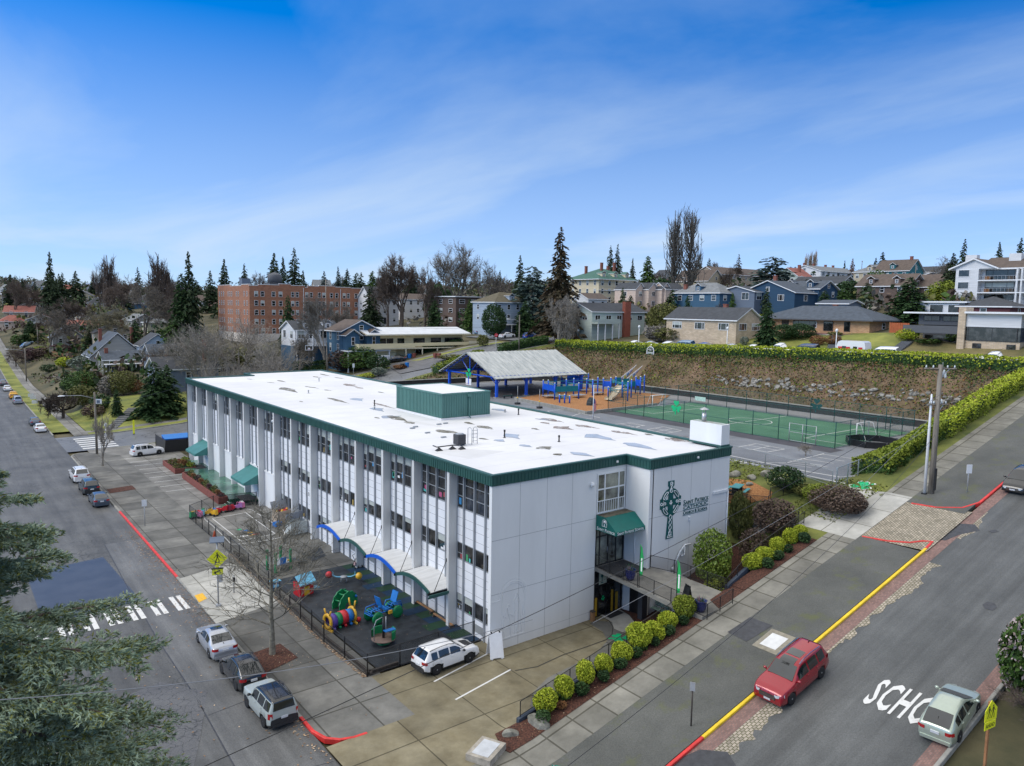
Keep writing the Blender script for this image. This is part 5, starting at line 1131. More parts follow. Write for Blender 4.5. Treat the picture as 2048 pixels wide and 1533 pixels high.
for k in range(8):
 a,b=2*PI*k/8,2*PI*(k+1)/8; R=3.0; A=Vector((R*math.cos(a),R*math.sin(a),0)); B=Vector((R*math.cos(b),R*math.sin(b),0)); d=(B-A).normalized(); n=Vector((d.y,-d.x,0))*.1
 mb=MB(); mb.ext([A-n*.5,B-n*.5,B+n*.5,A+n*.5],(0,0,.75)); mb.obj('wall_panel',M_black,t)
 MB().tube([A,A+Vector((0,0,.8))],.1,6).obj('corner_post',M_black,t)
cl=[]
def pxl(pts,w=.12,close=True):
 P=[tuple(C(u,v)[:2]) for u,v in pts]; P=P+[P[0]] if close else P
 return [line(a,b,w) for a,b in zip(P,P[1:])]
cl+=pxl([(1513,888),(1569,899),(1534,905),(1476,895)])+pxl([(1495,891),(1553,901)],close=False)+pxl([(1541,893),(1506,900)],close=False)
cl+=pxl([(1480,927),(1572,926)],close=False)+pxl([(1575,926),(1648,908)],close=False)+pxl([(1574,926),(1655,935)],close=False)
for k in range(5): cl+=pxl([(1645-22*k,909+4.5*k),(1711-22*k,919+4.2*k)],close=False)
cl+=pxl([(1218,851),(1260,846),(1290,852),(1250,857)])+pxl([(1240,848),(1270,855)],close=False)+pxl([(1255,847),(1285,852),(1272,856)],close=False)
cl+=pxl([(1294,860),(1327,854),(1363,862),(1330,868)])+pxl([(1310,857),(1346,865)],close=False)+pxl([(1345,858),(1312,864)],close=False)
cl+=pxl([(1095,823),(1125,819),(1160,827),(1200,836),(1135,842)])+pxl([(1130,838),(1162,827)],close=False)
cl+=pxl([(1460,912),(1620,945),(1710,960)],.25,False)+pxl([(1455,918),(1690,968)],.22,False)
sheet('court_marking',cl,M_white,.022)
fence('court_fence','grey chain link fence along the court edge above the picnic garden','fence',[tuple(C(u,v)[:2]) for u,v in((1459,916),(1530,934),(1610,954),(1664,973))],1.4,M_steelg,M_gatemesh,4.0,.035,z=CZ)
g0,g1=C(1672,978),C(1735,952)
fence('court_gate','dark grey chain link gate with diagonal brace at the court entrance','gate',[g0[:2],g1[:2]],2.0,M_steelg,M_gatemesh,2.4,.06,z=CZ-.1,postname='gate_post')
sheet('wood_chip_ground',[[tuple(C(u,v)[:2]) for u,v in((1030,799),(1172,828),(1312,811),(1340,792),(1160,775))]],M_chips,.10)
mb=MB()
for (u,v),(u2,v2) in (((1030,800),(1172,829)),((1172,829),(1313,812))):
 pl=line(C(u,v),C(u2,v2),.3); mb.ext([(x,y,CZ-.1) for x,y in pl],(0,0,.55))
o=mb.obj('concrete_border',M_kerb); tag(o,'low concrete border of the wood chip playground','border')
r=random.Random(8)
M_cap=mat('post_cap',(.65,.70,.55),.5,.1,3)
pg=[(1086,795,3.0),(1096,795,3.0),(1109,801,2.9),(1124,783,2.6),(1119,807,1.4),(1129,808,1.5),(1132,793,3.0),(1139,808,1.3),(1147,791,3.0),(1157,799,2.8),(1173,789,2.8),(1185,793,3.0),(1195,790,3.2),(1206,790,3.0),(1113,777,2.8),(1122,776,2.7),(1135,776,3),(1148,776,3),(1221,791,3.2),(1231,789,3.2),(1244,797,3.0),(1255,804,3.4),(1262,797,3.3),(1271,788,3.2),(1280,790,3.3),(1288,786,3.3),(1216,800,2.2),(1164,780,3),(1176,778,3.0)]
t=thing('playground_frame','large blue and teal post climbing playground on orange chips','playground',C(1180,800))
o_=Vector(t.location); pp=[]
for u,v,h in pg:
 p=C(u,v)-o_; pp.append((p,h)); mb=MB(); mb.tube([p,p+Vector((0,0,h))],.13,7); mb.mi=1; mb.ball((p.x,p.y,h+.02),.14,7,4); mb.obj('post',[M_blue,M_cap],t)
def near(i,n=2):
 return sorted(range(len(pp)),key=lambda j:(pp[j][0]-pp[i][0]).length)[1:n+1]
done=set()
for i in range(len(pp)):
 for j in near(i,2):
  k=(min(i,j),max(i,j)); d=(pp[i][0]-pp[j][0]).length
  if k in done or d>5.5 or d<.8: continue
  done.add(k); h=min(pp[i][1],pp[j][1]); mb=MB(); c=r.random()
  if c<.55: [mb.tube([pp[i][0]+Vector((0,0,z)),pp[j][0]+Vector((0,0,z))],.05,5) for z in(h*.92,h*.72)]
  elif c<.8:
   [mb.tube([pp[i][0]+Vector((0,0,h*.9)),(pp[i][0]+pp[j][0])/2+Vector((0,0,h*.65+.5*math.sin(q))),pp[j][0]+Vector((0,0,h*.9))],.045,5) for q in(0,1.5)]
  else: mb.ext([pp[i][0]+Vector((0,0,h*.5)),pp[j][0]+Vector((0,0,h*.5)),pp[j][0]+Vector((0,0,h*.85)),pp[i][0]+Vector((0,0,h*.85))],(.06,.04,0))
  mb.obj('climbing_rail',M_teal if c<.9 else M_blue,t)
for (u,v,w) in((1100,797,1.3),(1119,798,1.2),(1157,796,1.3),(1195,791,1.2),(1170,785,1.0)):
 p=C(u,v)-o_; MB().box(p.x-w,p.x+w,p.y-w*.6,p.y+w*.6,.45,.55).obj('deck',M_steel,t)
for (u,v) in((1244,783),(1256,789),(1228,780)):
 p=C(u,v)-o_; MB().box(p.x-.9,p.x+.9,p.y-.9,p.y+.9,1.5,1.6).obj('deck',M_teal,t)
 MB().box(p.x-.9,p.x+.9,p.y-.95,p.y-.9,1.6,2.5).obj('side_panel',M_teal,t)
a=C(1243,790)-o_+Vector((0,0,1.7)); b=C(1216,804)-o_+Vector((0,0,.25)); d=(b-a).normalized(); n=Vector((-d.y,d.x,0)).normalized()*.65
mb=MB()
for k in range(8):
 t0,t1=k/8,(k+1)/8; P=[a+(b-a)*q+Vector((0,0,.18*math.sin(q*7))) for q in(t0,t1)]
 mb.add([P[0]-n,P[1]-n,P[1]+n,P[0]+n,P[0]-n+Vector((0,0,.3)),P[1]-n+Vector((0,0,.3)),P[1]+n+Vector((0,0,.3)),P[0]+n+Vector((0,0,.3))],[(0,1,2,3),(0,4,5,1),(3,2,6,7)])
 mb.box(0,0,0,0,0,0) if False else None
mb.tube([a+Vector((0,0,.1)),b+Vector((0,0,.12))],.06,5); mb.obj('slide',mat('slide_cream',(.62,.52,.36),.45,.06,2),t)
p=C(1182,811); t=thing('half_buried_tyre_arch','big half buried black tractor tyre on the orange chips','tyre',(p.x,p.y,CZ),.5)
mb=MB(); K=18
sec=[(.45,-.42),(1.0,-.45),(1.15,-.3),(1.15,.3),(1.0,.45),(.45,.42)]
for k in range(K+1):
 a=-.15+(PI+.3)*k/K
 for rr_,y in sec: mb.v.append((rr_*1.1*math.cos(a)*(1.03 if k%2 else 1),y,rr_*1.1*math.sin(a)))
for k in range(K):
 for j in range(6): mb.f.append((k*6+j,k*6+(j+1)%6,(k+1)*6+(j+1)%6,(k+1)*6+j)); mb.m.append(0); mb.sm.append(False)
mb.obj('tyre',mat('tyre_rubber',(.025,.035,.04),.7,.2,4),t); mb=MB(); [mb.box(-1.15*1.12*math.cos(q)-.06,-1.15*1.12*math.cos(q)+.06,-.3,.3,1.29*math.sin(q)-.03,1.29*math.sin(q)+.03) for q in(.3,.7,1.1,1.5,1.9,2.3,2.7)]; mb.obj('tread',MATS['tyre_rubber'],t)
x0,x1,y0,y1,zr,ze=45.7,67.2,61.2,79.4,16.05,12.0
ym=(y0+y1)/2
pv=thing('play_pavilion','open blue timber pavilion with a pale ribbed metal roof on the school court','pavilion',(x0,ym,CZ))
ov=Vector((x0,ym,CZ)); mb=MB(); K=48; sl_=[]
def rib(k): return .045 if k%2 else 0
for k in range(K):
 xa,xb=x0+(x1-x0)*k/K-x0,x0+(x1-x0)*(k+1)/K-x0
 za,zb=ze-CZ+rib(k),zr-CZ+rib(k)
 for s in(-1,1):
  yy=s*(y1-y0)/2
  mb.add([(xa,yy,za),(xb,yy,za),(xb,0,zb),(xa,0,zb)],[(0,1,2,3)]); mb.add([(xa,yy,ze-CZ),(xa,yy,ze-CZ+.045),(xa,0,zr-CZ+.045),(xa,0,zr-CZ)],[(0,1,2,3)])
for s in(-1,1): mb.add([(0,s*(y1-y0)/2,ze-CZ-.12),(x1-x0,s*(y1-y0)/2,ze-CZ-.12),(x1-x0,0,zr-CZ-.12),(0,0,zr-CZ-.12)],[(0,1,2,3)])
for xx in(0,x1-x0):
 for s in(-1,1): mb.add([(xx,s*(y1-y0)/2,ze-CZ-.12),(xx,s*(y1-y0)/2,ze-CZ+.05),(xx,0,zr-CZ+.05),(xx,0,zr-CZ-.12)],[(0,1,2,3)])
mb.obj('roof',mat('pavilion_roof',(.34,.37,.36),.45,.12,.7,col2=(.52,.53,.50),stretch=(3,.5,1)),pv,fix=False)
mb=MB(); mb.tube([(0,-(y1-y0)/2,ze-CZ),(x1-x0,-(y1-y0)/2,ze-CZ)],.06,5); mb.obj('gutter',MATS['pavilion_roof'],pv)
pxs=[.9,7.5,14.3,20.7]
for yy in(-(y1-y0)/2+.9,(y1-y0)/2-2.4):
 for px in pxs:
  mb=MB(); mb.box(px-.2,px+.2,yy-.2,yy+.2,0,ze-CZ+.25); mb.obj('post',M_blue,pv); MB().box(px-.42,px+.42,yy-.42,yy+.42,-.05,.14).obj('footing',M_kerb,pv)
 MB().box(.2,x1-x0-.2,yy-.14,yy+.14,ze-CZ+.05,ze-CZ+.4).obj('beam',M_blue,pv)
mb=MB()
for k in range(9):
 for s in(-1,1):
  y_=s*(y1-y0)/2*(1-(k+.5)/9); z_=ze-CZ+(zr-ze)*(k+.5)/9-.25; mb.box(.1,x1-x0-.1,y_-.08,y_+.08,z_-.1,z_+.1)
mb.obj('purlin',mat('grey_timber',(.22,.22,.21),.8,.2,2),pv)
for px in pxs:
 mb=MB(); hw=(y1-y0)/2
 for s in(-1,1): mb.tube([(px,s*hw*.98,ze-CZ-.1),(px,0,zr-CZ-.25)],.15,4)
 mb.tube([(px,-hw+.9,ze-CZ+.1),(px,hw-2.4,ze-CZ+.1)],.13,4); mb.tube([(px,0,ze-CZ),(px,0,zr-CZ-.3)],.13,4)
 for s in(-1,1): mb.tube([(px,s*.1,ze-CZ+.4),(px,s*2.6,ze-CZ+2.6)],.09,4)
 mb.obj('truss',M_blue,pv)
mb=MB(); [mb.tube([(px+s*1.2,-(y1-y0)/2+.9,ze-CZ+.1),(px,-(y1-y0)/2+.9,ze-CZ-1.1)],.08,4) for px in pxs for s in(-1,1)]; mb.obj('brace',M_blue,pv)
mb=MB(); [mb.ext([(.6-.06*j,a,ze-CZ+.35+b) for a,b in p],(-.05,0,0)) for j,p in enumerate(shamrock((-.2,0),.95))]; mb.obj('shamrock_plate',M_shrock,pv)
p=Vector((x0+.7,ym-.2,0)); t=thing('backboard','white basketball backboard hung under the pavilion gable','backboard',(x0+.3,ym-.5,10.2)); MB().box(-.03,.03,-.85,.85,0,1.15).obj('board',M_wp,t); MB().box(-.05,-.031,-.12,.12,.1,1.6).obj('support',M_blue,t); mb=MB(); ring(mb,0,.0,1,1,1) if False else mb.tube([(-.05,-.2,.3),(-.5,-.2,.3),(-.5,.2,.3),(-.05,.2,.3)],.02,4); mb.obj('rim',M_toyr,t)
sheet('court_edge',[[(46.5,62.2),(66.5,62.2),(66.5,78),(46.5,78)]],MATS['asphalt_dark'],.012)
ln=[]
for c0 in((51,66),(60,66)):
 for k in range(18):
  a,b=2*PI*k/18,2*PI*(k+1)/18; ln.append(line((c0[0]+1.6*math.cos(a),c0[1]+1.6*math.sin(a)),(c0[0]+1.6*math.cos(b),c0[1]+1.6*math.sin(b)),.08))
sheet('court_marking',ln+[line((47,72),(66,72),.08)],M_white,.024)
def court_wall(name,lb,pts,h,w,m,capm=None,z=CZ):
 t=thing(name,lb,'wall',(pts[0][0],pts[0][1],z)); o=Vector((pts[0][0],pts[0][1],0)); mb=MB(); mc=MB()
 for a,b in zip(pts,pts[1:]):
  pl=line(a,b,w); mb.ext([(x-o.x,y-o.y,-.2) for x,y in pl],(0,0,h+.2)); pl=line(a,b,w+.25); mc.ext([(x-o.x,y-o.y,h) for x,y in pl],(0,0,.1))
 mb.obj('wall',m,t)
 if capm: mc.obj('cap',capm,t)
M_dwall=mat('dark_court_wall',(.028,.027,.026),.8,.3,1.2)
court_wall('retaining_wall','long dark retaining wall with pale cap below the planted bank',[(78.2,-3),(78.2,40),(78.0,60)],.95,.4,M_dwall,M_kerb)
court_wall('retaining_wall','curved dark wall with pale walkway cap behind the blue pavilion',[(78.0,60),(77.4,70),(75.2,78),(70.5,83.5),(62,86),(44,87),(30,87)],.95,.4,M_dwall,M_kerb)
M_pathc=mat('path_concrete',(.36,.34,.31),.8,.15,1)
sheet('path',[rect(73.6,77.9,2,58)],mat('asphalt_path',(.24,.235,.235),.6,.15,.6),.012)
court_wall('retaining_wall','short dark stone wall at the corner of the court by the right hand hedge',[(78.2,-3),(70,-5.3),(60,-5.6)],.8,.4,M_dwall,M_kerb)
sheet('path',[[(60,85.4),(69,82.6),(73.8,77.6),(76,70),(76.4,60),(77.8,60),(77.2,70),(75,78),(70.2,83.4),(60,86)]],M_pathc,.03)
p=C(1186,838); t=thing('flagpole','white flagpole with a hanging striped flag on the court','flagpole',(p.x,p.y,CZ)); MB().lathe((0,0,0),[(.09,0),(.05,4.6),(.02,4.62)],8).obj('pole',M_wp,t); MB().ball((0,0,4.7),.11,8,5).obj('finial',M_wp,t)
mb=MB();
for k in range(7): mb.mi=k%2; mb.ext([(.05+.07*k,-.02*(k%2),3.0-.25*k*.3),(.05+.07*(k+1),-.02*((k+1)%2),3.0-.25*(k+1)*.3),(.05+.07*(k+1),-.02*((k+1)%2),.9+.05*k),(.05+.07*k,-.02*(k%2),.85+.05*k)],(0,.015,0))
mb.mi=2; mb.ext([(.05,-.035,2.95),(.3,-.035,2.8),(.3,-.035,2.2),(.05,-.035,2.2)],(0,.01,0)); mb.obj('flag',[M_toyr,M_wp,mat('flag_blue',(.02,.04,.2),.6,0)],t)
for k,(u,v) in enumerate(((1035,809),(1079,817))):
 p=C(u,v); t=thing('tether_ball',['tether ball pole on a black tyre base near the pavilion','tether ball pole on a black tyre base near the chip border'][k],'tether ball',(p.x,p.y,CZ),0,'tether ball poles'); MB().lathe((0,0,0),[(.35,0),(.5,.08),(.5,.28),(.35,.32)],12).obj('base',M_black,t); MB().tube([(0,0,.3),(0,0,3.0)],.035,6).obj('pole',M_steel,t); MB().ball((-.1,-.1,1.1),.14,8,5).obj('ball',M_toyy,t)
p=C(1016,797); t=thing('bench','dark green backless bench on the court beside the pavilion','bench',(p.x,p.y,CZ),-.1); MB().box(-1,1,-.2,.2,.42,.48).obj('seat',M_fieldgreen,t); [MB().box(x-.05,x+.05,-.18,.18,0,.42).obj('leg',M_black,t) for x in(-.75,.75)]
st=thing('bank_stair','white stair with painted coloured side panels climbing the bank to a white gate','stair',(78.6,62.6,9.5),0)
dx,dz=7.6,4.0
M_sw=mat('stair_white',(.68,.68,.70),.6,.08,2)
for k in range(14): MB().box(dx*k/14,dx*(k+1)/14+.05,-.75,.75,dz*(k+1)/14-.1,dz*(k+1)/14).obj('tread',M_darkw,st)
for s in(-.85,.85):
 mb=MB(); mb.ext([(0,s-.03,-.1),(dx,s-.03,dz-.1),(dx,s-.03,dz+1.05),(0,s-.03,1.05)],(0,.06,0)); sp_=mb.obj('side_panel',M_sw,st)
 for k in range(9):
  m_=[mat('panel_lilac',(.30,.28,.50),.6,.1,3),mat('panel_yellow',(.55,.52,.12),.6,.1,3),mat('panel_blue',(.12,.25,.52),.6,.1,3)][k%3]
  a,b=dx*(k+.12)/9,dx*(k+.88)/9; za,zb=dz*(k+.12)/9,dz*(k+.88)/9
  MB().ext([(a,s-.045,za+.22),(b,s-.045,zb+.22),(b,s-.045,zb+.82),(a,s-.045,za+.82)],(0,.09,0)).obj('painted_square',m_,sp_)
mb=MB();
for s in(-.9,.9): mb.box(dx,dx+.15,s-.09,s+.09,dz-.2,dz+2.4); mb.box(dx+.15,dx+2.2,s-.04,s+.04,dz,dz+1.2)
pts=[(.9*math.cos(PI*k/10),2.4+.75*math.sin(PI*k/10)) for k in range(11)]
for a,b in zip(pts,pts[1:]): mb.tube([(dx+.08,a[0],dz+a[1]),(dx+.08,b[0],dz+b[1])],.09,5)
for k in range(5): mb.tube([(dx+.08,0,dz+2.4),(dx+.08,.85*math.cos(PI*(k+.5)/5),dz+2.4+.7*math.sin(PI*(k+.5)/5))],.04,4)
mb.obj('gate',M_sw,st)
mb=MB(); mb.box(dx+.02,dx+.1,-.7,.7,dz+.2,dz+2.1); mb.obj('gate_panel',mat('panel_mix',(.30,.42,.62),.6,.4,3,col2=(.62,.6,.4)),st)
M_bankrock=mat('bank_stone',(.13,.12,.10),.9,.4,1.5,col2=(.38,.36,.32),bump=.7,bscale=4)
r=random.Random(21); mb=MB()
for i in range(170):
 y=r.uniform(2,44); x=r.gauss(81.3,.35)+ (.6 if r.random()<.3 else 0)
 s=r.uniform(.18,.5); z=Hg(x,y)
 o=len(mb.v); mb.ball((x,y,z+s*.2),(s,s*1.1,s*.7),6,4)
 for k in range(o,len(mb.v)): mb.v[k]=tuple(q+r.uniform(-.09,.09) for q in mb.v[k])
mb.sm=[False]*len(mb.f)
o=mb.obj('rockery',M_bankrock); tag(o,'band of pale rubble stones across the planted bank','stones',kind='stuff')
# ---------------------------------------------------------------- vehicles
def paint(name,col,rough=.28,metal=.0,coat=.8):
 return mat(name,col,rough,.03,6,metal=metal,coat=coat)
M_cglass=mat('car_glass',(.010,.014,.016),.04,.3,1.2,spec=.9,coat=.6)
M_tyre=mat('car_tyre',(.012,.012,.013),.8,.2,5); M_rim=mat('wheel_rim',(.35,.36,.37),.3,.1,5,metal=.7)
M_under=mat('car_underside',(.01,.01,.01),.9,0); M_trim=mat('car_trim',(.022,.023,.025),.55,.1,4)
M_head=mat('head_lamp',(.55,.58,.60),.12,0,coat=.6); M_tail=mat('tail_lamp',(.38,.008,.012),.18,.1,9,coat=.6); M_plate=mat('number_plate',(.6,.62,.64),.5,.05,9); M_chrome=mat('chrome',(.5,.5,.5),.15,0,metal=1)
KIND={
 'suv':dict(top=[(-.5,.44),(-.497,.60),(-.485,.66),(-.43,.95),(-.40,.985),(-.15,1.0),(.02,.985),(.07,.955),(.235,.655),(.27,.635),(.42,.585),(.475,.52),(.495,.42),(.5,.3)],belt=.60,ws=(.085,.235),rw=(-.482,-.425),sw=[(-.40,-.27),(-.245,-.075),(-.05,.14)],wb=(-.295,.315),clear=.2,rr=.215),
 'jeep':dict(top=[(-.5,.40),(-.495,.58),(-.475,.66),(-.40,.95),(-.36,.985),(-.1,1.0),(.02,.985),(.06,.96),(.22,.68),(.26,.665),(.41,.61),(.475,.53),(.495,.42),(.5,.3)],belt=.63,ws=(.075,.22),rw=(-.472,-.40),sw=[(-.37,-.27),(-.245,-.07),(-.045,.13)],wb=(-.29,.30),clear=.22,rr=.215),
 'box':dict(top=[(-.5,.44),(-.498,.60),(-.494,.66),(-.465,.95),(-.44,.985),(-.15,1.0),(.03,.985),(.07,.96),(.19,.69),(.23,.67),(.43,.64),(.48,.58),(.497,.45),(.5,.3)],belt=.63,ws=(.085,.19),rw=(-.492,-.458),sw=[(-.44,-.29),(-.265,-.08),(-.055,.12)],wb=(-.295,.315),clear=.22,rr=.22),
 'sedan':dict(top=[(-.5,.42),(-.495,.58),(-.47,.665),(-.36,.70),(-.20,.93),(-.12,.985),(.0,1.0),(.06,.97),(.235,.69),(.27,.665),(.42,.585),(.475,.50),(.495,.40),(.5,.28)],belt=.645,ws=(.075,.235),rw=(-.345,-.205),sw=[(-.24,-.085),(-.06,.14)],wb=(-.29,.31),clear=.15,rr=.225),
 'hatch':dict(top=[(-.5,.46),(-.495,.62),(-.47,.70),(-.28,.955),(-.18,.99),(-.03,1.0),(.04,.97),(.26,.65),(.30,.62),(.42,.54),(.475,.46),(.495,.38),(.5,.28)],belt=.63,ws=(.055,.26),rw=(-.46,-.29),sw=[(-.33,-.235),(-.215,-.06),(-.035,.17)],wb=(-.295,.315),clear=.16,rr=.215),
 'pickup':dict(top=[(-.5,.40),(-.499,.60),(-.14,.60),(-.135,.64),(-.115,.95),(-.09,.985),(.03,1.0),(.09,.96),(.19,.66),(.23,.64),(.43,.60),(.48,.52),(.497,.42),(.5,.3)],belt=.60,ws=(.10,.19),rw=(-.132,-.117),sw=[(-.10,-.0),(.015,.12)],wb=(-.29,.31),clear=.24,rr=.2),
 'van':dict(top=[(-.5,.42),(-.497,.60),(-.49,.64),(-.455,.95),(-.43,.985),(-.1,1.0),(.1,.98),(.15,.95),(.33,.62),(.37,.58),(.46,.50),(.49,.40),(.5,.28)],belt=.57,ws=(.155,.33),rw=(-.487,-.455),sw=[(-.44,-.25),(-.23,.0),(.02,.2)],wb=(-.29,.31),clear=.17,rr=.19),
}
NPLACE=[0]
def car(name,label,kind,L,W,Hh,pm,pos,head,group=None,detail=2,roofm=None,trim=False,rails=False,sunroof=0,rimm=None,hood=None,cat=None):
 K=KIND[kind]; hw=W/2
 t=thing(name,label,cat or {'sedan':'car','hatch':'car','pickup':'pickup truck','van':'van'}.get(kind,'suv'),(0,0,0),0,group)
 x,y=float(pos[0]),float(pos[1]); z=float(pos[2])
 e=1.2; c,s=math.cos(head),math.sin(head)
 gx=(Hg(x+e,y)-Hg(x-e,y))/(2*e); gy=(Hg(x,y+e)-Hg(x,y-e))/(2*e)
 up=Vector((-gx,-gy,1)).normalized(); fw=Vector((c,s,0)); fw=(fw-up*fw.dot(up)).normalized(); lf=up.cross(fw)
 t.matrix_world=Matrix(((fw.x,lf.x,up.x,x),(fw.y,lf.y,up.y,y),(fw.z,lf.z,up.z,z),(0,0,0,1)))
 R=K['rr']*Hh if Hh<1.6 else .36; R=min(R,.38); wx=[q*L for q in K['wb']]; Ra=R*1.16
 def top(x): return tab(x/L,K['top'])*Hh
 zb0=K['belt']*Hh
 def sec(x):
  q=abs(x)/(L/2); wd=hw*(1-.13*max(0,(q-.55)/.45)**2.2)
  zt=top(x); zc=K['clear']+.12*max(0,(q-.86)/.14)
  za=zc
  for w_ in wx:
   d=abs(x-w_)
   if d<Ra: za=max(za,R+math.sqrt(Ra*Ra-d*d)-.01)
  zb=min(zb0+.02*Hh*(-x/L),zt-.05)
  f=max(0,min(1,(zt-zb0)/(Hh-zb0)))
  wt=wd*(.90-.17*f)
  zm=max(za+.02,min(zb-.06,(zc+zb)/2+.05))
  return [(wd*.93,za),(wd*1.0,max(za+.01,min(zm,za+.16))),(wd*1.005,max(zm,za+.03)),(wd*.965,max(zb,za+.05)),(wt*1.0,max(zt-.085*f-.015,zb+.02)),(wt*.93,max(zt-.02,zb+.03)),(wt*.55,zt+.012),(0,zt+.018)],wd,zb,wt,zt
 n=54 if detail>1 else 26
 xs=[-L/2+L*k/n for k in range(n+1)]
 if detail>1:
  xs+= [w_+d for w_ in wx for d in(-Ra,-Ra*.93,Ra*.93,Ra)]; xs=sorted(xs)
 mb=MB(); S=[sec(x)[0] for x in xs]; m=len(S[0])
 for i,x in enumerate(xs):
  for (yy,zz) in S[i]: mb.v.append((x,yy,zz))
  for (yy,zz) in S[i][-2::-1]: mb.v.append((x,-yy,zz))
 r_=2*m-1
 for i in range(len(xs)-1):
  for j in range(r_-1):
   mb.f.append((i*r_+j,(i+1)*r_+j,(i+1)*r_+j+1,i*r_+j+1)); mb.sm.append(True)
   jj=min(j,r_-2-j); xm=(xs[i]+xs[i+1])/2
   if trim and jj==0: mi=1
   elif trim and jj==1 and (any(abs(xm-w_)<Ra*1.25 for w_ in wx)): mi=1
   elif roofm is not None and jj>=4 and top(xm)>Hh*.93: mi=2
   elif hood and jj>=6 and .27*L<xm<.43*L: mi=3
   else: mi=0
   mb.m.append(mi)
  mb.f.append((i*r_,i*r_+r_-1,(i+1)*r_+r_-1,(i+1)*r_)); mb.sm.append(False); mb.m.append(1)
 mb.f.append(tuple(range(r_))[::-1]); mb.m.append(1 if trim else 0); mb.sm.append(False); mb.f.append(tuple(range((len(xs)-1)*r_,len(xs)*r_))); mb.m.append(0); mb.sm.append(False)
 mb.obj('body',[pm,M_trim,roofm or pm,M_trim],t)
 def topatch(nm,x0,x1,m_,f=.86,k=6,parent=t):
  q=MB(); P=[]
  for i in range(k+1):
   x=x0+(x1-x0)*i/k; _,wd,zb,wt,zt=sec(x); row=[]
   for g in(-1,-.5,0,.5,1): row.append((x+.012*(1 if x>0 else -1)*(abs(x1)<L*.45),g*wt*f,zt+.03-(.014 if abs(g)==1 else 0)))
   q.v+=row
  for i in range(k):
   for j in range(4): q.f.append((i*5+j,(i+1)*5+j,(i+1)*5+j+1,i*5+j+1)); q.m.append(0); q.sm.append(True)
  return q.obj(nm,m_,parent)
 topatch('windshield',K['ws'][0]*L,K['ws'][1]*L,M_cglass,.90)
 topatch('rear_window',K['rw'][0]*L,K['rw'][1]*L,M_cglass,.88)
 for k in range(sunroof): topatch('sunroof',(-.17+.16*k)*L if sunroof>1 else -.08*L,(-.04+.15*k)*L if sunroof>1 else .04*L,M_cglass,.6,3)
 for sg in(-1,1):
  for (a,b) in K['sw']:
   q=MB(); k=8
   for i in range(k+1):
    x=(a+(b-a)*i/k)*L; P=sec(x)[0]; y3,z3=P[3]; y4,z4=P[4]
    for g in(.07,.93): q.v.append((x,sg*(y3+(y4-y3)*g+.012),z3+(z4-z3)*g))
   for i in range(k): q.f.append((2*i,2*i+2,2*i+3,2*i+1)); q.m.append(0); q.sm.append(True)
   q.obj('side_window',M_cglass,t)
 wm_=('cw',round(R,2),rimm.name if rimm else '')
 if wm_ not in CARM:
  q=MB(); q.lathe((0,0,0),[(R*.6,-.1),(R*.93,-.11),(R,-.07),(R,.07),(R*.93,.11),(R*.6,.1)],20,'y'); ty=q.mesh('tyre',M_tyre)
  q=MB(); q.lathe((0,0,0),[(R*.62,-.085),(R*.62,.085)],16,'y'); q.mi=1
  for kk in range(5):
   a=2*PI*kk/5; ca,sa=math.cos(a),math.sin(a)
   for sg in(-1,1): q.add([(ca*R*.1-sa*R*.1,sg*.1,sa*R*.1+ca*R*.1),(ca*R*.1+sa*R*.1,sg*.1,sa*R*.1-ca*R*.1),(ca*R*.64+sa*R*.09,sg*.095,sa*R*.64-ca*R*.09),(ca*R*.64-sa*R*.09,sg*.095,sa*R*.64+ca*R*.09)],[(0,1,2,3)])
  for sg in(-1,1): q.lathe((0,0,0),[(R*.16,sg*.09),(R*.14,sg*.105)],8,'y')
  ri=q.mesh('rim',[M_under,rimm or M_rim]); CARM[wm_]=(ty,ri)
 ty,ri=CARM[wm_]
 for x_ in wx:
  for sg in(-1,1):
   w_=link('wheel',ty,t,(x_,sg*(hw-.105),R))
   if detail>1: link('rim',ri,w_)
   else: link('rim',ri,w_)
 fz=top(L*.47)
 for sg in(-1,1):
  xh=L/2-.10*(L/4.6); q=MB()
  P=[(L*.5-.02,hw*.46),(L*.497,hw*.60),(L*.475,hw*.80),(L*.435,hw*.93)]
  zt_=min(top(L*.46)-.06,top(L*.475)+.02); zb_=zt_-.16
  for (x_,y_) in P: q.v+=[(x_+.012,sg*(y_+.01),zb_),(x_-.01,sg*y_,zt_)]
  q.f=[(0,2,3,1),(2,4,5,3),(4,6,7,5)]; q.m=[0]*3; q.sm=[True]*3
  q.obj('headlight',M_head,t)
  q=MB(); P=[(-L*.497,hw*.52),(-L*.495,hw*.72),(-L*.483,hw*.86),(-L*.45,hw*.955)]
  zt_=top(-L*.485) if kind in('suv','box','van','jeep') else top(-L*.488)+.02; zt_=zb0*1.0 if kind!='pickup' else zb0-.03; zb_=zt_-(.34 if kind in('box','pickup','van') else .19)
  if kind in('box','van','pickup'): P=P[1:]
  for (x_,y_) in P: q.v+=[(x_-.02,sg*(y_+.02),zb_),(x_-.015,sg*(y_+.01),zt_)]
  k=len(P)-1; q.f=[(2*i,2*i+2,2*i+3,2*i+1) for i in range(k)]; q.m=[0]*k; q.sm=[True]*k; q.obj('taillight',M_tail,t)
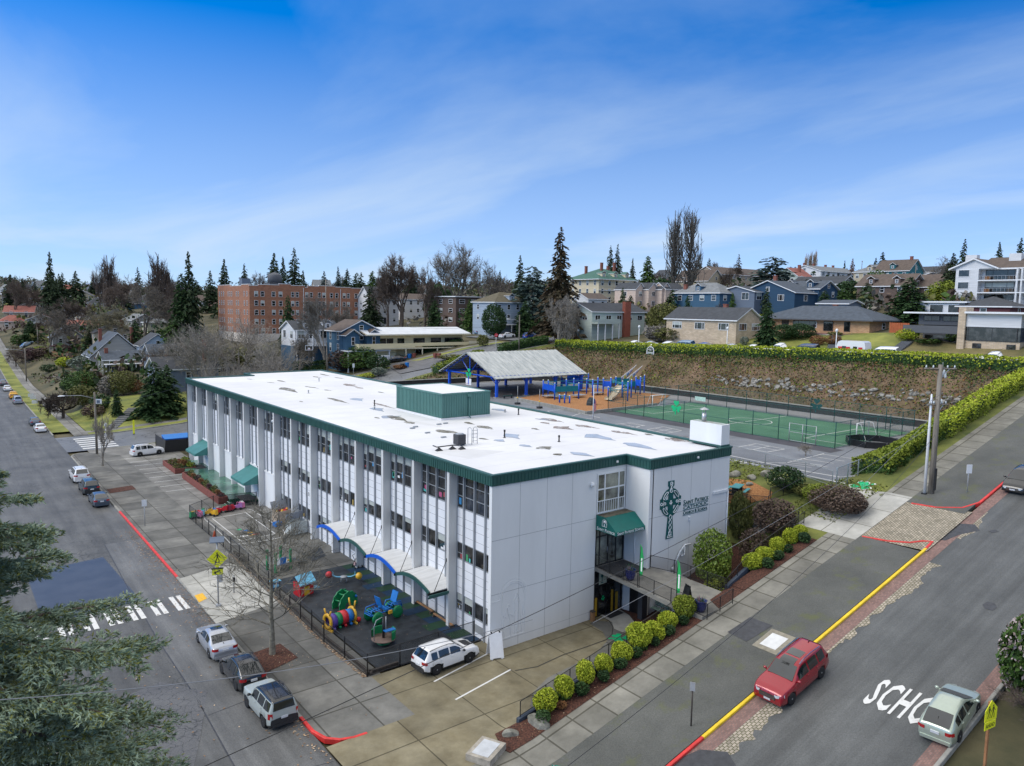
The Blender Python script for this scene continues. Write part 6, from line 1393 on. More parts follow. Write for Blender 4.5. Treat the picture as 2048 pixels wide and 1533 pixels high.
  if detail>1:
   q=MB(); xm=(K['ws'][1]-.045)*L; q.ball((xm,sg*(hw+.09),zb0+.08),(.09,.12,.085),8,5); q.box(xm-.03,xm+.03,min(sg*(hw-.08),sg*(hw+.05)),max(sg*(hw-.08),sg*(hw+.05)),zb0+.0,zb0+.05); q.obj('mirror',pm if not trim else M_trim,t)
   q=MB(); [q.box(a_*L-.09,a_*L+.09,min(sg*hw*.985,sg*(hw*.985+.03)),max(sg*hw*.985,sg*(hw*.985+.03)),zb0-.1,zb0-.06) for a_ in(-.21,-.02)]; q.obj('door_handle',pm,t)
   if rails: q=MB(); q.tube([(x_*L,sg*(sec(x_*L)[3]*.93),top(x_*L)+(.07 if abs(x_+.17)<.17 else .01)) for x_ in(-.38,-.36,-.2,-.05,.03,.05)],.022,5); q.obj('roof_rail',rails if not isinstance(rails,bool) else M_trim,t)
 if detail>1:
  MB().box(L/2-.045,L/2+.012,-hw*.5,hw*.5,fz*.58,fz*.86).obj('grille',M_trim,t)
  q=MB(); [q.box(L/2+.0,L/2+.022,-hw*.5,hw*.5,fz*z_,fz*z_+.02) for z_ in(.62,.70,.78)]; q.obj('grille_bar',M_chrome,t)
  MB().box(L/2-.03,L/2+.025,-.2,.2,.42,.54).obj('number_plate',M_plate,t); zz=.62*Hh*.82 if kind in('sedan','hatch') else .44*Hh
  MB().box(-L/2-.025,-L/2+.03,-.2,.2,zz-.07,zz+.07).obj('number_plate',M_plate,t)
  MB().box(-L/2-.03,-L/2+.15,-hw*.80,hw*.80,K['clear']+.08,K['clear']+.26).obj('rear_bumper',M_trim if trim else pm,t)
  q=MB(); q.add([(-.41*L,-.012,top(-.41*L)+.02),(-.36*L,-.012,top(-.36*L)+.02),(-.38*L,0,top(-.38*L)+.10),(-.41*L,.012,top(-.41*L)+.02),(-.36*L,.012,top(-.36*L)+.02)],[(0,1,2),(3,2,4),(0,2,3)]);
  if kind!='pickup': q.obj('antenna',M_trim,t)
 if kind=='pickup': MB().box(-.485*L,-.15*L,-hw*.82,hw*.82,.6*Hh+.005,.6*Hh+.03).obj('bed_floor',M_trim,t)
 return t
CARM={}
P_white=paint('paint_white',(.74,.74,.74)); P_silver=paint('paint_silver',(.44,.46,.50),.3,.5); P_black=paint('paint_black',(.008,.009,.010),.2); P_sage=paint('paint_grey_green',(.36,.40,.385),.35); P_red=paint('paint_red',(.28,.006,.016),.22,.2); P_pale=paint('paint_pale_green',(.40,.46,.385),.3,.4); P_navy=paint('paint_navy',(.012,.02,.05),.25); P_blue=paint('paint_blue',(.01,.05,.26),.25,.2); P_grey=paint('paint_grey',(.10,.11,.13),.28,.3); P_yellow=paint('paint_yellow',(.72,.37,.01)); P_slate=paint('paint_slate',(.05,.075,.11),.28,.2); P_dkgreen=paint('paint_dark_green',(.015,.03,.03),.25,.2); P_lblue=paint('paint_light_blue',(.20,.28,.36),.3,.3)
def two(a,b,z,side,W,ground=None):
 """pose from the contact points of the two wheels on the near side"""
 A=Vector(az(*a,z)) if z is not None else Vector(ag(*a)); B=Vector(az(*b,z)) if z is not None else Vector(ag(*b))
 d=(B-A); h=math.atan2(d.y,d.x); n=Vector((-math.sin(h),math.cos(h),0))*side*(W/2-.1); c=(A+B)/2+n
 return (c.x,c.y,Hg(c.x,c.y)),h
RZ_=RD
def on_road(x,y,off=RD): return (x,y,Hg(x,y)+off)
p,h=two((873.5,1350),(937,1326),0,1,1.86); car('white_suv','white compact suv with black roof rails and bonnet patch parked beside the play yard fence','jeep',4.62,1.86,1.68,P_white,(p[0],p[1],.01),.05,trim=True,rails=True,hood=True)
car('silver_sedan','silver saloon at the front of three cars parked below the bare street tree','sedan',4.9,1.8,1.5,P_silver,on_road(-15.15,12.4),PI/2-.02,'cars at the left kerb',sunroof=1)
car('black_hatchback','black hatchback crossover between the silver saloon and the grey green suv','hatch',4.45,1.8,1.6,P_black,on_road(-15.1,6.9),PI/2+.02,'cars at the left kerb',trim=True,rails=True,rimm=M_trim)
p,h=two((527,1458),(492,1416),RD,-1,1.89); car('grey_suv','pale grey green boxy suv with black roof parked beside the red kerb bend','box',4.45,1.9,1.80,P_sage,on_road(-15.1,1.75),PI/2+.02,'cars at the left kerb',roofm=P_black,trim=True,rails=True,rimm=M_trim)
p,h=two((1591,1411),(1646,1363),None,-1,2.0); car('red_suv','large dark red suv with glass roof panels parked against the yellow kerb','suv',5.03,2.0,1.78,P_red,on_road(8.55,-18.15),PI,rails=M_chrome,sunroof=2,trim=False)
car('green_hatchback','pale metallic green hatchback parked on the SCHOOL lettering','hatch',4.45,1.75,1.5,P_pale,on_road(10.9,-25.75),.07)
car('black_hatchback','black hatchback parked facing down the right hand street by the red kerb','hatch',4.55,1.78,1.5,P_black,on_road(42.3,-18.4),PI)
p,h=two((279,914),(318,909),0,1,1.85); car('white_suv','older white suv parked alone on the north end of the school lot','suv',4.75,1.85,1.78,P_white,(p[0],p[1],.01),h,rails=True)
for (v,nm,lb,kd,L,W,Hh,pm,kw) in ((968,'white_suv','white suv first in the row of three by the far crossing','suv',5.2,2.0,1.9,P_white,dict(rails=True)),(992,'green_suv','dark green suv in the middle of the row of three by the far crossing','suv',4.9,1.9,1.8,P_dkgreen,dict(trim=True)),(1016,'dark_hatchback','dark slate estate car last in the row of three, half under the conifer branches','hatch',4.5,1.75,1.5,P_slate,dict())):
 y=az({968:163,992:184,1016:207}[v],v,RD)[1]; car(nm,lb,kd,L,W,Hh,pm,on_road(-15.2,y+L/2),PI/2,'cars by the far crossing',**kw)
FAR=[(92,866,'white_sedan','white saloon nearest the crossing on the far left street','sedan',P_white),(77,853,'blue_sedan','dark blue saloon behind the white one on the far left street','sedan',P_slate),(49,809,'silver_van','pale van behind the yellow truck on the far left street','van',P_silver),(37.5,799,'yellow_pickup','bright yellow pickup on the far left street','pickup',P_yellow),(30,783,'white_sedan','white saloon beyond the yellow pickup on the far left street','sedan',P_white),(23,773,'grey_sedan','grey saloon beyond the white one on the far left street','sedan',P_grey),(8,750,'grey_van','grey van farthest along the left street kerb','van',P_slate),(4,720,'blue_sedan','small blue car far along the left street near the picture edge','sedan',P_blue)]
for u,v,nm,lb,kd,pm in FAR:
 y=az(u,v,RD)[1]; L=4.7; car(nm,lb,kd,L,1.8,{'sedan':1.48,'van':1.85,'pickup':1.75}[kd],pm,on_road(-15.2,y+L/2),PI/2,'cars along the far left street',1)
q=ag(55,692); car('silver_sedan','silver car on a drive among the gardens at far left','sedan',4.7,1.8,1.5,P_lblue,q,.3,None,1)
car('black_sedan','black saloon at the bottom left under the conifer','sedan',4.8,1.85,1.5,P_black,on_road(-25.6,-6.9),-PI/2)
car('white_sedan','white car almost hidden behind the conifer branches','sedan',4.8,1.85,1.55,P_white,on_road(-25.8,4.8),-PI/2)
TOP=[(1268,683,'white_sedan','white car roof at the left end of the hedge top row','sedan',P_white),(1299,684,'silver_sedan','silver car roof second in the row behind the hedge','sedan',P_silver),(1334,686,'white_hatchback','white car roof third in the row behind the hedge','hatch',P_white),(1369,687,'blue_van','light blue van roof behind the hedge beside the bare shrub','van',P_lblue),(1405,687,'blue_hatchback','blue hatchback roof behind the hedge below the dark roofed house','hatch',P_blue),(1461,691,'silver_sedan','silver saloon roof behind the hedge below the street lamp','sedan',P_silver),(1505,692,'white_sedan','white saloon roof behind the hedge left of the white pickup','sedan',P_white),(1562,692,'white_pickup','white pickup behind the hedge at the foot of the garden steps','pickup',P_white),(1612,696,'blue_estate','navy estate car between the white pickup and the caravan','van',P_navy),(1768,702,'white_van','white suv with dark side windows right of the caravan','van',P_white),(1990,710,'white_pickup','white crew cab pickup behind the hedge at far right','pickup',P_white)]
for u,v,nm,lb,kd,pm in TOP:
 p=ax(u,v,91.2); L={'pickup':5.9,'van':5.2}.get(kd,4.7); hh={'sedan':1.5,'van':1.95,'pickup':1.95,'hatch':1.6}[kd]
 car(nm,lb,kd,L,1.9,hh,pm,(91.2,p[1],Hg(91.2,p[1])-.05),(PI/2 if kd!='pickup' or u<1700 else PI/2),'cars behind the hedge',1)
p=ax(1707,698,91.4); t=thing('caravan','small white caravan with red side panels behind the hedge','caravan',(91.4,p[1],Hg(91.4,p[1])),PI/2)
prof=[(-2.4,.5),(-2.5,1.6),(-2.35,2.4),(-1.9,2.62),(1.6,2.62),(2.2,2.4),(2.45,1.6),(2.35,.5)]
MB().ext([(x,-1.05,z) for x,z in prof],(0,2.1,0)).obj('body',P_white,t)
mb=MB(); [mb.box(x-.35,x+.35,y0,y0+.02,1.15,1.6) for x in(-1.7,.4,2.0-.2) for y0 in(-1.07,1.05)]; mb.obj('red_panel',M_toyr,t); mb=MB(); [mb.box(x-.35,x+.35,y0,y0+.02,1.2,1.7) for x in(-.8,1.1) for y0 in(-1.07,1.05)]; mb.obj('window',M_cglass,t)
for y in(-1,1): MB().lathe((0,y,.35),[(.35,-.1),(.35,.1)],14,'y').obj('wheel',M_tyre,t)
q=G(1062,678); car('blue_suv','bright blue suv parked across the junction at the top of the hill','suv',4.5,1.85,1.7,P_blue,(q[0],q[1],q[2]+.05),.0,None,2)
q=G(1014,676); car('white_sedan','white saloon parked beyond the tall round evergreen','sedan',4.7,1.8,1.5,P_white,(q[0],q[1],q[2]+.05),.05,None,2)
q=G(962,668); car('blue_sedan','light blue car half hidden left of the round evergreen','sedan',4.6,1.8,1.5,P_lblue,(q[0],q[1],q[2]+.05),.05,None,1)
q=G(794,724); car('black_sedan','black saloon on the drive of the cream house','sedan',4.7,1.85,1.5,P_black,(q[0],q[1],q[2]+.05),PI/2+.9,None,2)
q=G(1398,617); car('black_suv','black suv parked between the houses on the hill','suv',4.6,1.85,1.7,P_black,(q[0],q[1],q[2]+.05),.2,None,1)
q=G(120,977) if False else None
# ---------------------------------------------------------------- vegetation
def fol(name,c1,c2,scale=.9,rough=.7,trans=True):
 m=mat(name,c1,rough,0,scale,col2=c2,mix=(.32,.68),detail=8,spec=.25)
 return m
F_fir=fol('fir_needles',(.014,.030,.014),(.050,.078,.030),1.1); F_fir2=fol('spruce_needles',(.030,.032,.016),(.085,.055,.030),.5); F_cedar=fol('cedar_needles',(.10,.155,.10),(.38,.47,.33),1.9); F_cedar2=fol('cedar_needles_olive',(.09,.11,.02),(.27,.27,.06),1.2)
F_blue=fol('blue_cedar_needles',(.03,.055,.05),(.10,.14,.12),.8)
F_green=fol('green_leaves',(.022,.055,.012),(.085,.15,.03),1.3); F_dgreen=fol('dark_green_leaves',(.012,.035,.012),(.045,.09,.025),1.2); F_yel=fol('yellow_green_leaves',(.17,.23,.012),(.44,.48,.04),2.2); F_lime=fol('lime_leaves',(.09,.13,.01),(.26,.30,.035),1.5); F_olive=fol('olive_leaves',(.06,.07,.015),(.17,.17,.05),1.2); F_brown=fol('brown_twigs',(.055,.035,.026),(.14,.10,.075),1.4); F_rust=fol('rust_leaves',(.12,.05,.02),(.26,.13,.05),1.4); F_red=fol('red_leaves',(.20,.02,.02),(.42,.06,.05),1.4); F_plum=fol('plum_leaves',(.05,.022,.028),(.11,.06,.06),1.4); F_grey=fol('grey_twigs',(.13,.12,.105),(.25,.23,.20),1.4); F_greyleaf=fol('grey_green_leaves',(.10,.13,.10),(.22,.25,.20),1.6)
F_rhod=fol('rhododendron_leaves',(.05,.11,.012),(.26,.33,.06),3.0,.4); F_photinia=fol('white_flower_tips',(.30,.22,.22),(.60,.52,.50),3.)
B_bark=mat('bark_grey',(.10,.085,.07),.9,.3,3,col2=(.19,.17,.14)); B_dark=mat('bark_dark',(.055,.042,.035),.9,.3,3); B_pale=mat('bark_pale',(.20,.18,.15),.9,.25,3,col2=(.32,.29,.25)); B_moss=mat('bark_mossy',(.10,.09,.045),.9,.3,2,col2=(.20,.18,.11)); B_brown=mat('bark_brown',(.10,.075,.06),.9,.3,3); B_tan=mat('bark_tan_sunlit',(.32,.23,.15),.9,.2,3)
def npmesh(name,V,F4,m,mi=None,smooth=False):
 """mesh from numpy arrays of quads"""
 me=bpy.data.meshes.new(name); n=len(V); k=len(F4)
 me.vertices.add(n); me.vertices.foreach_set('co',np.asarray(V,np.float32).ravel())
 me.loops.add(4*k); me.loops.foreach_set('vertex_index',np.asarray(F4,np.int32).ravel())
 me.polygons.add(k); me.polygons.foreach_set('loop_start',np.arange(0,4*k,4,dtype=np.int32)); me.polygons.foreach_set('loop_total',np.full(k,4,np.int32))
 for q in (m if isinstance(m,(list,tuple)) else [m]): me.materials.append(q)
 if mi is not None: me.polygons.foreach_set('material_index',np.asarray(mi,np.int32))
 me.update(calc_edges=True); return me
def quads(cen,size,rs,aspect=.6,up=0.,dirs=None,droop=0.):
 """leaf-sized quads at cen (N,3)"""
 n=len(cen); d=rs.normal(size=(n,3)) if dirs is None else dirs+rs.normal(size=(n,3))*.35
 if droop: d[:,2]-=droop
 d/=np.linalg.norm(d,axis=1)[:,None]; o=rs.normal(size=(n,3)); o[:,2]+=up; e=np.cross(d,o); e/=np.linalg.norm(e,axis=1)[:,None]+1e-9
 s=size*rs.uniform(.6,1.35,(n,1)); a=d*s; b=e*s*aspect
 V=np.stack([cen-a*.5-b*.12,cen+a*.1-b*.5,cen+a*.6,cen+a*.1+b*.5],1).reshape(-1,3)
 return V
def qidx(n): return np.arange(4*n).reshape(n,4)
def shell(n,rs,lump=.25,k=9,inner=.55):
 """points through an uneven ellipsoid crown (unit), with clumps and gaps"""
 d=rs.normal(size=(n,3)); d/=np.linalg.norm(d,axis=1)[:,None]
 c=rs.normal(size=(k,3)); c/=np.linalg.norm(c,axis=1)[:,None]; amp=rs.uniform(-lump,lump,k)
 R=1+(np.clip((d@c.T-.55)/.45,0,1)*amp).sum(1)
 f=rs.uniform(inner**3,1,n)**(1/3)
 P=d*(R*f)[:,None]
 cc=rs.normal(size=(k*3,3)); cc/=np.linalg.norm(cc,axis=1)[:,None]; g=np.max(d@cc.T,axis=1)
 keep=(g>.86)|(rs.uniform(size=n)<.55)
 return P[keep]
CACHE={}
def shrub_mesh(m,seed,n=900,size=.22,lump=.25,inner=.5,flat=0.,key=''):
 k=('s',m.name,seed,n,size,lump,flat,key)
 if k not in CACHE:
  rs=np.random.RandomState(seed); P=shell(n,rs,lump,9,inner)
  P[:,2]=np.where(P[:,2]<0,P[:,2]*(1-flat*.3),P[:,2]); P=P[P[:,2]>-.93]
  V=quads(P,size,rs,.75,.4); V[:,2]=(V[:,2]+.95)/1.95
  CACHE[k]=npmesh('crown',V,qidx(len(P)),m)
 return CACHE[k]
def shrub(label,p,r,h,m,seed=0,kind='shrub',group=None,n=900,size=.22,lump=.25,ry=None,rot=0.,stem=True,cat='shrub',flat=0.):
 t=thing(kind,label,cat,p,rot,group); c=link('crown',shrub_mesh(m,seed%3,n,size,lump,flat=flat),t,(0,0,.03*h)); c.scale=(r,ry or r,h)
 if stem:
  k='stem'
  if k not in CACHE: CACHE[k]=MB().tube([(0,0,-.1),(.05,.02,.35),(-.02,0,.6)],[.09,.06,.03],5).mesh('stem',B_brown)
  s=link('stem',CACHE[k],t); s.scale=(min(1.4,r*.8),min(1.4,r*.8),h)
 return t
def fir_mesh(m,seed,dens=1.,gap=.0,droop=.35,power=.85,w=.22):
 k=('f',m.name,seed,dens,gap,droop,power)
 if k in CACHE: return CACHE[k]
 rs=np.random.RandomState(seed); Vs=[]
 lv=int(46*dens)
 for i in range(lv):
  z=.06+.93*(i/lv)**.93; R=(1-z)**power*(1+.22*math.sin(i*1.9+seed)+rs.uniform(-.15,.15))+.012
  nb=int(5+9*(1-z)*dens)
  for b in range(nb):
   if rs.uniform()<gap: continue
   a=rs.uniform(0,2*PI); L=R*rs.uniform(.6,1.12); n=max(4,int(4+15*L))
   t_=rs.uniform(.12,1,n)**.8
   dz=-droop*L*.33*(t_**1.6)+.04*L*np.sin(t_*3)
   c=np.stack([np.cos(a)*L*t_,np.sin(a)*L*t_,z+dz*.55],1); sd=rs.normal(size=n)*.10*L*(1.1-t_*.6)
   c[:,0]+=-np.sin(a)*sd; c[:,1]+=np.cos(a)*sd; c[:,2]+=rs.normal(size=n)*.006
   d=np.tile([np.cos(a),np.sin(a),-.35],(n,1)); d[:,0]+=-np.sin(a)*np.sign(sd)*.7; d[:,1]+=np.cos(a)*np.sign(sd)*.7
   Vs.append((c,d,np.full(n,w*(.35+.65*R))))
 c=np.concatenate([q[0] for q in Vs]); d=np.concatenate([q[1] for q in Vs]); s=np.concatenate([q[2] for q in Vs])
 dd=d.copy(); dd/=np.linalg.norm(dd,axis=1)[:,None]
 o=rs.normal(size=c.shape)*.6; o[:,2]+=1.; e=np.cross(dd,o); e/=np.linalg.norm(e,axis=1)[:,None]
 sz=s[:,None]*rs.uniform(.6,1.3,(len(c),1)); a_=dd*sz; b_=e*sz*.42
 a_[:,2]*=.35; b_[:,2]*=.35
 V=np.stack([c-a_*.5,c-b_*.6,c+a_*.6,c+b_*.6],1).reshape(-1,3)
 CACHE[k]=npmesh('crown',V,qidx(len(c)),m); return CACHE[k]
def trunk_mesh(m,key,taper=.15):
 k=('t',m.name,taper)
 if k not in CACHE: CACHE[k]=MB().tube([(0,0,-.06),(0,0,.3),(.01,.005,.7),(0,0,.98)],[1,.8,.42,taper*.4],7).mesh('trunk',m)
 return CACHE[k]
def place(u,vt,D,wpx):
 p=ad(u,vt,D); g=Hg(p[0],p[1]); return Vector((p[0],p[1],g)),max(1.5,p[2]-g),wpx*.5*D/FPX
def conifer(label,u,vt,D,wpx,m=None,var=0,gap=.1,droop=.35,power=.85,kind='conifer_tree',dens=1.):
 p,h,r=place(u,vt,D,wpx); t=thing(kind,label,'tree',p,random.Random(int(u*7+vt)).uniform(0,6),None)
 c=link('crown',fir_mesh(m or F_fir,var,dens,gap,droop,power),t); c.scale=(r*1.15,r*1.15,h)
 s=link('trunk',trunk_mesh(B_dark,'c'),t); q=max(.15,h*.018); s.scale=(q,q,h*.97); return t
def twigs(mb,p,d,L,rs,k):
 for _ in range(k):
  e=(d+Vector((rs.gauss(0,.55),rs.gauss(0,.55),rs.gauss(0,.45)))).normalized()*L*rs.uniform(.5,1.2); s=e.orthogonal().normalized()*.0022; b=p+e*rs.uniform(-.2,.3); mb.add([b-s,b+s,b+e],[(0,1,2)])
TW=[5]
def branch_rec(mb,p,d,L,r,lev,rs,up,spread,nlev,gn=3):
 n=3 if lev<nlev-1 else 2
 pts=[p]; q=p; dd=d
 for i in range(n):
  dd=(dd+Vector((rs.gauss(0,.13),rs.gauss(0,.13),rs.gauss(0,.08)+up*.13))).normalized(); q=q+dd*(L/n); pts.append(q)
 mb.tube(pts,[r*(1-.55*i/n) for i in range(n+1)],gn if lev>0 else 6,cap=False)
 if lev>=nlev-1:
  for q_ in pts[1:]: twigs(mb,q_,dd,L*.8,rs,TW[0])
 if lev>=nlev: return
 k=rs.choice([3,4]) if lev>0 else rs.choice([4,5,6])
 for j in range(k):
  t_=rs.uniform(.35,1.) if j<k-1 else 1.
  i=min(n-1,int(t_*n)); f=t_*n-i; b=pts[i]+(pts[i+1]-pts[i])*f
  ax_=dd.orthogonal().normalized(); ax_=Matrix.Rotation(rs.uniform(0,2*PI),3,dd)@ax_
  nd=(Matrix.Rotation(spread*rs.uniform(.6,1.25),3,ax_)@dd).normalized()
  branch_rec(mb,b,nd,L*rs.uniform(.55,.82),max(r*.56,.0016),lev+1,rs,up,spread,nlev,gn)
def bare_mesh(m,seed,kind='round',nlev=5):
 k=('b',m.name,seed,kind,nlev)
 if k in CACHE: return CACHE[k]
 rs=random.Random(seed); mb=MB()
 if kind=='poplar':
  mb.tube([(0,0,-.03),(0,0,.4),(.01,0,.95)],[.022,.014,.003],6,cap=False)
  for i in range(85):
   z=rs.uniform(.06,.72); a=rs.uniform(0,6.3); rr_=rs.uniform(.05,.13)*(1.25-z); L=rs.uniform(.14,.36)*(1.15-z*.6)
   b=Vector((math.cos(a)*.01,math.sin(a)*.01,z)); e=b+Vector((math.cos(a)*rr_,math.sin(a)*rr_,L)); mid=(b+e)/2+Vector((math.cos(a)*rr_*.35,math.sin(a)*rr_*.35,-.01))
   mb.tube([b,mid,e],[.006,.004,.0015],3,cap=False)
   for j in range(9):
    t_=rs.uniform(.2,1); c=b+(e-b)*t_; mb.tube([c,c+Vector((rs.gauss(0,.018),rs.gauss(0,.018),rs.uniform(.03,.09)))],[.0025,.001],3,cap=False)
 elif kind=='leader':
  mb.tube([(0,0,-.03),(.004,0,.3),(-.004,.003,.65),(0,0,1)],[.017,.013,.008,.002],6,cap=False); TW[0]=2
  for i in range(34):
   z=.2+.74*(i/34)**.9; a=i*2.4+rs.uniform(-.3,.3); L=.46*(1-z)**.75+.05; branch_rec(mb,Vector((0,0,z)),Vector((math.cos(a),math.sin(a),.42+.5*z)).normalized(),L*.62,.0055*(1.25-z),2,rs,.25,.55,4)
  TW[0]=5
 elif kind=='multi':
  TW[0]=1
  for i in range(9):
   a=2*PI*i/9+rs.uniform(-.3,.3); branch_rec(mb,Vector((.03*math.cos(a),.03*math.sin(a),0)),Vector((math.cos(a)*.55,math.sin(a)*.55,1)).normalized(),.34,.016,1,rs,.25,.55,nlev)
 else:
  up={'round':.25,'tall':.7,'wide':.05}[kind]; sp={'round':.75,'tall':.5,'wide':.85}[kind]
  branch_rec(mb,Vector((0,0,-.03)),Vector((0,0,1)),.33 if kind!='wide' else .22,.026,0,rs,up,sp,nlev)
 TW[0]=5
 zmax=max(v[2] for v in mb.v); rmax=sorted(math.hypot(v[0],v[1]) for v in mb.v)[int(len(mb.v)*.985)]
 me=mb.mesh('crown',m); me.transform(Matrix.Diagonal((1/rmax,1/rmax,1/zmax,1))); CACHE[k]=me; return me
def bare(label,u,vt,D,wpx,m=None,var=0,kind='round',name='bare_tree',base=None,hh=None,nlev=5):
 if base is not None: p=Vector(base); h=hh; r=wpx
 else: p,h,r=place(u,vt,D,wpx)
 t=thing(name,label,'tree',p,random.Random(int(u*7+vt)).uniform(0,6)); c=link('branches',bare_mesh(m or B_bark,var,kind,nlev),t); c.scale=(r,r,h)
 s=link('trunk',trunk_mesh(m or B_bark,'b',.5),t); q=max(.09,h*.022); s.scale=(q,q,h*.38); return t
# ---- the big cedar at the left edge, close to the camera
def cedar():
 p=Vector((-31.0,-13.0,0)); t=thing('cedar_tree','big blue green cedar with layered drooping branches at the left edge','tree',p)
 MB().tube([(0,0,-.2),(0,0,8),(.1,0,15),(0,0,21.5)],[.55,.42,.25,.06],9).obj('trunk',B_dark,t)
 rs=np.random.RandomState(4); r=random.Random(4); wood=MB(); C_=[];D_=[];S_=[]
 def spray(base,dirv,L,w):
  n=int(12+L*34); t_=rs.uniform(.05,1,n); side=rs.choice([-1,1],n); ld=rs.uniform(.1,1,n)*w*(1-t_*.75)*(L*.5)
  pd=np.array([-dirv[1],dirv[0],0]); pd/=np.linalg.norm(pd)+1e-9
  c=np.array(base)[None]+np.outer(t_*L,dirv)+np.outer(side*ld,pd); c[:,2]+=-.16*L*t_**2+rs.normal(size=n)*.05
  d=np.tile(dirv,(n,1))+np.outer(side*rs.uniform(.3,1.1,n),pd); d[:,2]+=rs.normal(size=n)*.25-.05
  C_.append(c);D_.append(d);S_.append(np.full(n,.17+.06*rs.uniform()))
 for i in range(150):
  z=.9+20.6*(i/150); a=r.uniform(0,2*PI);
  R=min(6.3,(22.6-z)*.62+.5)*r.uniform(.7,1.08)*(.45+.55*ss(z,1.5,7))
  if R<.4: continue
  b=Vector((0,0,z)); tilt=r.uniform(-.02,.16); pts=[b]; K=6
  for k in range(1,K+1):
   f=k/K; pts.append(Vector((math.cos(a+.1*math.sin(f*3+i))*R*f,math.sin(a+.1*math.sin(f*3+i))*R*f,z+R*(tilt*f-.17*f*f))))
  wood.tube(pts,[.075*(1-.85*k/K)*(R/5+.3) for k in range(K+1)],5,cap=False)
  nb=int(5+R*4.2)
  for j in range(nb):
   f=r.uniform(.14,1); k=min(K-1,int(f*K)); q=pts[k]+(pts[k+1]-pts[k])*(f*K-k); s=r.choice((-1,1)); ang=a+s*r.uniform(.25,1.15); L=(.35+R*.24)*r.uniform(.6,1.2)*(1.2-f*.55)
   spray(q,np.array([math.cos(ang),math.sin(ang),r.uniform(-.22,.12)]),L,1.)
  spray(pts[-2],np.array([math.cos(a),math.sin(a),-.12]),.9,1.)
 wood.obj('branches',B_brown,t)
 c=np.concatenate(C_);d=np.concatenate(D_);s=np.concatenate(S_)
 d/=np.linalg.norm(d,axis=1)[:,None]; n=len(c)
 V=[];mi=[]
 for k in range(4):
  dd=d+rs.normal(size=d.shape)*.42; dd/=np.linalg.norm(dd,axis=1)[:,None]; o=rs.normal(size=d.shape); o[:,2]+=1.2; e=np.cross(dd,o); e/=np.linalg.norm(e,axis=1)[:,None]
  L=s[:,None]*rs.uniform(.7,1.5,(n,1)); wd=L*.095
  V.append(np.stack([c-dd*L*.3,c+dd*L*.2-e*wd,c+dd*L*.7,c+dd*L*.2+e*wd],1)); mi.append((rs.uniform(size=n)<.22).astype(int))
 V=np.concatenate(V).reshape(-1,3); me=npmesh('foliage',V,qidx(4*n),[F_cedar,F_cedar2],np.concatenate(mi)); link('foliage',me,t)
cedar()
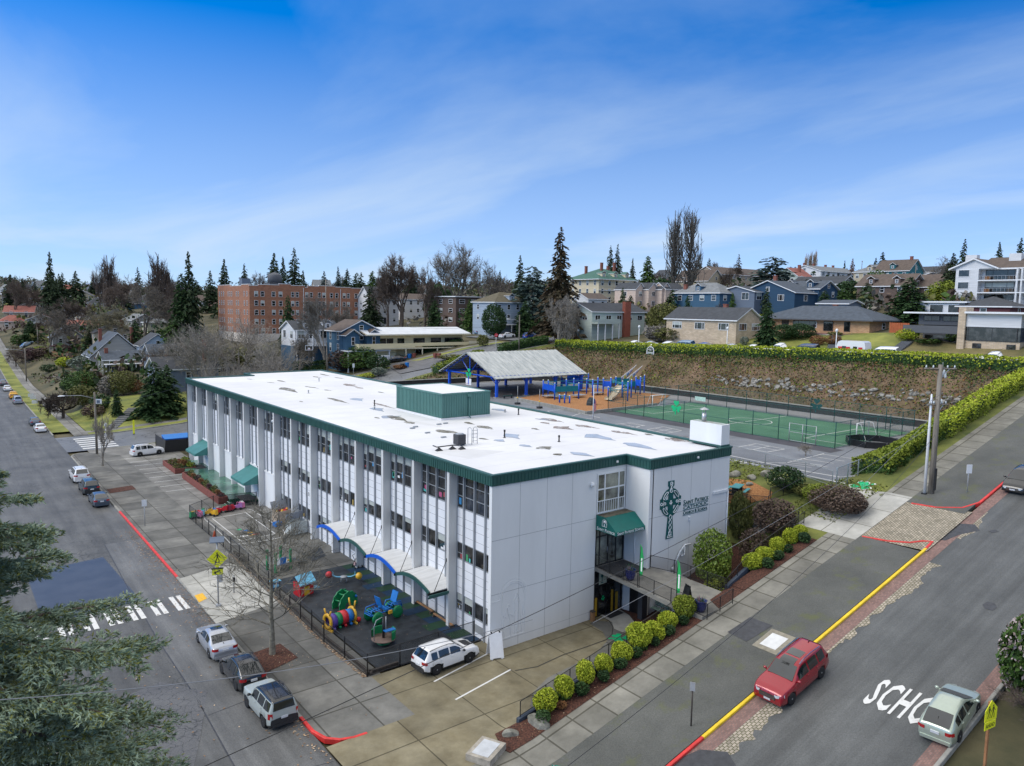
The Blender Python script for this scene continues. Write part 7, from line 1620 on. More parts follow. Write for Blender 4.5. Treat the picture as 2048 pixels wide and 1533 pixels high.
# ---- conifers: u, v of the top, depth, width in px, material, gap, label
CON=[(98,502,330,44,F_fir,.0,'tall dark conifer standing alone on the left skyline'),(20,548,420,34,F_fir,.1,'dark conifer at the far left end of the skyline'),(44,556,420,26,F_fir,.1,'smaller conifer left of the tall lone conifer'),(124,544,400,38,F_fir,.15,'bushy conifer right behind the tall lone conifer'),(150,541,420,44,F_fir,.1,'broad dark conifer right of the tall lone conifer'),(68,556,460,22,F_fir,.2,'thin conifer between two others on the left skyline'),
(376,501,262,56,F_fir,.0,'tall dense green conifer left of the brick apartment building'),(362,545,262,50,F_dgreen,.0,'lower broad conifer below the tall one beside the brick building'),(448,516,330,44,F_fir,.05,'conifer behind the left corner of the brick building roof'),(488,526,340,46,F_fir,.35,'ragged conifer with gaps over the brick building roof'),(420,540,350,40,F_fir,.2,'low conifer left of the brick building roof'),(548,504,330,56,F_fir,.05,'dense conifer rising behind the brick building roof'),(588,493,335,52,F_fir,.25,'tallest conifer behind the brick building with open branches'),(566,512,340,34,F_fir,.1,'narrow conifer between two taller ones behind the brick building'),
(648,541,380,34,F_blue,.3,'open blue green conifer over the middle of the brick building'),(676,532,390,26,F_blue,.2,'slender bluish conifer over the brick building roof'),(694,536,360,40,F_fir,.05,'dark pointed conifer over the right part of the brick building'),(722,544,370,36,F_fir,.2,'conifer over the right end of the brick building'),(745,541,350,40,F_green,.1,'green conifer right of the brick building roof'),(606,540,370,30,F_fir,.1,'low dark conifer in the gap behind the brick building'),
(1041,508,300,40,F_fir,.3,'open conifer left of the big brown spruce'),(1122,450,185,96,F_fir2,.12,'huge brownish spruce in the centre of the skyline'),(1222,489,340,34,F_fir,.35,'left one of two tall thin pines behind the mansion'),(1236,487,340,34,F_fir,.35,'right one of two tall thin pines behind the mansion'),(1266,515,330,22,F_fir,.1,'small pointed conifer right of the mansion'),(1296,511,270,48,F_green,.0,'dense green arborvitae beside the peach townhouses'),(1000,540,320,30,F_fir,.2,'conifer among the bare trees left of the big spruce'),(1246,574,205,28,F_dgreen,.4,'sparse monkey puzzle tree in front of the mansion'),
(1419,516,330,36,F_fir,.2,'conifer right of the tall bare poplars'),(1400,505,300,34,F_fir,.15,'dark conifer at the foot of the tall bare poplars'),(1478,507,300,34,F_fir2,.4,'brownish thin conifer over the long dark roofs'),(1766,503,300,44,F_fir,.1,'broad conifer behind the teal gabled house'),(1752,515,300,30,F_fir,.1,'smaller conifer left of the broad one behind the teal house'),(1706,516,310,26,F_rust,.2,'rust brown conifer over the grey apartments'),(1690,520,320,16,F_fir,.1,'tiny conifer over the grey apartments'),(1931,476,185,44,F_fir,.25,'tall tiered conifer left of the white apartment building'),(1908,505,190,56,F_fir,.05,'dense dark conifer left of the white apartment building'),(2000,483,210,34,F_fir,.15,'pointed conifer over the white apartment roof'),(2043,474,205,44,F_fir,.1,'conifer at the right edge over the white apartment roof'),(2026,507,205,30,F_fir,.1,'low conifer over the white apartment roof at right'),(1822,553,150,80,F_dgreen,.0,'big green cypress in front of the brown shingle houses'),
(1538,604,142,46,F_dgreen,.0,'dark blue green evergreen beside the tan brick house'),(232,776,148,22,F_dgreen,.0,'small clipped cone evergreen in the left garden'),(1165,548,330,30,F_fir,.1,'conifer behind the right side of the big spruce'),(1075,545,330,30,F_fir,.15,'conifer behind the left side of the big spruce'),(820,543,400,30,F_fir,.1,'conifer between the bare trees right of the brick building'),(275,533,420,30,F_fir,.3,'layered conifer between two bare poplars on the left skyline'),(1835,556,260,26,F_fir,.1,'narrow conifer beside the cypress on the hill'),(112,556,520,20,F_fir,.1,'distant conifer below the left skyline'),(185,556,500,26,F_fir,.1,'distant conifer left of the bare poplars')]
for i,(u,v,D,w_,m_,gp,lb) in enumerate(CON):
 conifer(lb,u,v,D,w_,m_,i%3,gp,.35 if w_<60 else .5,.62 if m_ in(F_dgreen,F_green) else .85)
DM=depth(G(312,838))
conifer('broad dark evergreen beside the concrete garden steps',306,722,DM,74,F_dgreen,0,.05,.5,.5); conifer('taller dark evergreen between the garden steps and the school corner',332,728,DM+4,62,F_dgreen,2,.12,.5,.55)
MG=[(742,570,255,44,F_fir,'dark fir between the white Victorian and the brick building'),(870,600,228,40,F_dgreen,'dark evergreen left of the brown apartment block'),(940,598,222,34,F_green,'green evergreen before the brown apartment block'),(1032,560,225,36,F_fir,'fir at the right end of the pale blue house'),(1050,600,205,40,F_dgreen,'bushy evergreen between the pale blue house and the junction'),(1150,600,200,40,F_green,'evergreen left of the pale green house'),(1262,590,205,34,F_fir,'fir in front of the peach townhouses'),(1345,578,205,44,F_dgreen,'dark evergreen at the right end of the peach townhouses'),(1376,590,185,30,F_dgreen,'dark evergreen left of the blue bungalow'),(1466,585,182,26,F_green,'small evergreen between the bungalow and the slate house'),(1534,575,184,28,F_fir,'small fir left of the deep blue house'),(1650,580,178,44,F_dgreen,'dark evergreen right of the deep blue house'),(1690,578,180,50,F_green,'spreading evergreen below the olive house'),(1735,565,190,46,F_dgreen,'evergreen before the brown row house'),(1845,585,165,44,F_green,'light green evergreen right of the big cypress'),(1880,572,172,46,F_lime,'yellow green conifer left of the white apartments'),(1980,600,148,26,F_olive,'left one of two clipped columns before the white apartments'),(1994,598,148,26,F_olive,'right one of two clipped columns before the white apartments'),(575,590,205,40,F_dgreen,'evergreen behind the white and blue house'),(470,575,300,30,F_fir,'fir at the foot of the brick building'),(180,650,250,36,F_fir,'fir behind the grey shingled house'),(270,640,235,40,F_dgreen,'dark evergreen right of the brown gabled house'),(340,640,220,46,F_green,'evergreen over the light blue cottage'),(60,640,280,34,F_dgreen,'dark evergreen by the far left street')]
for i,(u,v,D,w_,m_,lb) in enumerate(MG): conifer(lb,u,v,D,w_,m_,i%3,.12,.45,.6)
rk=random.Random(12)
for i in range(46):
 u=rk.uniform(700,1990) if i%3 else rk.uniform(0,700); D=rk.uniform(330,470); v=rk.uniform(538,562)-(8 if u>1300 else 0)
 if i%2: conifer('small dark conifer in the dense row along the skyline',u,v,D,rk.uniform(22,44),[F_fir,F_dgreen,F_blue][i%3],i%3,.15,.4,.7)['group']='skyline conifers'
 else: bare('small brown bare tree in the dense row along the skyline',u,v,D,rk.uniform(40,70),B_brown,i%2,'round')['group']='skyline bare trees'
for u,v,D,w_,m_,lb in ((1066,530,215,84,F_blue,'wide dark layered cedar left of the big brown spruce'),(1546,512,225,104,F_blue,'wide grey green cedar spreading over the blue houses')):
 conifer(lb,u,v,D,w_,m_,1,.3,.1,.45,kind='cedar_tree')
# ---- bare trees
BARE=[(215,506,340,46,'poplar',B_brown,'bare poplar with upright branches on the left skyline'),(197,520,340,34,'tall',B_brown,'bare tree left of the bare poplar on the left skyline'),(314,502,310,50,'poplar',B_brown,'tall brown bare poplar left of the dense conifer'),(330,525,315,36,'poplar',B_brown,'shorter bare poplar beside the dense conifer'),(285,548,270,130,'round',B_bark,'big grey bare tree among the left hillside houses'),(240,545,330,80,'round',B_brown,'brown bare tree below the left skyline poplars'),(350,545,290,80,'round',B_brown,'bare tree in front of the dense conifer at left'),(150,590,290,90,'round',B_brown,'bare tree over the roofs of the left hillside'),(95,600,260,110,'round',B_bark,'spreading bare tree over the far left houses'),(215,600,250,100,'round',B_moss,'mossy bare tree behind the yellow house at left'),(60,565,380,80,'round',B_brown,'bare tree on the far left hillside'),
(802,499,250,96,'tall',B_brown,'tall bare tree right of the brick building'),(850,518,240,90,'round',B_brown,'bare tree with a dark round crown beside the white house'),(912,473,245,110,'tall',B_bark,'tallest spreading bare tree in the middle of the skyline'),(965,503,235,120,'round',B_bark,'wide bare tree left of the pale blue house'),(775,530,250,60,'round',B_brown,'smaller bare tree at the right end of the brick building'),(1010,545,260,70,'round',B_brown,'low bare tree between the blue house and the spruce'),(1122,585,176,96,'wide',B_pale,'pale pollarded bare tree at the hilltop junction'),
(1352,413,262,46,'poplar',B_bark,'left one of two tall bare poplars on the right skyline'),(1384,406,262,52,'poplar',B_bark,'right one of two tall bare poplars on the right skyline'),(1622,500,420,14,'poplar',B_tan,'sunlit pale poplar at the left of a far trio'),(1632,498,420,14,'poplar',B_tan,'sunlit pale poplar in the middle of a far trio'),(1613,505,420,12,'poplar',B_tan,'sunlit pale poplar at the right of a far trio'),(1436,520,300,40,'tall',B_brown,'bare tree right of the two tall poplars'),(1472,520,280,60,'round',B_brown,'reddish bare tree over the long dark roofs'),(1900,508,200,70,'round',B_bark,'bare tree behind the dense conifer at right'),(1600,530,320,50,'round',B_brown,'bare tree over the grey apartments'),(1180,545,300,60,'round',B_brown,'bare tree between the spruce and the mansion'),
(652,576,172,110,'tall',B_pale,'slim pale bare tree in front of the brick building'),(685,600,200,60,'tall',B_bark,'second bare tree in front of the brick building'),(475,605,178,190,'multi',B_pale,'big many stemmed pale bare tree in front of the brick building'),(400,628,165,150,'multi',B_pale,'many stemmed bare tree behind the far corner of the school'),(545,640,160,130,'multi',B_pale,'low spreading bare tree behind the far roof edge'),(730,655,190,70,'round',B_brown,'bare shrubby tree left of the cream house'),(30,690,240,70,'round',B_brown,'round bare street tree far along the left street'),(122,782,152,88,'wide',B_plum if False else B_dark,'dark bare cherry on the corner lawn at left'),(1320,640,172,60,'multi',B_pale,'bare grey shrub tree beside the top street hedge'),(1610,936,82,34,'round',B_pale,'slender bare sapling in the lawn by the court gate'),(330,660,190,120,'multi',B_bark,'tangled bare tree behind the white gabled house'),(600,660,170,80,'round',B_bark,'bare tree between the blue house and the basketball hoop'),(520,690,150,150,'multi',B_pale,'tangle of bare branches over the far school roof corner'),(425,700,140,130,'multi',B_pale,'pale bare branches hanging over the far end of the school roof'),(90,640,300,80,'round',B_brown,'bare tree left of the grey shingle house'),(1050,600,250,60,'round',B_brown,'bare tree right of the pale blue house'),(1440,600,190,50,'round',B_brown,'small bare tree behind the tan ranch roof')]
for i,(u,v,D,w_,kd,m_,lb) in enumerate(BARE): bare(lb,u,v,D,w_,m_,i%2+ (2 if kd in('multi',) else 0),kd)
p=G(545,1309); bare('main bare street tree in the mulch square beside the parked cars',545,1000,0,4.9,mat('bark_street',(.15,.135,.10),.9,.3,4,col2=(.26,.24,.19)),7,'leader',base=p,hh=float(ad(545,985,depth(p))[2]),nlev=5)
p=G(205,932); bare('thin bare street tree by the far left utility pole',205,820,0,2.0,B_pale,3,'tall',base=p,hh=8.5,nlev=4)
# ---- hedges
def hedge(label,path,w,h0,h1,m,n,size=.28,base=None,name='hedge',m2=None,cat='hedge'):
 rs=np.random.RandomState(int(abs(path[0][0])*10)+n); P=[np.array(q,float) for q in path]; seg=[np.hypot(*(b-a)) for a,b in zip(P,P[1:])]; tot=sum(seg); C_=[]
 for (a,b),s in zip(zip(P,P[1:]),seg):
  k=int(n*s/tot); t_=rs.uniform(0,1,k); d=(b-a)/s; nn=np.array([-d[1],d[0]])
  f=rs.uniform(0,1,k); o=rs.uniform(-1,1,k); topm=rs.uniform(size=k)<.42
  wob=.12*np.sin(t_*s*.9)+.09*np.sin(t_*s*2.3+1)
  off=np.where(topm,o,np.sign(o)*rs.uniform(.82,1.02,k))*(w/2)*(1+wob*.6); zf=np.where(topm,rs.uniform(.9,1.02,k)+wob*.25,f*.97)
  e_=rs.uniform(size=k)<.07; ee=rs.uniform(size=k)<.5; t_=np.where(e_,np.where(ee,-.1/s,1+.1/s),t_); off=np.where(e_,o*w/2,off); zf=np.where(e_,f,zf)
  xy=a[None]+np.outer(t_*s,d)+np.outer(off,nn); hh=h0+(h1-h0)*0+wob*.15
  z=np.array([Hg(x,y) if base is None else base for x,y in xy])+zf*(h0+(h1-h0)*((xy[:,1]-P[0][1])/(P[-1][1]-P[0][1]+1e-6) if abs(P[-1][1]-P[0][1])>5 else t_))
  C_.append(np.column_stack([xy,z]))
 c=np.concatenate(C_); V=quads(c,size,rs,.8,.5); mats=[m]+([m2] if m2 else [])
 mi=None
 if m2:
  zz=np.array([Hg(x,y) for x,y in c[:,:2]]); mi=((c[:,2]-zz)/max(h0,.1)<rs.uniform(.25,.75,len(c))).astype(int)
 t=thing(name,label,cat,(0,0,0)); link('leaves',npmesh('leaves',V,qidx(len(c)),mats,mi),t)
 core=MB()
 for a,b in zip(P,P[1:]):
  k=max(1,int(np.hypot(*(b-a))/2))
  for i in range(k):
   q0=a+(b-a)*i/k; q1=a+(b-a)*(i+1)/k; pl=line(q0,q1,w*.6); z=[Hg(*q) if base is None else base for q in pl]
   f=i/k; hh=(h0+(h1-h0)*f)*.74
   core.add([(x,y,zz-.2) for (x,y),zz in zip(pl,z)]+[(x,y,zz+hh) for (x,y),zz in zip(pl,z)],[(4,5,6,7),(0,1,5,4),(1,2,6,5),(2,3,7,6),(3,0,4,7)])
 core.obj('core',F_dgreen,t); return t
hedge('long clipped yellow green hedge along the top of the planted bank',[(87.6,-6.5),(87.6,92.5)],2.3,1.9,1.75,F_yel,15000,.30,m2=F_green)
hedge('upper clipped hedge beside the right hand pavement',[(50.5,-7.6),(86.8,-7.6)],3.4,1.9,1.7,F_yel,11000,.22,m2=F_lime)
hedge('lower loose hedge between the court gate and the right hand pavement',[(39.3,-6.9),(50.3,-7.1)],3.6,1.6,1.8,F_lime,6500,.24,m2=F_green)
hedge('clipped dark hedge wall with basketball hoop before the blue house',[tuple(ad(u,715,172)[:2]) for u in(586,649)],1.6,3.4,3.6,F_dgreen,2600,.3,m2=F_olive)
hedge('clipped green hedge under the cream house balcony',[tuple(G(u,v)[:2]) for u,v in((846,706),(905,694),(922,690))],1.4,1.6,1.5,F_dgreen,1800,.28)
hedge('yellow green hedge at the bend of the road behind the pavilion',[tuple(G(u,v)[:2]) for u,v in((871,748),(905,735),(960,716))],2.4,1.8,1.8,F_lime,2400,.3,m2=F_dgreen)
hedge('ivy covered slope hedge at the top of the side road',[tuple(G(u,v)[:2]) for u,v in((1000,706),(1060,692),(1095,688))],2.2,1.8,1.9,F_green,2400,.3,m2=F_dgreen)
hedge('long dark hedge below the pale green house',[tuple(G(u,v)[:2]) for u,v in((1150,672),(1220,657),(1330,640))],2.2,1.6,1.6,F_dgreen,2600,.32)
hedge('clipped tawny hedge in front of the tan ranch house',[tuple(G(u,v)[:2]) for u,v in((1388,672),(1470,674))],2.0,1.5,1.5,F_olive,2000,.3,m2=F_rust)
hedge('bamboo like yellow green hedge behind the tan ranch roof',[tuple(ad(u,640,165)[:2]) for u in(1440,1580)],3,4.2,4.2,F_lime,3200,.45,m2=F_olive)
# ---- clipped globes along the pavement
GL=[(1092,1398,23,'biggest clipped globe shrub at the lower end of the row'),(1129,1374,20,'second clipped globe from the lower end of the row'),(1171,1344,20,'third clipped globe, above the small dark shrub pair'),(1208,1326,20,'fourth clipped globe in the long row'),(1241,1303,19,'fifth clipped globe in the long row'),(1279,1283,22,'wide clipped globe beside the painted shamrock'),(1307,1262,19,'clipped globe just below the green bench'),(1337,1242,19,'clipped globe next to the last before the ramp'),(1367,1228,20,'darker clipped globe against the ramp wall'),(1507,1131,17,'lowest clipped globe of the upper row beyond the ramp'),(1530,1107,17,'second clipped globe of the upper row beyond the ramp'),(1555,1093,15,'third clipped globe of the upper row beyond the ramp'),(1580,1077,15,'fourth clipped globe of the upper row beyond the ramp'),(1599,1068,13,'topmost clipped globe of the upper row beyond the ramp')]
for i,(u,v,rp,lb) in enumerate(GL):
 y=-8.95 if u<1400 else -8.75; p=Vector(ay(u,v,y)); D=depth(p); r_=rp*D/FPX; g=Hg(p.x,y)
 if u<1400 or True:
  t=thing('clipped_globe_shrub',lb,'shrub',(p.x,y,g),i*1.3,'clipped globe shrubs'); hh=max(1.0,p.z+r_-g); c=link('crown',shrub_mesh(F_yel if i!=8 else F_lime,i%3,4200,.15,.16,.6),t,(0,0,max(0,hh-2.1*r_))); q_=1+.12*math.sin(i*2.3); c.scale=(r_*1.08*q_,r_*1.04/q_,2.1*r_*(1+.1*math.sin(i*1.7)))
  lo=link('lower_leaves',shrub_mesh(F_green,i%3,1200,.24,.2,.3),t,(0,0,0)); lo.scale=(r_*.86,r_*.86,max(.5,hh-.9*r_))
SM=[(1087,1431,15,'small dark mound shrub by the boulder at the end of the row'),(1123,1406,9,'tiny reddish shrub between the first two globes'),(1163,1380,15,'loose dark green mound below the second globe'),(1207,1361,12,'small dark mound below the third globe'),(1240,1339,12,'small dark mound below the fourth globe'),(1272,1319,12,'small dark mound below the fifth globe'),(1309,1295,10,'small dark mound below the wide globe'),(1336,1273,12,'small dark mound below the bench globe'),(1366,1261,11,'last small dark mound of the lower bed by the ramp'),(1534,1136,12,'lowest small mound of the upper bed'),(1555,1118,11,'second small mound of the upper bed'),(1576,1104,10,'third small mound of the upper bed'),(1607,1087,12,'topmost grey mound of the upper bed')]
for i,(u,v,rp,lb) in enumerate(SM):
 p=Vector(ay(u,v,-9.55)); D=depth(p); r_=rp*D/FPX; shrub(lb,(p.x,-9.55,Hg(p.x,-9.55)),r_*1.1,r_*1.7,F_dgreen if i not in(1,) else F_rust,i,'mound_shrub','small mounds below the globes',900,.26)
# ---- shrubs and garden planting: u,v of the foot, half width px, height px
SH=[(1425,1172,40,98,F_rhod,'large pale leaved rhododendron against the cross wall',2600,.17),(1428,1192,22,40,F_lime,'bright low shrub at the foot of the rhododendron',900,.22),(1545,1118,44,40,F_brown,'twiggy brown winter shrub above the long railing',1500,.2),(1510,1108,30,44,F_brown,'darker twiggy shrub beside the rhododendron',1200,.2),(1680,1022,56,44,F_brown,'wide clipped brown shrub by the court gate',3000,.14),(1637,1006,30,36,F_lime,'green end of the wide shrub by the court gate',1000,.2),(1572,980,34,46,F_dgreen,'dark green bush on the bank above the picnic chips',1100,.22),(1607,992,20,24,F_olive,'low bush at the foot of the bare sapling',600,.25),
(246,790,28,44,F_olive,'round olive evergreen in front of the green craftsman house',1500,.18),(168,785,34,42,F_green,'domed rhododendron at the left garden edge',1300,.18),(140,784,20,28,F_dgreen,'dark shrub left of the domed rhododendron',900,.2),(176,780,14,28,F_red,'bright red leaved shrub in the left garden',600,.24),(217,792,22,40,F_grey,'pale bare shrub in the left garden',700,.22),(273,788,14,26,F_rust,'orange brown round shrub beside the large evergreen',600,.24),(165,812,28,40,F_olive,'shrub above the corner lawn',900,.2),(185,835,24,26,F_brown,'brown shrub on the corner lawn slope',700,.22),(60,720,26,20,F_plum,'plum coloured shrub bed far left',800,.24),(90,712,22,16,F_brown,'brown shrub bed far left',700,.24),(128,735,18,20,F_yel,'yellow conifer shrub in the left garden',700,.24),(160,738,26,26,F_greyleaf,'grey leaved shrub by the green craftsman house',900,.2),(98,745,16,16,F_dgreen,'clipped dark shrub by the left drive',500,.26),(80,705,16,12,F_lime,'lime shrub far left',500,.26),(40,690,20,20,F_green,'green shrub by the far parked car',500,.26),(118,710,22,20,F_plum,'second plum shrub bed far left',700,.24),(205,820,20,30,F_dgreen,'dark shrub behind the left lamp pole',600,.24),
(395,735,40,60,F_dgreen,'dark ivy mass behind the far school corner',1300,.2),(440,740,40,40,F_olive,'olive undergrowth behind the far roof edge',1100,.22),(520,735,60,40,F_olive,'olive scrub under the pale bare trees',1400,.2),(610,735,36,28,F_olive,'grey olive scrub left of the basketball hoop',900,.22),(690,742,36,40,F_brown,'russet garden shrub behind the roof edge',1000,.2),(720,740,34,44,F_green,'green rounded garden shrub left of the cream house',1200,.2),(755,742,26,28,F_dgreen,'dark shrub by the white garden arch',800,.22),(775,722,10,38,F_dgreen,'narrow columnar evergreen by the black saloon',600,.24),(663,725,30,30,F_olive,'grey green shrub by the slim bare tree',900,.22),(690,712,26,22,F_rust,'tawny domed shrub before the blue house',800,.22),(757,752,18,16,F_greyleaf,'silvery mound at the roadside verge',600,.24),(735,755,16,8,F_yel,'yellow ground shrub at the roadside verge',500,.28),(800,738,16,8,F_rust,'orange bed by the blue bins',500,.28),(966,692,12,22,F_olive,'pampas like grass clump by the cream deck',500,.3),(875,640,30,70,F_dgreen,'dark glossy evergreen above the cream house roof',1500,.2),(988,676,27,66,F_dgreen,'tall round evergreen beside the hilltop road',2400,.15),(1060,668,28,26,F_green,'round green shrub under the pollarded tree',900,.22),(1085,668,22,30,F_dgreen,'dark shrub left of the pollarded tree trunk',800,.22),(1145,672,20,26,F_lime,'lime shrub right of the pollarded tree trunk',700,.24),(1010,650,26,40,F_brown,'brown shrub by the pale blue house',800,.22),(1040,640,24,26,F_lime,'lime garden shrubs between the hilltop houses',700,.24),(1325,612,30,52,F_dgreen,'dark pine like evergreen by the peach townhouses',1500,.2),(1325,672,34,60,F_olive,'olive cloud pruned tree beside the top street',1500,.18),(1362,664,32,44,F_olive,'second cloud pruned tree beside the top street',1300,.2),(1345,684,36,28,F_olive,'low shrubs at the foot of the cloud pruned trees',1000,.22),(1310,684,26,30,F_grey,'grey twiggy shrub by the top street',800,.22),(1412,655,16,26,F_dgreen,'dark clipped shrub by the tan ranch house door',600,.24),(1440,672,24,16,F_rust,'rust coloured bed before the tan ranch house',600,.26),(1485,665,14,20,F_green,'bright shrub at the tan ranch house corner',500,.26),(1517,670,12,34,F_lime,'columnar lime shrub at the lawn edge',600,.24),(1489,690,10,16,F_greyleaf,'clipped grey shrub at the lawn edge',500,.26),(1535,668,22,16,F_rust,'rust shrub beside the dark round evergreen',600,.26),(1568,680,28,30,F_dgreen,'dark rhododendron on the first lawn',1300,.2),(1602,678,30,30,F_dgreen,'broad dark rhododendron before the brick ranch house',1500,.18),(1632,666,12,16,F_plum,'plum shrub below the picture window',400,.3),(1634,690,16,18,F_rust,'russet ball shrub left of the garden steps',600,.26),(1665,690,16,18,F_rust,'russet ball shrub right of the garden steps',600,.26),(1668,672,16,8,F_olive,'low clipped shrub on the brick terrace',400,.3),(1815,682,20,24,F_yel,'yellow variegated shrub left of the modern house',900,.22),(1858,688,26,10,F_green,'low hedge like shrub before the modern house',700,.24),(1905,685,16,22,F_green,'green shrub beside the stone chimney wall',600,.24),(1960,690,12,18,F_green,'small shrub below the big corner window',500,.26),(2018,688,20,26,F_olive,'clipped shrub right of the modern house',700,.24),(2040,690,12,30,F_dgreen,'dark hedge end at the right edge',500,.26),(1700,610,38,46,F_dgreen,'dark evergreen clump behind the brick ranch roof',1300,.2),(1745,600,30,52,F_green,'green tree between brown houses',1200,.2),(1890,612,36,44,F_lime,'yellow green tree left of the white apartments',1200,.2),(1975,620,12,34,F_olive,'clipped columnar hedge before the white apartments',900,.24),(1730,626,26,26,F_greyleaf,'blue grey domed shrub behind the brick ranch',700,.24),(1660,605,24,40,F_dgreen,'dark shrub behind the brick ranch chimney',900,.22),(1590,615,20,26,F_brown,'brown twigs behind the brick ranch',600,.26),(1390,612,14,20,F_dgreen,'round dark shrub beside the blue bungalow',700,.24),(1408,616,16,24,F_green,'round green shrub below the blue bungalow',700,.24),(1790,640,14,18,F_rust,'autumn coloured shrub by the orange fence',500,.26),(1190,660,18,18,F_plum,'plum shrub before the pale green house',500,.28),(1280,640,16,26,F_dgreen,'dark shrub right of the pale green house',600,.26),(930,655,24,34,F_brown,'brown shrub left of the round evergreen',700,.24),(905,720,28,10,F_olive,'low verge planting along the side road',600,.28),(1575,640,16,20,F_olive,'shrub by the corner of the brick ranch house',500,.28),(560,715,30,30,F_olive,'moss green shrub right of the tangled branches',800,.24)]
for i,(u,v,rp,hp,m_,lb,n,sz) in enumerate(SH):
 if n>=1000: n,sz=int(n*2.2),sz*.62
 else: n,sz=int(n*1.5),sz*.8
 p=G(u,v); D=depth(p)
 if u in(1545,1510): p=Vector(ay(u,v-24,-6.0)); p.z=Hg(p.x,p.y); D=depth(p); hp+=20
 shrub(lb,p,rp*D/FPX,hp*D/FPX*1.03,m_,i,'shrub',None,n,sz)
p=G(1477,1078); t=thing('columnar_cypress','tall narrow cypress with two tips at the right corner of the school','tree',p)
for dx,hh,rr_ in((-.15,4.3,.75),(.45,3.5,.6)): c=link('crown',shrub_mesh(F_olive,1,2600,.15,.1,.5,key='cy'),t,(dx,-dx*.7,0)); c.scale=(rr_,rr_,hh)
MB().tube([(0,0,-.2),(0,0,2)],.12,6).obj('trunk',B_brown,t)
p=Vector((15.0,-27.9,Hg(15,-27.9))); t=thing('flowering_shrub','big evergreen shrub with pale pinkish flower tips at the right edge','shrub',p); c=link('crown',shrub_mesh(F_green,2,3600,.16,.2,.6),t); c.scale=(2.3,1.5,4.4); c=link('flower_tips',shrub_mesh(F_photinia,1,1300,.10,.2,.9),t); c.scale=(2.35,1.55,4.5)
t=bare('thorny brown brier tangle under the school ahead sign',2020,1480,0,2.4,B_brown,3,'multi',name='brier_shrub',base=Vector((13.2,-29.0,Hg(13.2,-29.0))),hh=2.2,nlev=5); t['category']='shrub'
# ---- low planting of planters
for i in range(13):
 y=51.4+i*1.2; shrub('dark trailing shrub in the long red planter',(-3.2,y,.72),.42,.5+.2*(i%3),[F_dgreen,F_rust,F_olive][i%3] if i%4 else F_plum,i,'planter_shrub','shrubs in the long red planter',260,.34,stem=False)
for i in range(6): shrub('mixed flowering shrub in the short red planter',(-3.2+.9*(i%3),71.4+2.2*(i//3)+.7*(i%2),.58),.7,.7+.3*(i%2),[F_olive,F_rust,F_lime][i%3],i,'planter_shrub','shrubs in the short red planter',300,.34,stem=False)
# ---- stuff: brambles of the bank, rough grass, far woods
rs=np.random.RandomState(77)
def scatter(name,label,n,fx,m,size,mi=None,cat='undergrowth',lift=.25,aspect=.7):
 P=[]
 while len(P)<n:
  q=fx(rs)
  if q is not None: P.append((q[0],q[1],Hg(q[0],q[1])+abs(rs.normal())*lift*q[2]))
 P=np.array(P); V=quads(P,size,rs,aspect,.2); me=npmesh(name,V,qidx(n),m,mi if mi is None else rs.choice(len(m),n,p=mi))
 return tag(link(name,me),label,cat,kind='stuff')
def noise2(x,y): return .5+.25*(math.sin(x*.7+1.3*math.sin(y*.35))+math.sin(y*.45+1.7*math.sin(x*.4)))
def fbank(r):
 x,y=r.uniform(78.8,86.8),r.uniform(-4,92)
 if 60.6<y<64.4 and x<87: return None
 return (x,y,.5+noise2(x,y)) if r.uniform()<.35+noise2(x,y) else None
scatter('brambles','tangle of brown and green brambles over the bank below the hedge',15000,fbank,[F_brown,F_rust,F_olive,F_lime,F_green],.30,[.26,.18,.30,.14,.12])
scatter('ivy','dark ivy hanging below the long hedge along the bank top',3600,lambda r:(r.uniform(84.4,86.9),r.uniform(-5,92),.5),[F_dgreen,F_green,F_olive],.34,[.5,.3,.2])
scatter('bank_scrub','rough green and brown scrub on the bank beside the side road',3500,lambda r:(r.uniform(26,78),r.uniform(87.5,94),.6),[F_brown,F_olive,F_green],.4,[.3,.4,.3])
scatter('rough_grass','rough grass tufts of the side garden slope',2600,lambda r:(lambda x,y:(x,y,.5) if (28<x<37 and (y<-5 or y>1)) else None)(r.uniform(24.5,37),r.uniform(-9.8,8.6)),[F_olive,F_lime],.2,[.6,.4],'grass',.12)
scatter('garden_scrub','mixed low garden planting on the slope beside the far left street',5200,lambda r:(lambda x,y:(x,y,.8) if noise2(x*.5,y*.3)>.42 else None)(r.uniform(-7,26),r.uniform(150,330)),[F_brown,F_plum,F_olive,F_green,F_grey],.75,[.25,.2,.3,.15,.1])
def fwood(r):
 u=r.uniform(-60,2100); D=r.uniform(150,900); q=ad(u,600,D); x,y=q[0],q[1]
 if y<118 and x<100: return None
 if -27<x<-9 and y<430: return None
 if 40<x<96 and 120<y<245: return None
 if x<60 and y<150: return None
 if x<-6: return None
 if noise2(x*.13,y*.13)<.42: return None
 if x>95 and y<150 and x<135: return None
 return (x,y,1)
P=[];n=0
while n<3400:
 q=fwood(rs)
 if q is None: continue
 n+=1; h=rs.uniform(2.5,6.5) if rs.uniform()<.8 else rs.uniform(6,10); r_=h*rs.uniform(.35,.6); k=16; d=rs.normal(size=(k,3)); d/=np.linalg.norm(d,axis=1)[:,None]; c=np.array([q[0],q[1],Hg(q[0],q[1])+h*.5])+d*np.array([r_,r_,h*.5])*rs.uniform(.5,1,(k,1)); P.append((c,rs.choice(6,p=[.3,.18,.12,.14,.18,.08])))
c=np.concatenate([q[0] for q in P]); mi=np.repeat([q[1] for q in P],16); V=quads(c,1.5,rs,.75,.3)
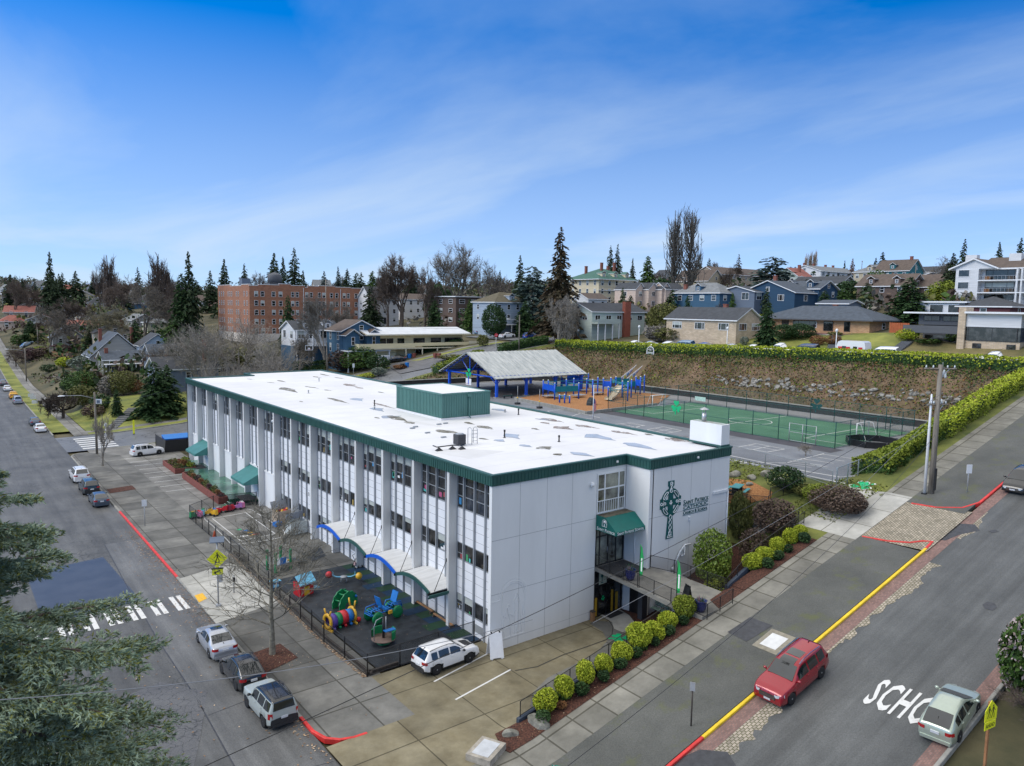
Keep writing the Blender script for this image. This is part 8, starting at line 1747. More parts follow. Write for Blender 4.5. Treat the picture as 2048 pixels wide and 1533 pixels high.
tag(link('far_woods',npmesh('far_woods',V,qidx(len(c)),[F_brown,F_olive,F_dgreen,F_grey,F_fir,F_green],mi)),'mixed garden trees and scrub covering the far hillsides','woods',kind='stuff')
# ---------------------------------------------------------------- houses
def siding(name,c): return mat('siding_'+name,c,.75,.10,.7,bump=.12,bscale=3,stretch=(.3,.3,6))
def shingle(name,c): return mat('roof_'+name,c,.85,.22,1.3,bump=.25,bscale=6)
S_white=siding('white',(.62,.63,.64)); S_cream=siding('cream',(.72,.62,.38)); S_blue=siding('blue',(.035,.10,.17)); S_teal=siding('teal',(.02,.14,.16)); S_navy=siding('navy',(.014,.055,.11)); S_pale=siding('pale_blue',(.30,.36,.43)); S_mint=siding('mint',(.40,.46,.42)); S_olive=siding('olive',(.13,.13,.085)); S_grey=siding('grey',(.31,.31,.295)); S_peach=siding('peach',(.56,.44,.36)); S_brown=siding('brown',(.11,.075,.06)); S_tan=siding('tan',(.36,.30,.22)); S_lblue=siding('light_blue',(.33,.42,.53)); S_yellow=siding('yellow',(.58,.56,.40)); S_red=siding('barn_red',(.10,.025,.03)); S_dgrey=siding('dark_grey',(.09,.095,.105)); S_beige=siding('beige',(.44,.38,.27)); S_slate=siding('slate_blue',(.12,.155,.21))
R_dark=shingle('charcoal',(.045,.05,.058)); R_blue=shingle('blue_grey',(.06,.075,.095)); R_brown=shingle('brown',(.10,.075,.06)); R_moss=shingle('mossy',(.10,.085,.05)); R_green=shingle('green',(.05,.13,.10)); R_red=shingle('red',(.28,.10,.075)); R_grey=shingle('grey',(.17,.18,.185)); R_white=mat('roof_white_flat',(.60,.62,.64),.7,.08,.6)
M_tanbrick=mat('tan_brick',(.5,.3,.2),.85,.1,2); brick(M_tanbrick,(.52,.30,.15),(.40,.21,.10),(.42,.33,.24),.6,.2,.05,swap=True)
M_tanstone=mat('tan_stone',(.5,.4,.3),.85,.1,2); brick(M_tanstone,(.56,.44,.31),(.44,.34,.23),(.40,.34,.27),.7,.25,.06,swap=True)
M_aptbrick=mat('apartment_brick',(.35,.15,.09),.85,.1,2); brick(M_aptbrick,(.36,.155,.085),(.26,.105,.06),(.30,.19,.13),.5,.17,.05,swap=True)
M_chimb=mat('chimney_brick',(.22,.08,.055),.85,.2,3)
M_trimw=mat('white_trim',(.72,.73,.74),.6,.04,2)
M_win=[M_trimw,M_glass,M_blind]; M_wind=[M_trim,M_glass,M_blind]
def winmesh(w,h,style=0,dark=False,blind=False):
 k=('win',w,h,style,dark,blind)
 if k not in CACHE:
  mb=MB(); f=.09; mb.mi=1; mb.box(-w/2+f*.5,w/2-f*.5,-.03,.02,f*.5,h-f*.5); mb.mi=0
  mb.box(-w/2,-w/2+f,-.06,.03,0,h); mb.box(w/2-f,w/2,-.06,.03,0,h); mb.box(-w/2+f,w/2-f,-.06,.03,0,f); mb.box(-w/2+f,w/2-f,-.06,.03,h-f,h)
  if style in(1,3): mb.box(-w/2+f,w/2-f,-.05,.02,h*.5-.035,h*.5+.035)
  if style in(2,3): mb.box(-.035,.035,-.052,.02,f,h*.5-.035 if style==3 else h-f);
  if style==4: [mb.box(x-.04,x+.04,-.05,.02,f,h-f) for x in(-w/4,w/4)]
  if blind: mb.mi=2; mb.box(-w/2+f,w/2-f,-.045,-.031,h*.5,h-f)
  CACHE[k]=mb.mesh('window',M_wind if dark else M_win)
 return CACHE[k]
def win(t,x,y,z,w,h,face='s',style=1,dark=False,blind=False):
 o=link('window',winmesh(w,h,style,dark,blind),t,(x,y,z)); o.rotation_euler=(0,0,{'s':0,'w':-PI/2,'e':PI/2,'n':PI}[face]); return o
def roofmesh(kind,w,d,rh,ov,mr,mt,th=.22):
 """gable_x: ridge along x; gable_y: ridge along y; hip; flat. Eave height is z=0"""
 mb=MB(); X,Y=w/2+ov,d/2+ov
 if kind=='flat':
  mb.box(-X,X,-Y,Y,0,th); mb.m=[0]*6; mb.mi=1; mb.box(-X-.02,X+.02,-Y-.02,-Y+.1,-.03,th+.05); mb.box(-X-.02,-X+.1,-Y+.1,Y,-.03,th+.05); mb.box(X-.1,X+.02,-Y+.1,Y,-.03,th+.05); return mb.mesh('roof',[mr,mt])
 if kind=='hip':
  q=min(X,Y); R=[(-X+q,0,rh),(X-q,0,rh)] if X>=Y else [(0,-Y+q,rh),(0,Y-q,rh)]; B=[(-X,-Y,0),(X,-Y,0),(X,Y,0),(-X,Y,0)]
  V=B+[(x,y,-th) for x,y,z in B]+R
  if X>=Y: F=[(0,1,9,8),(1,2,9),(2,3,8,9),(3,0,8)]
  else: F=[(0,1,8),(1,2,9,8),(2,3,9),(3,0,8,9)]
  mb.add(V,F); mb.mi=1; mb.add(V[:8],[(0,4,5,1),(1,5,6,2),(2,6,7,3),(3,7,4,0),(4,7,6,5)]); return mb.mesh('roof',[mr,mt])
 sw=kind=='gable_y'
 A,Bq=(X,Y) if not sw else (Y,X)
 sl=rh/(Bq if Bq>0 else 1); drop=ov*sl*.0
 P=[(-A,-Bq,0),(A,-Bq,0),(A,0,rh),(-A,0,rh),(A,Bq,0),(-A,Bq,0)]
 Q=[(x,y,z-th) for x,y,z in P]; V=P+Q
 if sw: V=[(-y,x,z) for x,y,z in V]
 mb.add(V,[(0,1,2,3),(3,2,4,5)]); mb.mi=1; mb.add(V,[(0,6,7,1),(1,7,8,2),(2,8,10,4),(4,10,11,5),(5,11,9,3),(3,9,6,0),(6,9,8,7),(9,11,10,8)]); return mb.mesh('roof',[mr,mt])
def house(label,u,vr,ve,D,w,d,kind,mw,mr,fl=2,nf=3,ns=2,chim=None,rot=0.,cat='house',name='house',porch=False,mt=None,ws=(1.15,1.5),dorm=0,style=1,gw=True,door=True,ov=.5,dz=0.,group=None,we=None):
 if we is None and u>1340 and D<300: we=True
 if we: rot=-PI/2; w=w/(.614+.789*(u-1024)/FPX)
 p=ad(u,ve,D); p=p+_f*(d*.45); g=Hg(p[0],p[1])+dz; he=max(2.4,p[2]-g); pr_=ad(u,vr,D); rh=max(.4,pr_[2]-p[2])
 t=thing(name,label,cat,(p[0],p[1],g),rot,group)
 mb=MB(); mb.box(-w/2,w/2,-d/2,d/2,-1.5,he-.0)
 if kind=='gable_x':
  for s in(-1,1): mb.ext([(s*w/2,-d/2,he),(s*w/2,d/2,he),(s*w/2,0,he+rh*d/(d+2*ov))],(-s*.2,0,0))
 if kind=='gable_y':
  for s in(-1,1): mb.ext([(-w/2,s*d/2,he),(w/2,s*d/2,he),(0,s*d/2,he+rh*w/(w+2*ov))],(0,-s*.2,0))
 mb.obj('wall',mw,t); ro=link('roof',roofmesh(kind,w,d,rh,ov,mr,mt or M_trimw),t,(0,0,he+.12))
 fh=min(2.9,he/fl)
 for k in range(fl):
  zf=he-fh*(k+1)+fh*.30
  if zf<-.8: break
  for i in range(nf):
   x=-w/2+w*(i+.5)/nf
   if door and k==fl-1 and i==nf//2 and he<fl*3.4:
    o=MB().box(x-.5,x+.5,-d/2-.05,-d/2+.02,max(-.3,zf-fh*.3),zf+1.4).obj('door',M_trim if mw!=S_dgrey else M_chimb,t); continue
   win(t,x,-d/2-.02,zf,ws[0],ws[1],'s',style,blind=(i*3+k+int(u))%4==0)
  for i in range(ns): win(t,(w/2+.02)*(1 if we else -1),-d/2+d*(i+.5)/ns,zf,ws[0],ws[1],'e' if we else 'w',style,blind=(i+k+int(u))%3==0)
 if gw and rh>2.2 and kind=='gable_y': win(t,0,-d/2-.02,he+rh*.12,1.1,1.2,'s',style)
 if gw and rh>2.2 and kind=='gable_x': win(t,(w/2+.02)*(1 if we else -1),0,he+rh*.12,1.1,1.2,'e' if we else 'w',style)
 if chim is not None:
  for (cx,cy,ch) in (chim if isinstance(chim,list) else [chim]):
   mb=MB(); mb.box(cx-.45,cx+.45,cy-.35,cy+.35,he-.5,he+rh+ch); mb.box(cx-.52,cx+.52,cy-.42,cy+.42,he+rh+ch,he+rh+ch+.15); mb.obj('chimney',M_chimb,ro if False else t)
 for k in range(dorm):
  x=-w/2+w*(k+.5)/dorm; dm=MB(); zz=he+rh*.25; y0=-d/2+.6; dm.box(x-.9,x+.9,y0,y0+2.2,zz-.4,zz+1.2); o=dm.obj('dormer',mw,t); m_=link('roof',roofmesh('gable_y',1.8,2.2,.8,.25,mr,mt or M_trimw,.12),o,(x,y0+1.1,zz+1.25)); win(o,x,y0-.02,zz,.8,1.0,'s',1)
 if porch:
  pm=MB(); pm.box(-w/2,w/2,-d/2-2.4,-d/2-.02,2.5,2.7); pp=pm.obj('porch',mt or M_trimw,t)
  for i in range(4): x=-w/2+.2+(w-.4)*i/3; MB().box(x-.12,x+.12,-d/2-2.3,-d/2-2.06,-1,2.5).obj('post',M_trimw,pp)
 return t
HS=[
('grey shingled house with a wide white edged gable and blue roof at left',205,668,712,222,14.5,14,'gable_y',S_grey,R_blue,2,3,3,[(-3,3,.8),(6,4,1.2)],{}),
('olive green craftsman house with skylights and a white porch at left',232,704,717,206,11.5,9,'gable_x',S_olive,R_blue,2,3,2,(-4.5,-1,.8),dict(porch=True,style=2)),
('grey colonial house with black shutters far left',120,652,674,268,10,9,'gable_y',S_grey,R_blue,2,2,2,None,{}),
('light blue gabled cottage behind the grey shingled house',296,668,690,222,9,9,'gable_y',S_lblue,R_dark,1,2,2,None,{}),
('brown gabled house with orange trim behind the grey shingled house',212,650,664,248,12,9,'gable_y',S_tan,R_dark,1,2,2,(3,0,1.5),dict(mt=S_brown)),
('low dark roofed cottage with a tall brick chimney beside the far school corner',350,716,735,165,13,9,'gable_x',S_slate,R_dark,1,3,2,(4.3,-2.0,3.6),{}),
('dark grey gabled house right of the light blue cottage',318,690,706,195,9,8,'gable_x',S_slate,R_blue,1,2,2,None,{}),
('small white house among trees left of the light pole at left',308,638,644,280,10,9,'hip',S_yellow,R_grey,2,3,2,None,dict(style=2)),
('house with red tile roof far left behind the colonial',150,650,658,300,11,9,'gable_x',S_white,R_red,1,2,2,None,{}),
('white gabled house on the skyline left of the big conifer',348,563,572,430,13,10,'gable_y',S_white,R_blue,2,2,2,None,{}),
('white Victorian house with dark steep roof right of the brick building',752,574,596,262,11,10,'gable_x',S_white,R_dark,3,3,2,(2,0,.8),dict(dorm=1)),
('grey terrace house partly hidden by bare trees right of the white Victorian',820,588,597,290,16,10,'gable_x',S_white,R_brown,2,5,2,None,{}),
('brown apartment block with balconies behind the bare trees',925,588,592,240,14,12,'flat',S_brown,R_grey,3,3,2,None,dict(ws=(2.2,1.4),cat='apartment block',name='apartment_block')),
('pale blue house with a mossy hip roof and white corner trim',1003,585,602,214,13,11,'hip',S_pale,R_moss,2,4,2,None,dict(dorm=1,porch=True)),
('small white house with brown roof below the mansion',1182,587,597,226,8,7,'gable_x',S_white,R_brown,1,2,2,None,{}),
('brown shingle house with skylights on the hill',1404,540,561,285,13,10,'gable_x',S_beige,R_brown,1,5,2,None,dict(dorm=1)),
('blue bungalow with grey hip roof and white trimmed gable on the hill',1422,566,584,200,12.5,9,'hip',S_blue,R_grey,1,4,2,(-5,-3,-.5),dict(ws=(1.5,1.5),dorm=1)),
('small slate house with two big white windows on the hill',1500,573,582,196,9.5,8,'gable_y',S_slate,R_dark,1,2,2,None,dict(ws=(2.2,1.9),style=2)),
('deep blue house with wide white edged gable below the cedar',1570,562,583,192,14,10,'gable_y',S_navy,R_blue,1,2,1,(-2.5,2,1.5),dict(ws=(1.8,1.6),style=4)),
('deep blue rear wing with small dormers beside the wide gabled blue house',1628,562,576,196,11,9,'gable_x',S_navy,R_blue,2,3,2,None,dict(dorm=2)),
('tan ranch house with a long dark roof behind the clipped hedge',1436,616,637,160,15.5,9,'gable_x',M_tanstone,R_dark,1,3,2,(2.5,1,.7),dict(ws=(2.6,1.5),style=4,gw=False)),
('green and red roofed old house behind the blue house',1596,536,552,270,8,9,'gable_y',S_mint,R_red,2,2,2,(2,0,1),{}),
('olive house with a long low white edged roof behind the deep blue house',1658,553,567,222,15,9,'gable_x',S_olive,R_dark,1,4,2,None,{}),
('beige house with red windows and a white veranda on the hilltop',1764,529,542,262,11,10,'hip',S_beige,R_grey,2,4,2,None,dict(dorm=1)),
('teal gabled Victorian house on the hilltop',1813,519,540,256,12,11,'gable_x',S_teal,R_brown,2,4,2,(4,0,1),dict(dorm=1)),
('white house with dark roof right of the teal gabled house',1868,533,543,262,11,9,'gable_x',S_white,R_dark,1,2,2,None,{}),
('brown shingle row house with blue dormer windows behind the cypress',1800,548,570,196,14,10,'gable_x',S_brown,R_brown,2,3,2,None,dict(dorm=2)),
('brown shingle house with steep roof right of the cypress',1866,549,572,194,13,10,'gable_x',S_brown,R_brown,1,2,2,None,{}),
('slate blue house with white trim just left of the white apartments',1895,545,553,215,10,9,'gable_y',S_slate,R_blue,2,2,2,None,{}),
('dark red barn like garage with a hip roof in front of the white apartments',2014,594,610,139,10,9,'hip',S_red,R_dark,1,1,1,None,dict(style=0,door=False)),
('white garage row with flat roof below the white apartments',1908,600,604,146,11,7,'flat',S_white,R_grey,1,3,1,None,dict(ws=(2.6,1.8),style=0,door=False,name='garage',cat='garage')),
('grey house roof behind the tan ranch at the hill drive',1690,601,606,170,7,6,'gable_x',S_slate,R_blue,1,1,1,None,dict(name='shed',cat='shed')),
('white house half hidden behind the pollarded tree',1290,588,596,240,10,8,'gable_x',S_white,R_dark,1,3,1,None,{}),
]
for q in HS:
 house(q[0],*q[1:14],**q[14]) if len(q)>14 else house(*q)
for k in range(4):
 house(['peach townhouse at the left end of the gabled terrace','second peach townhouse from the left of the terrace','third peach townhouse beside the dark evergreen','peach townhouse at the right end of the gabled terrace'][k],1264+26*k,566,577,232,4.4,9,'gable_y',S_peach,R_dark,2,1,1,None,ws=(1.4,1.5),style=2,ov=.25,door=False,group='peach townhouses')
house('long dark roofed terrace with skylights on the skyline',1475,536,549,300,36,12,'gable_x',S_tan,R_brown,2,9,2,None,style=1,name='terrace_house',cat='terrace')
ga=house('grey and white apartment building with black balconies on the skyline',1662,533,542,300,30,14,'gable_x',S_white,R_grey,3,8,2,[(-12,2,1),(-5,2,1),(4,2,1),(10,2,1)],ws=(1.8,1.6),style=2,name='apartment_block',cat='apartment block')
FS=[(20,598,10,'house with dark roof at the far left edge of the hillside',S_white,R_dark),(52,612,11,'dark gabled house above the far left street',S_grey,R_dark),(60,592,10,'white gabled house on the far left hillside',S_white,R_brown),(30,622,11,'red brown roofed house at the far left',S_tan,R_red),(100,612,11,'house with charcoal roof below the lone conifer',S_white,R_dark),(128,575,11,'house with pink red roof right of the lone conifer',S_white,R_red),(75,566,9,'tall pale house left of the lone conifer',S_lblue,R_grey),(160,590,12,'house with brown roof in the left hillside trees',S_beige,R_brown),(190,605,10,'grey house in the left hillside trees',S_grey,R_dark),(112,592,9,'sky blue cottage on the left hillside',S_lblue,R_grey),(8,575,9,'white house high on the left skyline',S_white,R_grey),(245,585,13,'long low house with grey roof left of the dense conifer',S_white,R_grey),(262,605,11,'white and blue house behind the grey bare tree',S_blue,R_dark),(180,575,10,'pale house with blue gable on the left hillside',S_white,R_blue),(290,598,12,'beige house behind the grey bare tree',S_beige,R_dark),(330,612,10,'grey house by the dense conifer foot',S_slate,R_grey),(140,625,11,'dark blue roofed house left of the grey bare tree',S_slate,R_blue),(225,630,10,'brown house under the grey bare tree',S_brown,R_dark),(175,640,11,'house with dark roof above the grey shingled house',S_beige,R_dark),(75,640,10,'house with red brown roof beside the left street trees',S_grey,R_red),(15,645,9,'pink red roofed cottage at the far left edge',S_peach,R_red),(40,575,8,'small white house on the far left slope',S_white,R_dark),(270,640,9,'garage like grey house left of the small white house',S_grey,R_grey),(395,600,10,'house hidden between conifer and brick building',S_white,R_brown),(780,575,10,'house roof between bare trees on the skyline',S_beige,R_brown),(860,575,11,'house roof behind the tall bare trees',S_grey,R_brown),(1090,590,10,'white house at the foot of the big spruce',S_white,R_grey),(640,560,12,'pale roofed building behind the brick building',S_beige,R_grey),(1330,540,11,'house roofs on the skyline left of the poplars',S_grey,R_dark),(1640,572,9,'tan house between blue and olive houses',S_tan,R_brown),(1725,560,10,'grey blue house below the skyline apartments',S_slate,R_dark)]
for i,(u,v,w_,lb,mw,mr) in enumerate(FS):
 q=ag(u,v+14); D=min(depth(q),620)
 house(lb,u,v,v+11,D,w_*1.15,w_*.9,['gable_x','gable_y','hip'][i%3],mw,mr,2,2,2,None,rot=[0,0,.3,-.25][i%4],ws=(1.4,1.5))
# ---- brick apartment building
p0=np.array([52.3,205.7]); bw,bd,bh=41,34,20.2; bg0=Hg(70,215); zt=30.2
t=thing('brick_apartment_building','six storey red brick apartment building with white water tower boxes on its roof','apartment building',(p0[0],p0[1],0))
mb=MB(); mb.box(0,bw,0,bd,bg0-3,zt-.9); mb.mi=1; mb.box(-.06,bw+.06,-.06,bd+.06,bg0-3,zt-16.2)
mb.mi=0
for (a,b,h) in((0,3,.5),(3,10,.9),(10,14,1.3),(14,19,.9),(19,20,.4),(20,24,.9),(24,30,1.1),(30,36,.8),(36,41,.6)): mb.box(a,b,0,.5,zt-.9,zt-.9+h); mb.mi=2; mb.box(a,b,-.06,.55,zt-.9+h,zt-.9+h+.16); mb.mi=0
for (a,b,h) in((0.5,8,.9),(8,20,.5),(20,34,.9)): mb.box(0,.5,a,b,zt-.9,zt-.9+h); mb.mi=2; mb.box(-.06,.55,a,b,zt-.9+h,zt-.9+h+.16); mb.mi=0
mb.box(-.05,bw+.03,-.05,-.0,zt-4.4,zt-4.2)
mb.obj('wall',[M_aptbrick,mat('painted_base',(.60,.54,.47),.8,.1,1),M_trimw],t)
MB().box(.5,bw-.1,.5,bd-.1,zt-.92,zt-.8).obj('roof',R_grey,t)
xs_=[2.2,4.3,8.0,10.4,14.6,16.2,19.6,21.2,24.2,25.8,28.6,30.6,33.4,35.0,38.0,39.8]
for f in range(5):
 z=zt-3.9-f*3.05
 for i,x in enumerate(xs_): win(t,x,-.04,z,1.25 if i<4 else 1.1,1.75,'s',1,blind=(i*7+f*5)%3==0)
 for y in (2.2,5.0,11,13,18,20,22,27,29.5,32): win(t,-.04,y,z,.75,1.7,'w',1)
mb=MB(); mb.box(14,20,20,26,zt-.8,zt+1.2); mb.lathe((17,23,zt+1.2),[(2.6,0),(2.6,2.8),(2.2,3.2),(.2,4.0)],10); mb.obj('roof_house',S_dgrey,t); MB().box(5.5,8.5,24,27,zt-.8,zt+2.6).obj('roof_house',S_slate,t)
for x in(18.4,32.0): MB().tube([(x,-.12,zt-16),(x,-.12,zt-.7)],.1,5).obj('downpipe',M_trimw,t)
# ---- blue and white double house before the brick building
def ctr(u0,u1,D): a=ad(u0,650,D); b=ad(u1,650,D); return a,b
t=house('white and blue two storey house with a white balcony before the brick building',612,643,657,182,11.5,9,'gable_x',S_white,R_dark,1,4,2,None,ws=(1.6,1.9),style=2,gw=True,dorm=2)
he=[c for c in t.children if c.name.startswith('roof')][0].location.z
MB().box(-5.9,5.9,-4.7,4.6,-1.5,he-4.0).obj('lower_wall',S_blue,t); MB().box(-6.2,6.2,-6.3,-4.5,he-4.0,he-3.75).obj('balcony',M_trimw,t)
mb=MB(); mb.box(-6.15,6.15,-6.25,-6.18,he-2.85,he-2.75); [mb.box(x-.03,x+.03,-6.25,-6.19,he-3.75,he-2.85) for x in np.arange(-6.1,6.2,.45)]; mb.obj('balcony_rail',M_trimw,t)
for x in(-6,-2,2,6): MB().box(x-.14,x+.14,-6.3,-6.02,-1.5,he-.1).obj('post',M_trimw,t)
t=house('blue house with two white edged gables beside the cream house',700,641,660,178,10,8.5,'gable_y',S_blue,R_brown,2,3,2,None,ws=(1.0,2.0),style=1)
he=[c for c in t.children if c.name.startswith('roof')][0].location.z
for x in(-3.2,2.2): link('gable_roof',roofmesh('gable_y',3.6,3,1.5,.4,R_brown,M_trimw,.18),t,(x,-5.2,he-.9)); MB().box(x-1.7,x+1.7,-6.4,-4.2,he-4.4,he-1.0).obj('bay',S_blue,t); win(t,x,-6.42,he-3.3,.9,2.0,'s',1); MB().ext([(x-1.7,-6.35,he-1.0),(x+1.7,-6.35,he-1.0),(x,-6.35,he+.3)],(0,.2,0)).obj('gable',S_blue,t)
MB().box(-5.4,5.8,-8.2,-4.3,he-4.7,he-4.45).obj('balcony',M_trimw,t); [MB().box(x-.12,x+.12,-8.1,-7.86,-2,he-4.7).obj('post',M_trimw,t) for x in(-5.2,-1.5,2,5.5)]
# ---- cream house: long upper floor on a deck over garage and posts
a=Vector(ay(735,690,121)); b=Vector(ay(925,690,121)); x0,x1=a.x,b.x; z0=Hg((x0+x1)/2,121)
ze=Vector(ay(830,669,121)).z; zr=ze+1.5; zd=Vector(ay(830,693,121)).z
t=thing('cream_house','long cream house with a pale low roof and a deck over the side road','house',(x0,121,0)); W_=x1-x0
mb=MB(); mb.box(0,W_,0,10,zd-.2,ze); mb.box(0,W_*.27,-.6,10,Hg(x0,121)-2,zd-.2); mb.box(W_*.27,W_,1.5,10,Hg(x0,121)-2,zd-.2); mb.obj('wall',S_cream,t)
link('roof',roofmesh('gable_x',W_,11,zr-ze,1.2,R_white,mat('cream_trim',(.66,.60,.44),.6,.05,2),.3),t,(W_/2,4.5,ze+.15))
mb=MB(); mb.box(-3.5,W_+.2,-2.6,-.02,zd-.45,zd-.2); mb.obj('deck',MATS['cream_trim'],t)
mb=MB(); mb.box(-3.5,W_*.42,-2.66,-2.6,zd-.2,zd+.95); mb.box(W_*.42,W_+.2,-2.65,-2.6,zd+.2,zd+1.0); mb.box(-3.56,-3.5,-2.66,.0,zd-.2,zd+.95); mb.obj('deck_rail',S_cream,t)
for i,(f,w_) in enumerate(((.14,2.2),(.22,1.8),(.33,1.9),(.52,3.2),(.70,3.0),(.86,3.4),(.94,2.0))): win(t,W_*f,-.02,zd+.6,w_,1.45,'s',2,dark=True)
for f in(.55,.72,.88): win(t,W_*f,1.48,zd-2.1,2.2,1.2,'s',2)
MB().box(W_*.06,W_*.2,-.68,-.6,Hg(x0+2,119)+.0,Hg(x0+2,119)+2.1).obj('garage_door',P_white,t); MB().box(W_*.215,W_*.25,-.68,-.6,Hg(x0+2,119),Hg(x0+2,119)+2.0).obj('door',P_white,t)
for f in(.33,.5,.66,.83): MB().box(W_*f-.12,W_*f+.12,-2.6,-2.36,Hg(x0+W_*f,119)-1,zd-.45).obj('post',MATS['cream_trim'],t)
mb=MB(); mb.ext([(-.05,-.0,ze-2.3),(-.05,8,ze-2.3),(-.05,4,ze+.9)],(.03,0,0)); mb.obj('gable_window',M_glass,t)
mb=MB(); mb.box(W_+.3,W_+9,-2.6,-2.5,zd-.1,zd+1.2); mb.box(W_+.3,W_+9,-2.6,6,zd-.4,zd-.1); t2=mb.obj('deck_extension',MATS['cream_trim'],t)
sheet('driveway',[pxpoly([(772,730),(805,724),(860,720),(905,716),(865,735),(800,748)])],mat('drive_asphalt',(.11,.11,.115),.6,.2,.5),.03)
# ---- mansion
t=house('grand cream mansion with a green hip roof and brick chimneys','x',0,0,0,0,0,'hip',S_cream,R_green) if False else house('grand cream mansion with a green hip roof, white dormers and tall chimneys',1208,537,556,262,17.5,15,'hip',siding('ivory',(.60,.52,.36)),R_green,3,5,4,[(-5,3,.8),(-2.2,-2,2.0),(5.2,-1,2.4),(7,4,1.4)],ws=(1.15,1.7),dorm=3,ov=1.3,cat='mansion',name='mansion')
he=[c for c in t.children if c.name.startswith('roof')][0].location.z
pm=MB(); pm.box(1,9.6,-11.5,-7.5,he-3.3,he-2.7); pp=pm.obj('portico',M_trimw,t); [MB().lathe((x,-11,he-8),[(.32,0),(.28,4.7)],10).obj('column',M_trimw,pp) for x in(1.6,4,6.6,9)]
MB().box(-9.2,9.4,-7.95,-7.5,he-4.0,he-3.8).obj('string_course',M_trimw,t)
# ---- pale green house with the brick chimney
t=house('pale green house with a broad brick chimney and a lower veranda',1215,607,621,188,19,10,'gable_x',S_mint,R_dark,1,5,2,None,ws=(1.8,1.3),style=2,gw=True)
he=[c for c in t.children if c.name.startswith('roof')][0].location.z
MB().box(1.2,3.3,-5.9,-4.9,-1.5,he+2.6).obj('chimney',mat('red_chimney',(.26,.075,.045),.85,.15,3),t); MB().box(-9.8,-2,-7.4,-5,he-3.0,he-2.7).obj('veranda',S_mint,t); [MB().box(x-.1,x+.1,-7.3,-7.1,-2,he-3.0).obj('post',M_trimw,t) for x in(-9.5,-7,-4.5,-2.2)]; MB().box(-9.8,-2,-7.4,-7.32,he-2.7,he-1.8).obj('veranda_rail',S_mint,t)
# ---- brick ranch house
t=house('low orange brick ranch house with a dark blue hip roof on the lawn',1678,615,637,150,22,11,'hip',M_tanbrick,R_blue,1,1,1,(.8,1,.3),ws=(1.2,1.3),mt=S_dgrey,ov=1.2,door=False)
he=[c for c in t.children if c.name.startswith('roof')][0].location.z
for x,w_ in((-6.5,1.6),(-2.2,5.0),(3.1,2.0),(7.0,1.2)): win(t,x,-5.56,he-2.3,w_,1.9,'s',4 if w_>3 else 0,dark=True)
MB().box(-10,10,-7.4,-5.6,-1.5,he-2.75).obj('terrace',mat('terrace_red',(.24,.12,.11),.8,.2,2),t); MB().box(2,11,-7.7,-7.3,-1.5,he-2.9).obj('terrace_wall',M_bankrock,t)
# ---- tan house porch bits, garden steps
mb=MB(); a=G(1663,704); b=G(1672,672)
t=thing('garden_steps','dark steps up the lawn between two russet ball shrubs','steps',a)
for k in range(10):
 f0,f1=k/10,(k+1)/10; q=(b-a)*f0; q2=(b-a)*f1; MB().box(q.x,q2.x+.2,-1.0+q.y,1.0+q.y,min(q.z,q2.z)-.3,q2.z+.12).obj('tread',S_dgrey,t)
a=G(1790,703); b=G(1815,684); t=thing('garden_steps','dark steps climbing the dry lawn to the modern house','steps',a)
for k in range(9): f0,f1=k/9,(k+1)/9; q=(b-a)*f0; q2=(b-a)*f1; MB().box(q.x,q2.x+.2,-.9+q.y,.9+q.y,min(q.z,q2.z)-.3,q2.z+.1).obj('tread',S_dgrey,t)
a=G(222,858); b=G(268,816); t=thing('garden_steps','long concrete steps climbing the corner lawn at left','steps',a); d_=(b-a)
for k in range(22):
 q=d_*(k/22); zz=Hg(a.x+q.x,a.y+q.y)-a.z; n_=Vector((-d_.y,d_.x,0)).normalized()*.95; e=Vector((d_.x,d_.y,0)).normalized()*.24
 MB().ext([q-n_-e+Vector((0,0,zz-q.z-.1)),q+n_-e+Vector((0,0,zz-q.z-.1)),q+n_+e+Vector((0,0,zz-q.z-.1)),q-n_+e+Vector((0,0,zz-q.z-.1))],(0,0,.28)).obj('tread',S_dgrey if k%2 else M_kerb,t)
# ---- modern house at right
D=133
a=Vector(ad(1822,660,D)); t=thing('modern_house','low modern house with flat white roofs, a dark balcony and a stone chimney wall','house',(a.x,a.y,0),-PI/2)
pxm=D/FPX; zb=Vector(ad(1930,688,D)).z; zr=Vector(ad(1930,626,D)).z
def mx(u): return (u-1822)*pxm/1.06
w1=mx(1922); w2=mx(2030)
mb=MB(); mb.box(1.2,w1,0,8,zr-2.2,zr-.25); mb.box(1.4,w1,1.6,8,zb-1.5,zr-2.2); mb.obj('wall',S_dgrey,t)
MB().box(w1+1.1,w2,-1.6,8,zr-2.3,zr-.1).obj('white_wall',S_white,t); MB().box(w1+.9,w2,-1.5,8,zb-1.5,zb+.9).obj('stone_base',M_tanstone,t)
MB().box(w1,w1+1.1,-2.0,1,zb-1.5,zr+.9).obj('chimney_wall',M_tanstone,t); MB().box(w2,w2+3.8,.5,8,zb-.5,zr-.1).obj('side_wall',S_slate,t)
mb=MB(); mb.box(-.8,w1,-1.6,8.5,zr-.25,zr+.02); mb.box(w1+1.1,w2+5,-2.6,8.5,zr-.1,zr+.2); mb.obj('roof',M_trimw,t)
mb=MB(); mb.box(-.6,w1,-1.8,-1.7,zr-3.6,zr-2.3); mb.box(-.6,w1,-1.7,0,zr-3.65,zr-3.5); mb.obj('balcony',S_dgrey,t)
for f in(.32,.74): win(t,1+(w1-1)*f,-.02,zr-1.5,(w1-1)*.36,.9,'s',2,dark=True,blind=False)
win(t,w1*.55,1.58,zb-.1,w1*.7,1.7,'s',4,dark=True); win(t,(w1+1.1+w2)/2,-1.62,zr-4.55,(w2-w1-1.1)*.9,2.2,'s',2,dark=True)
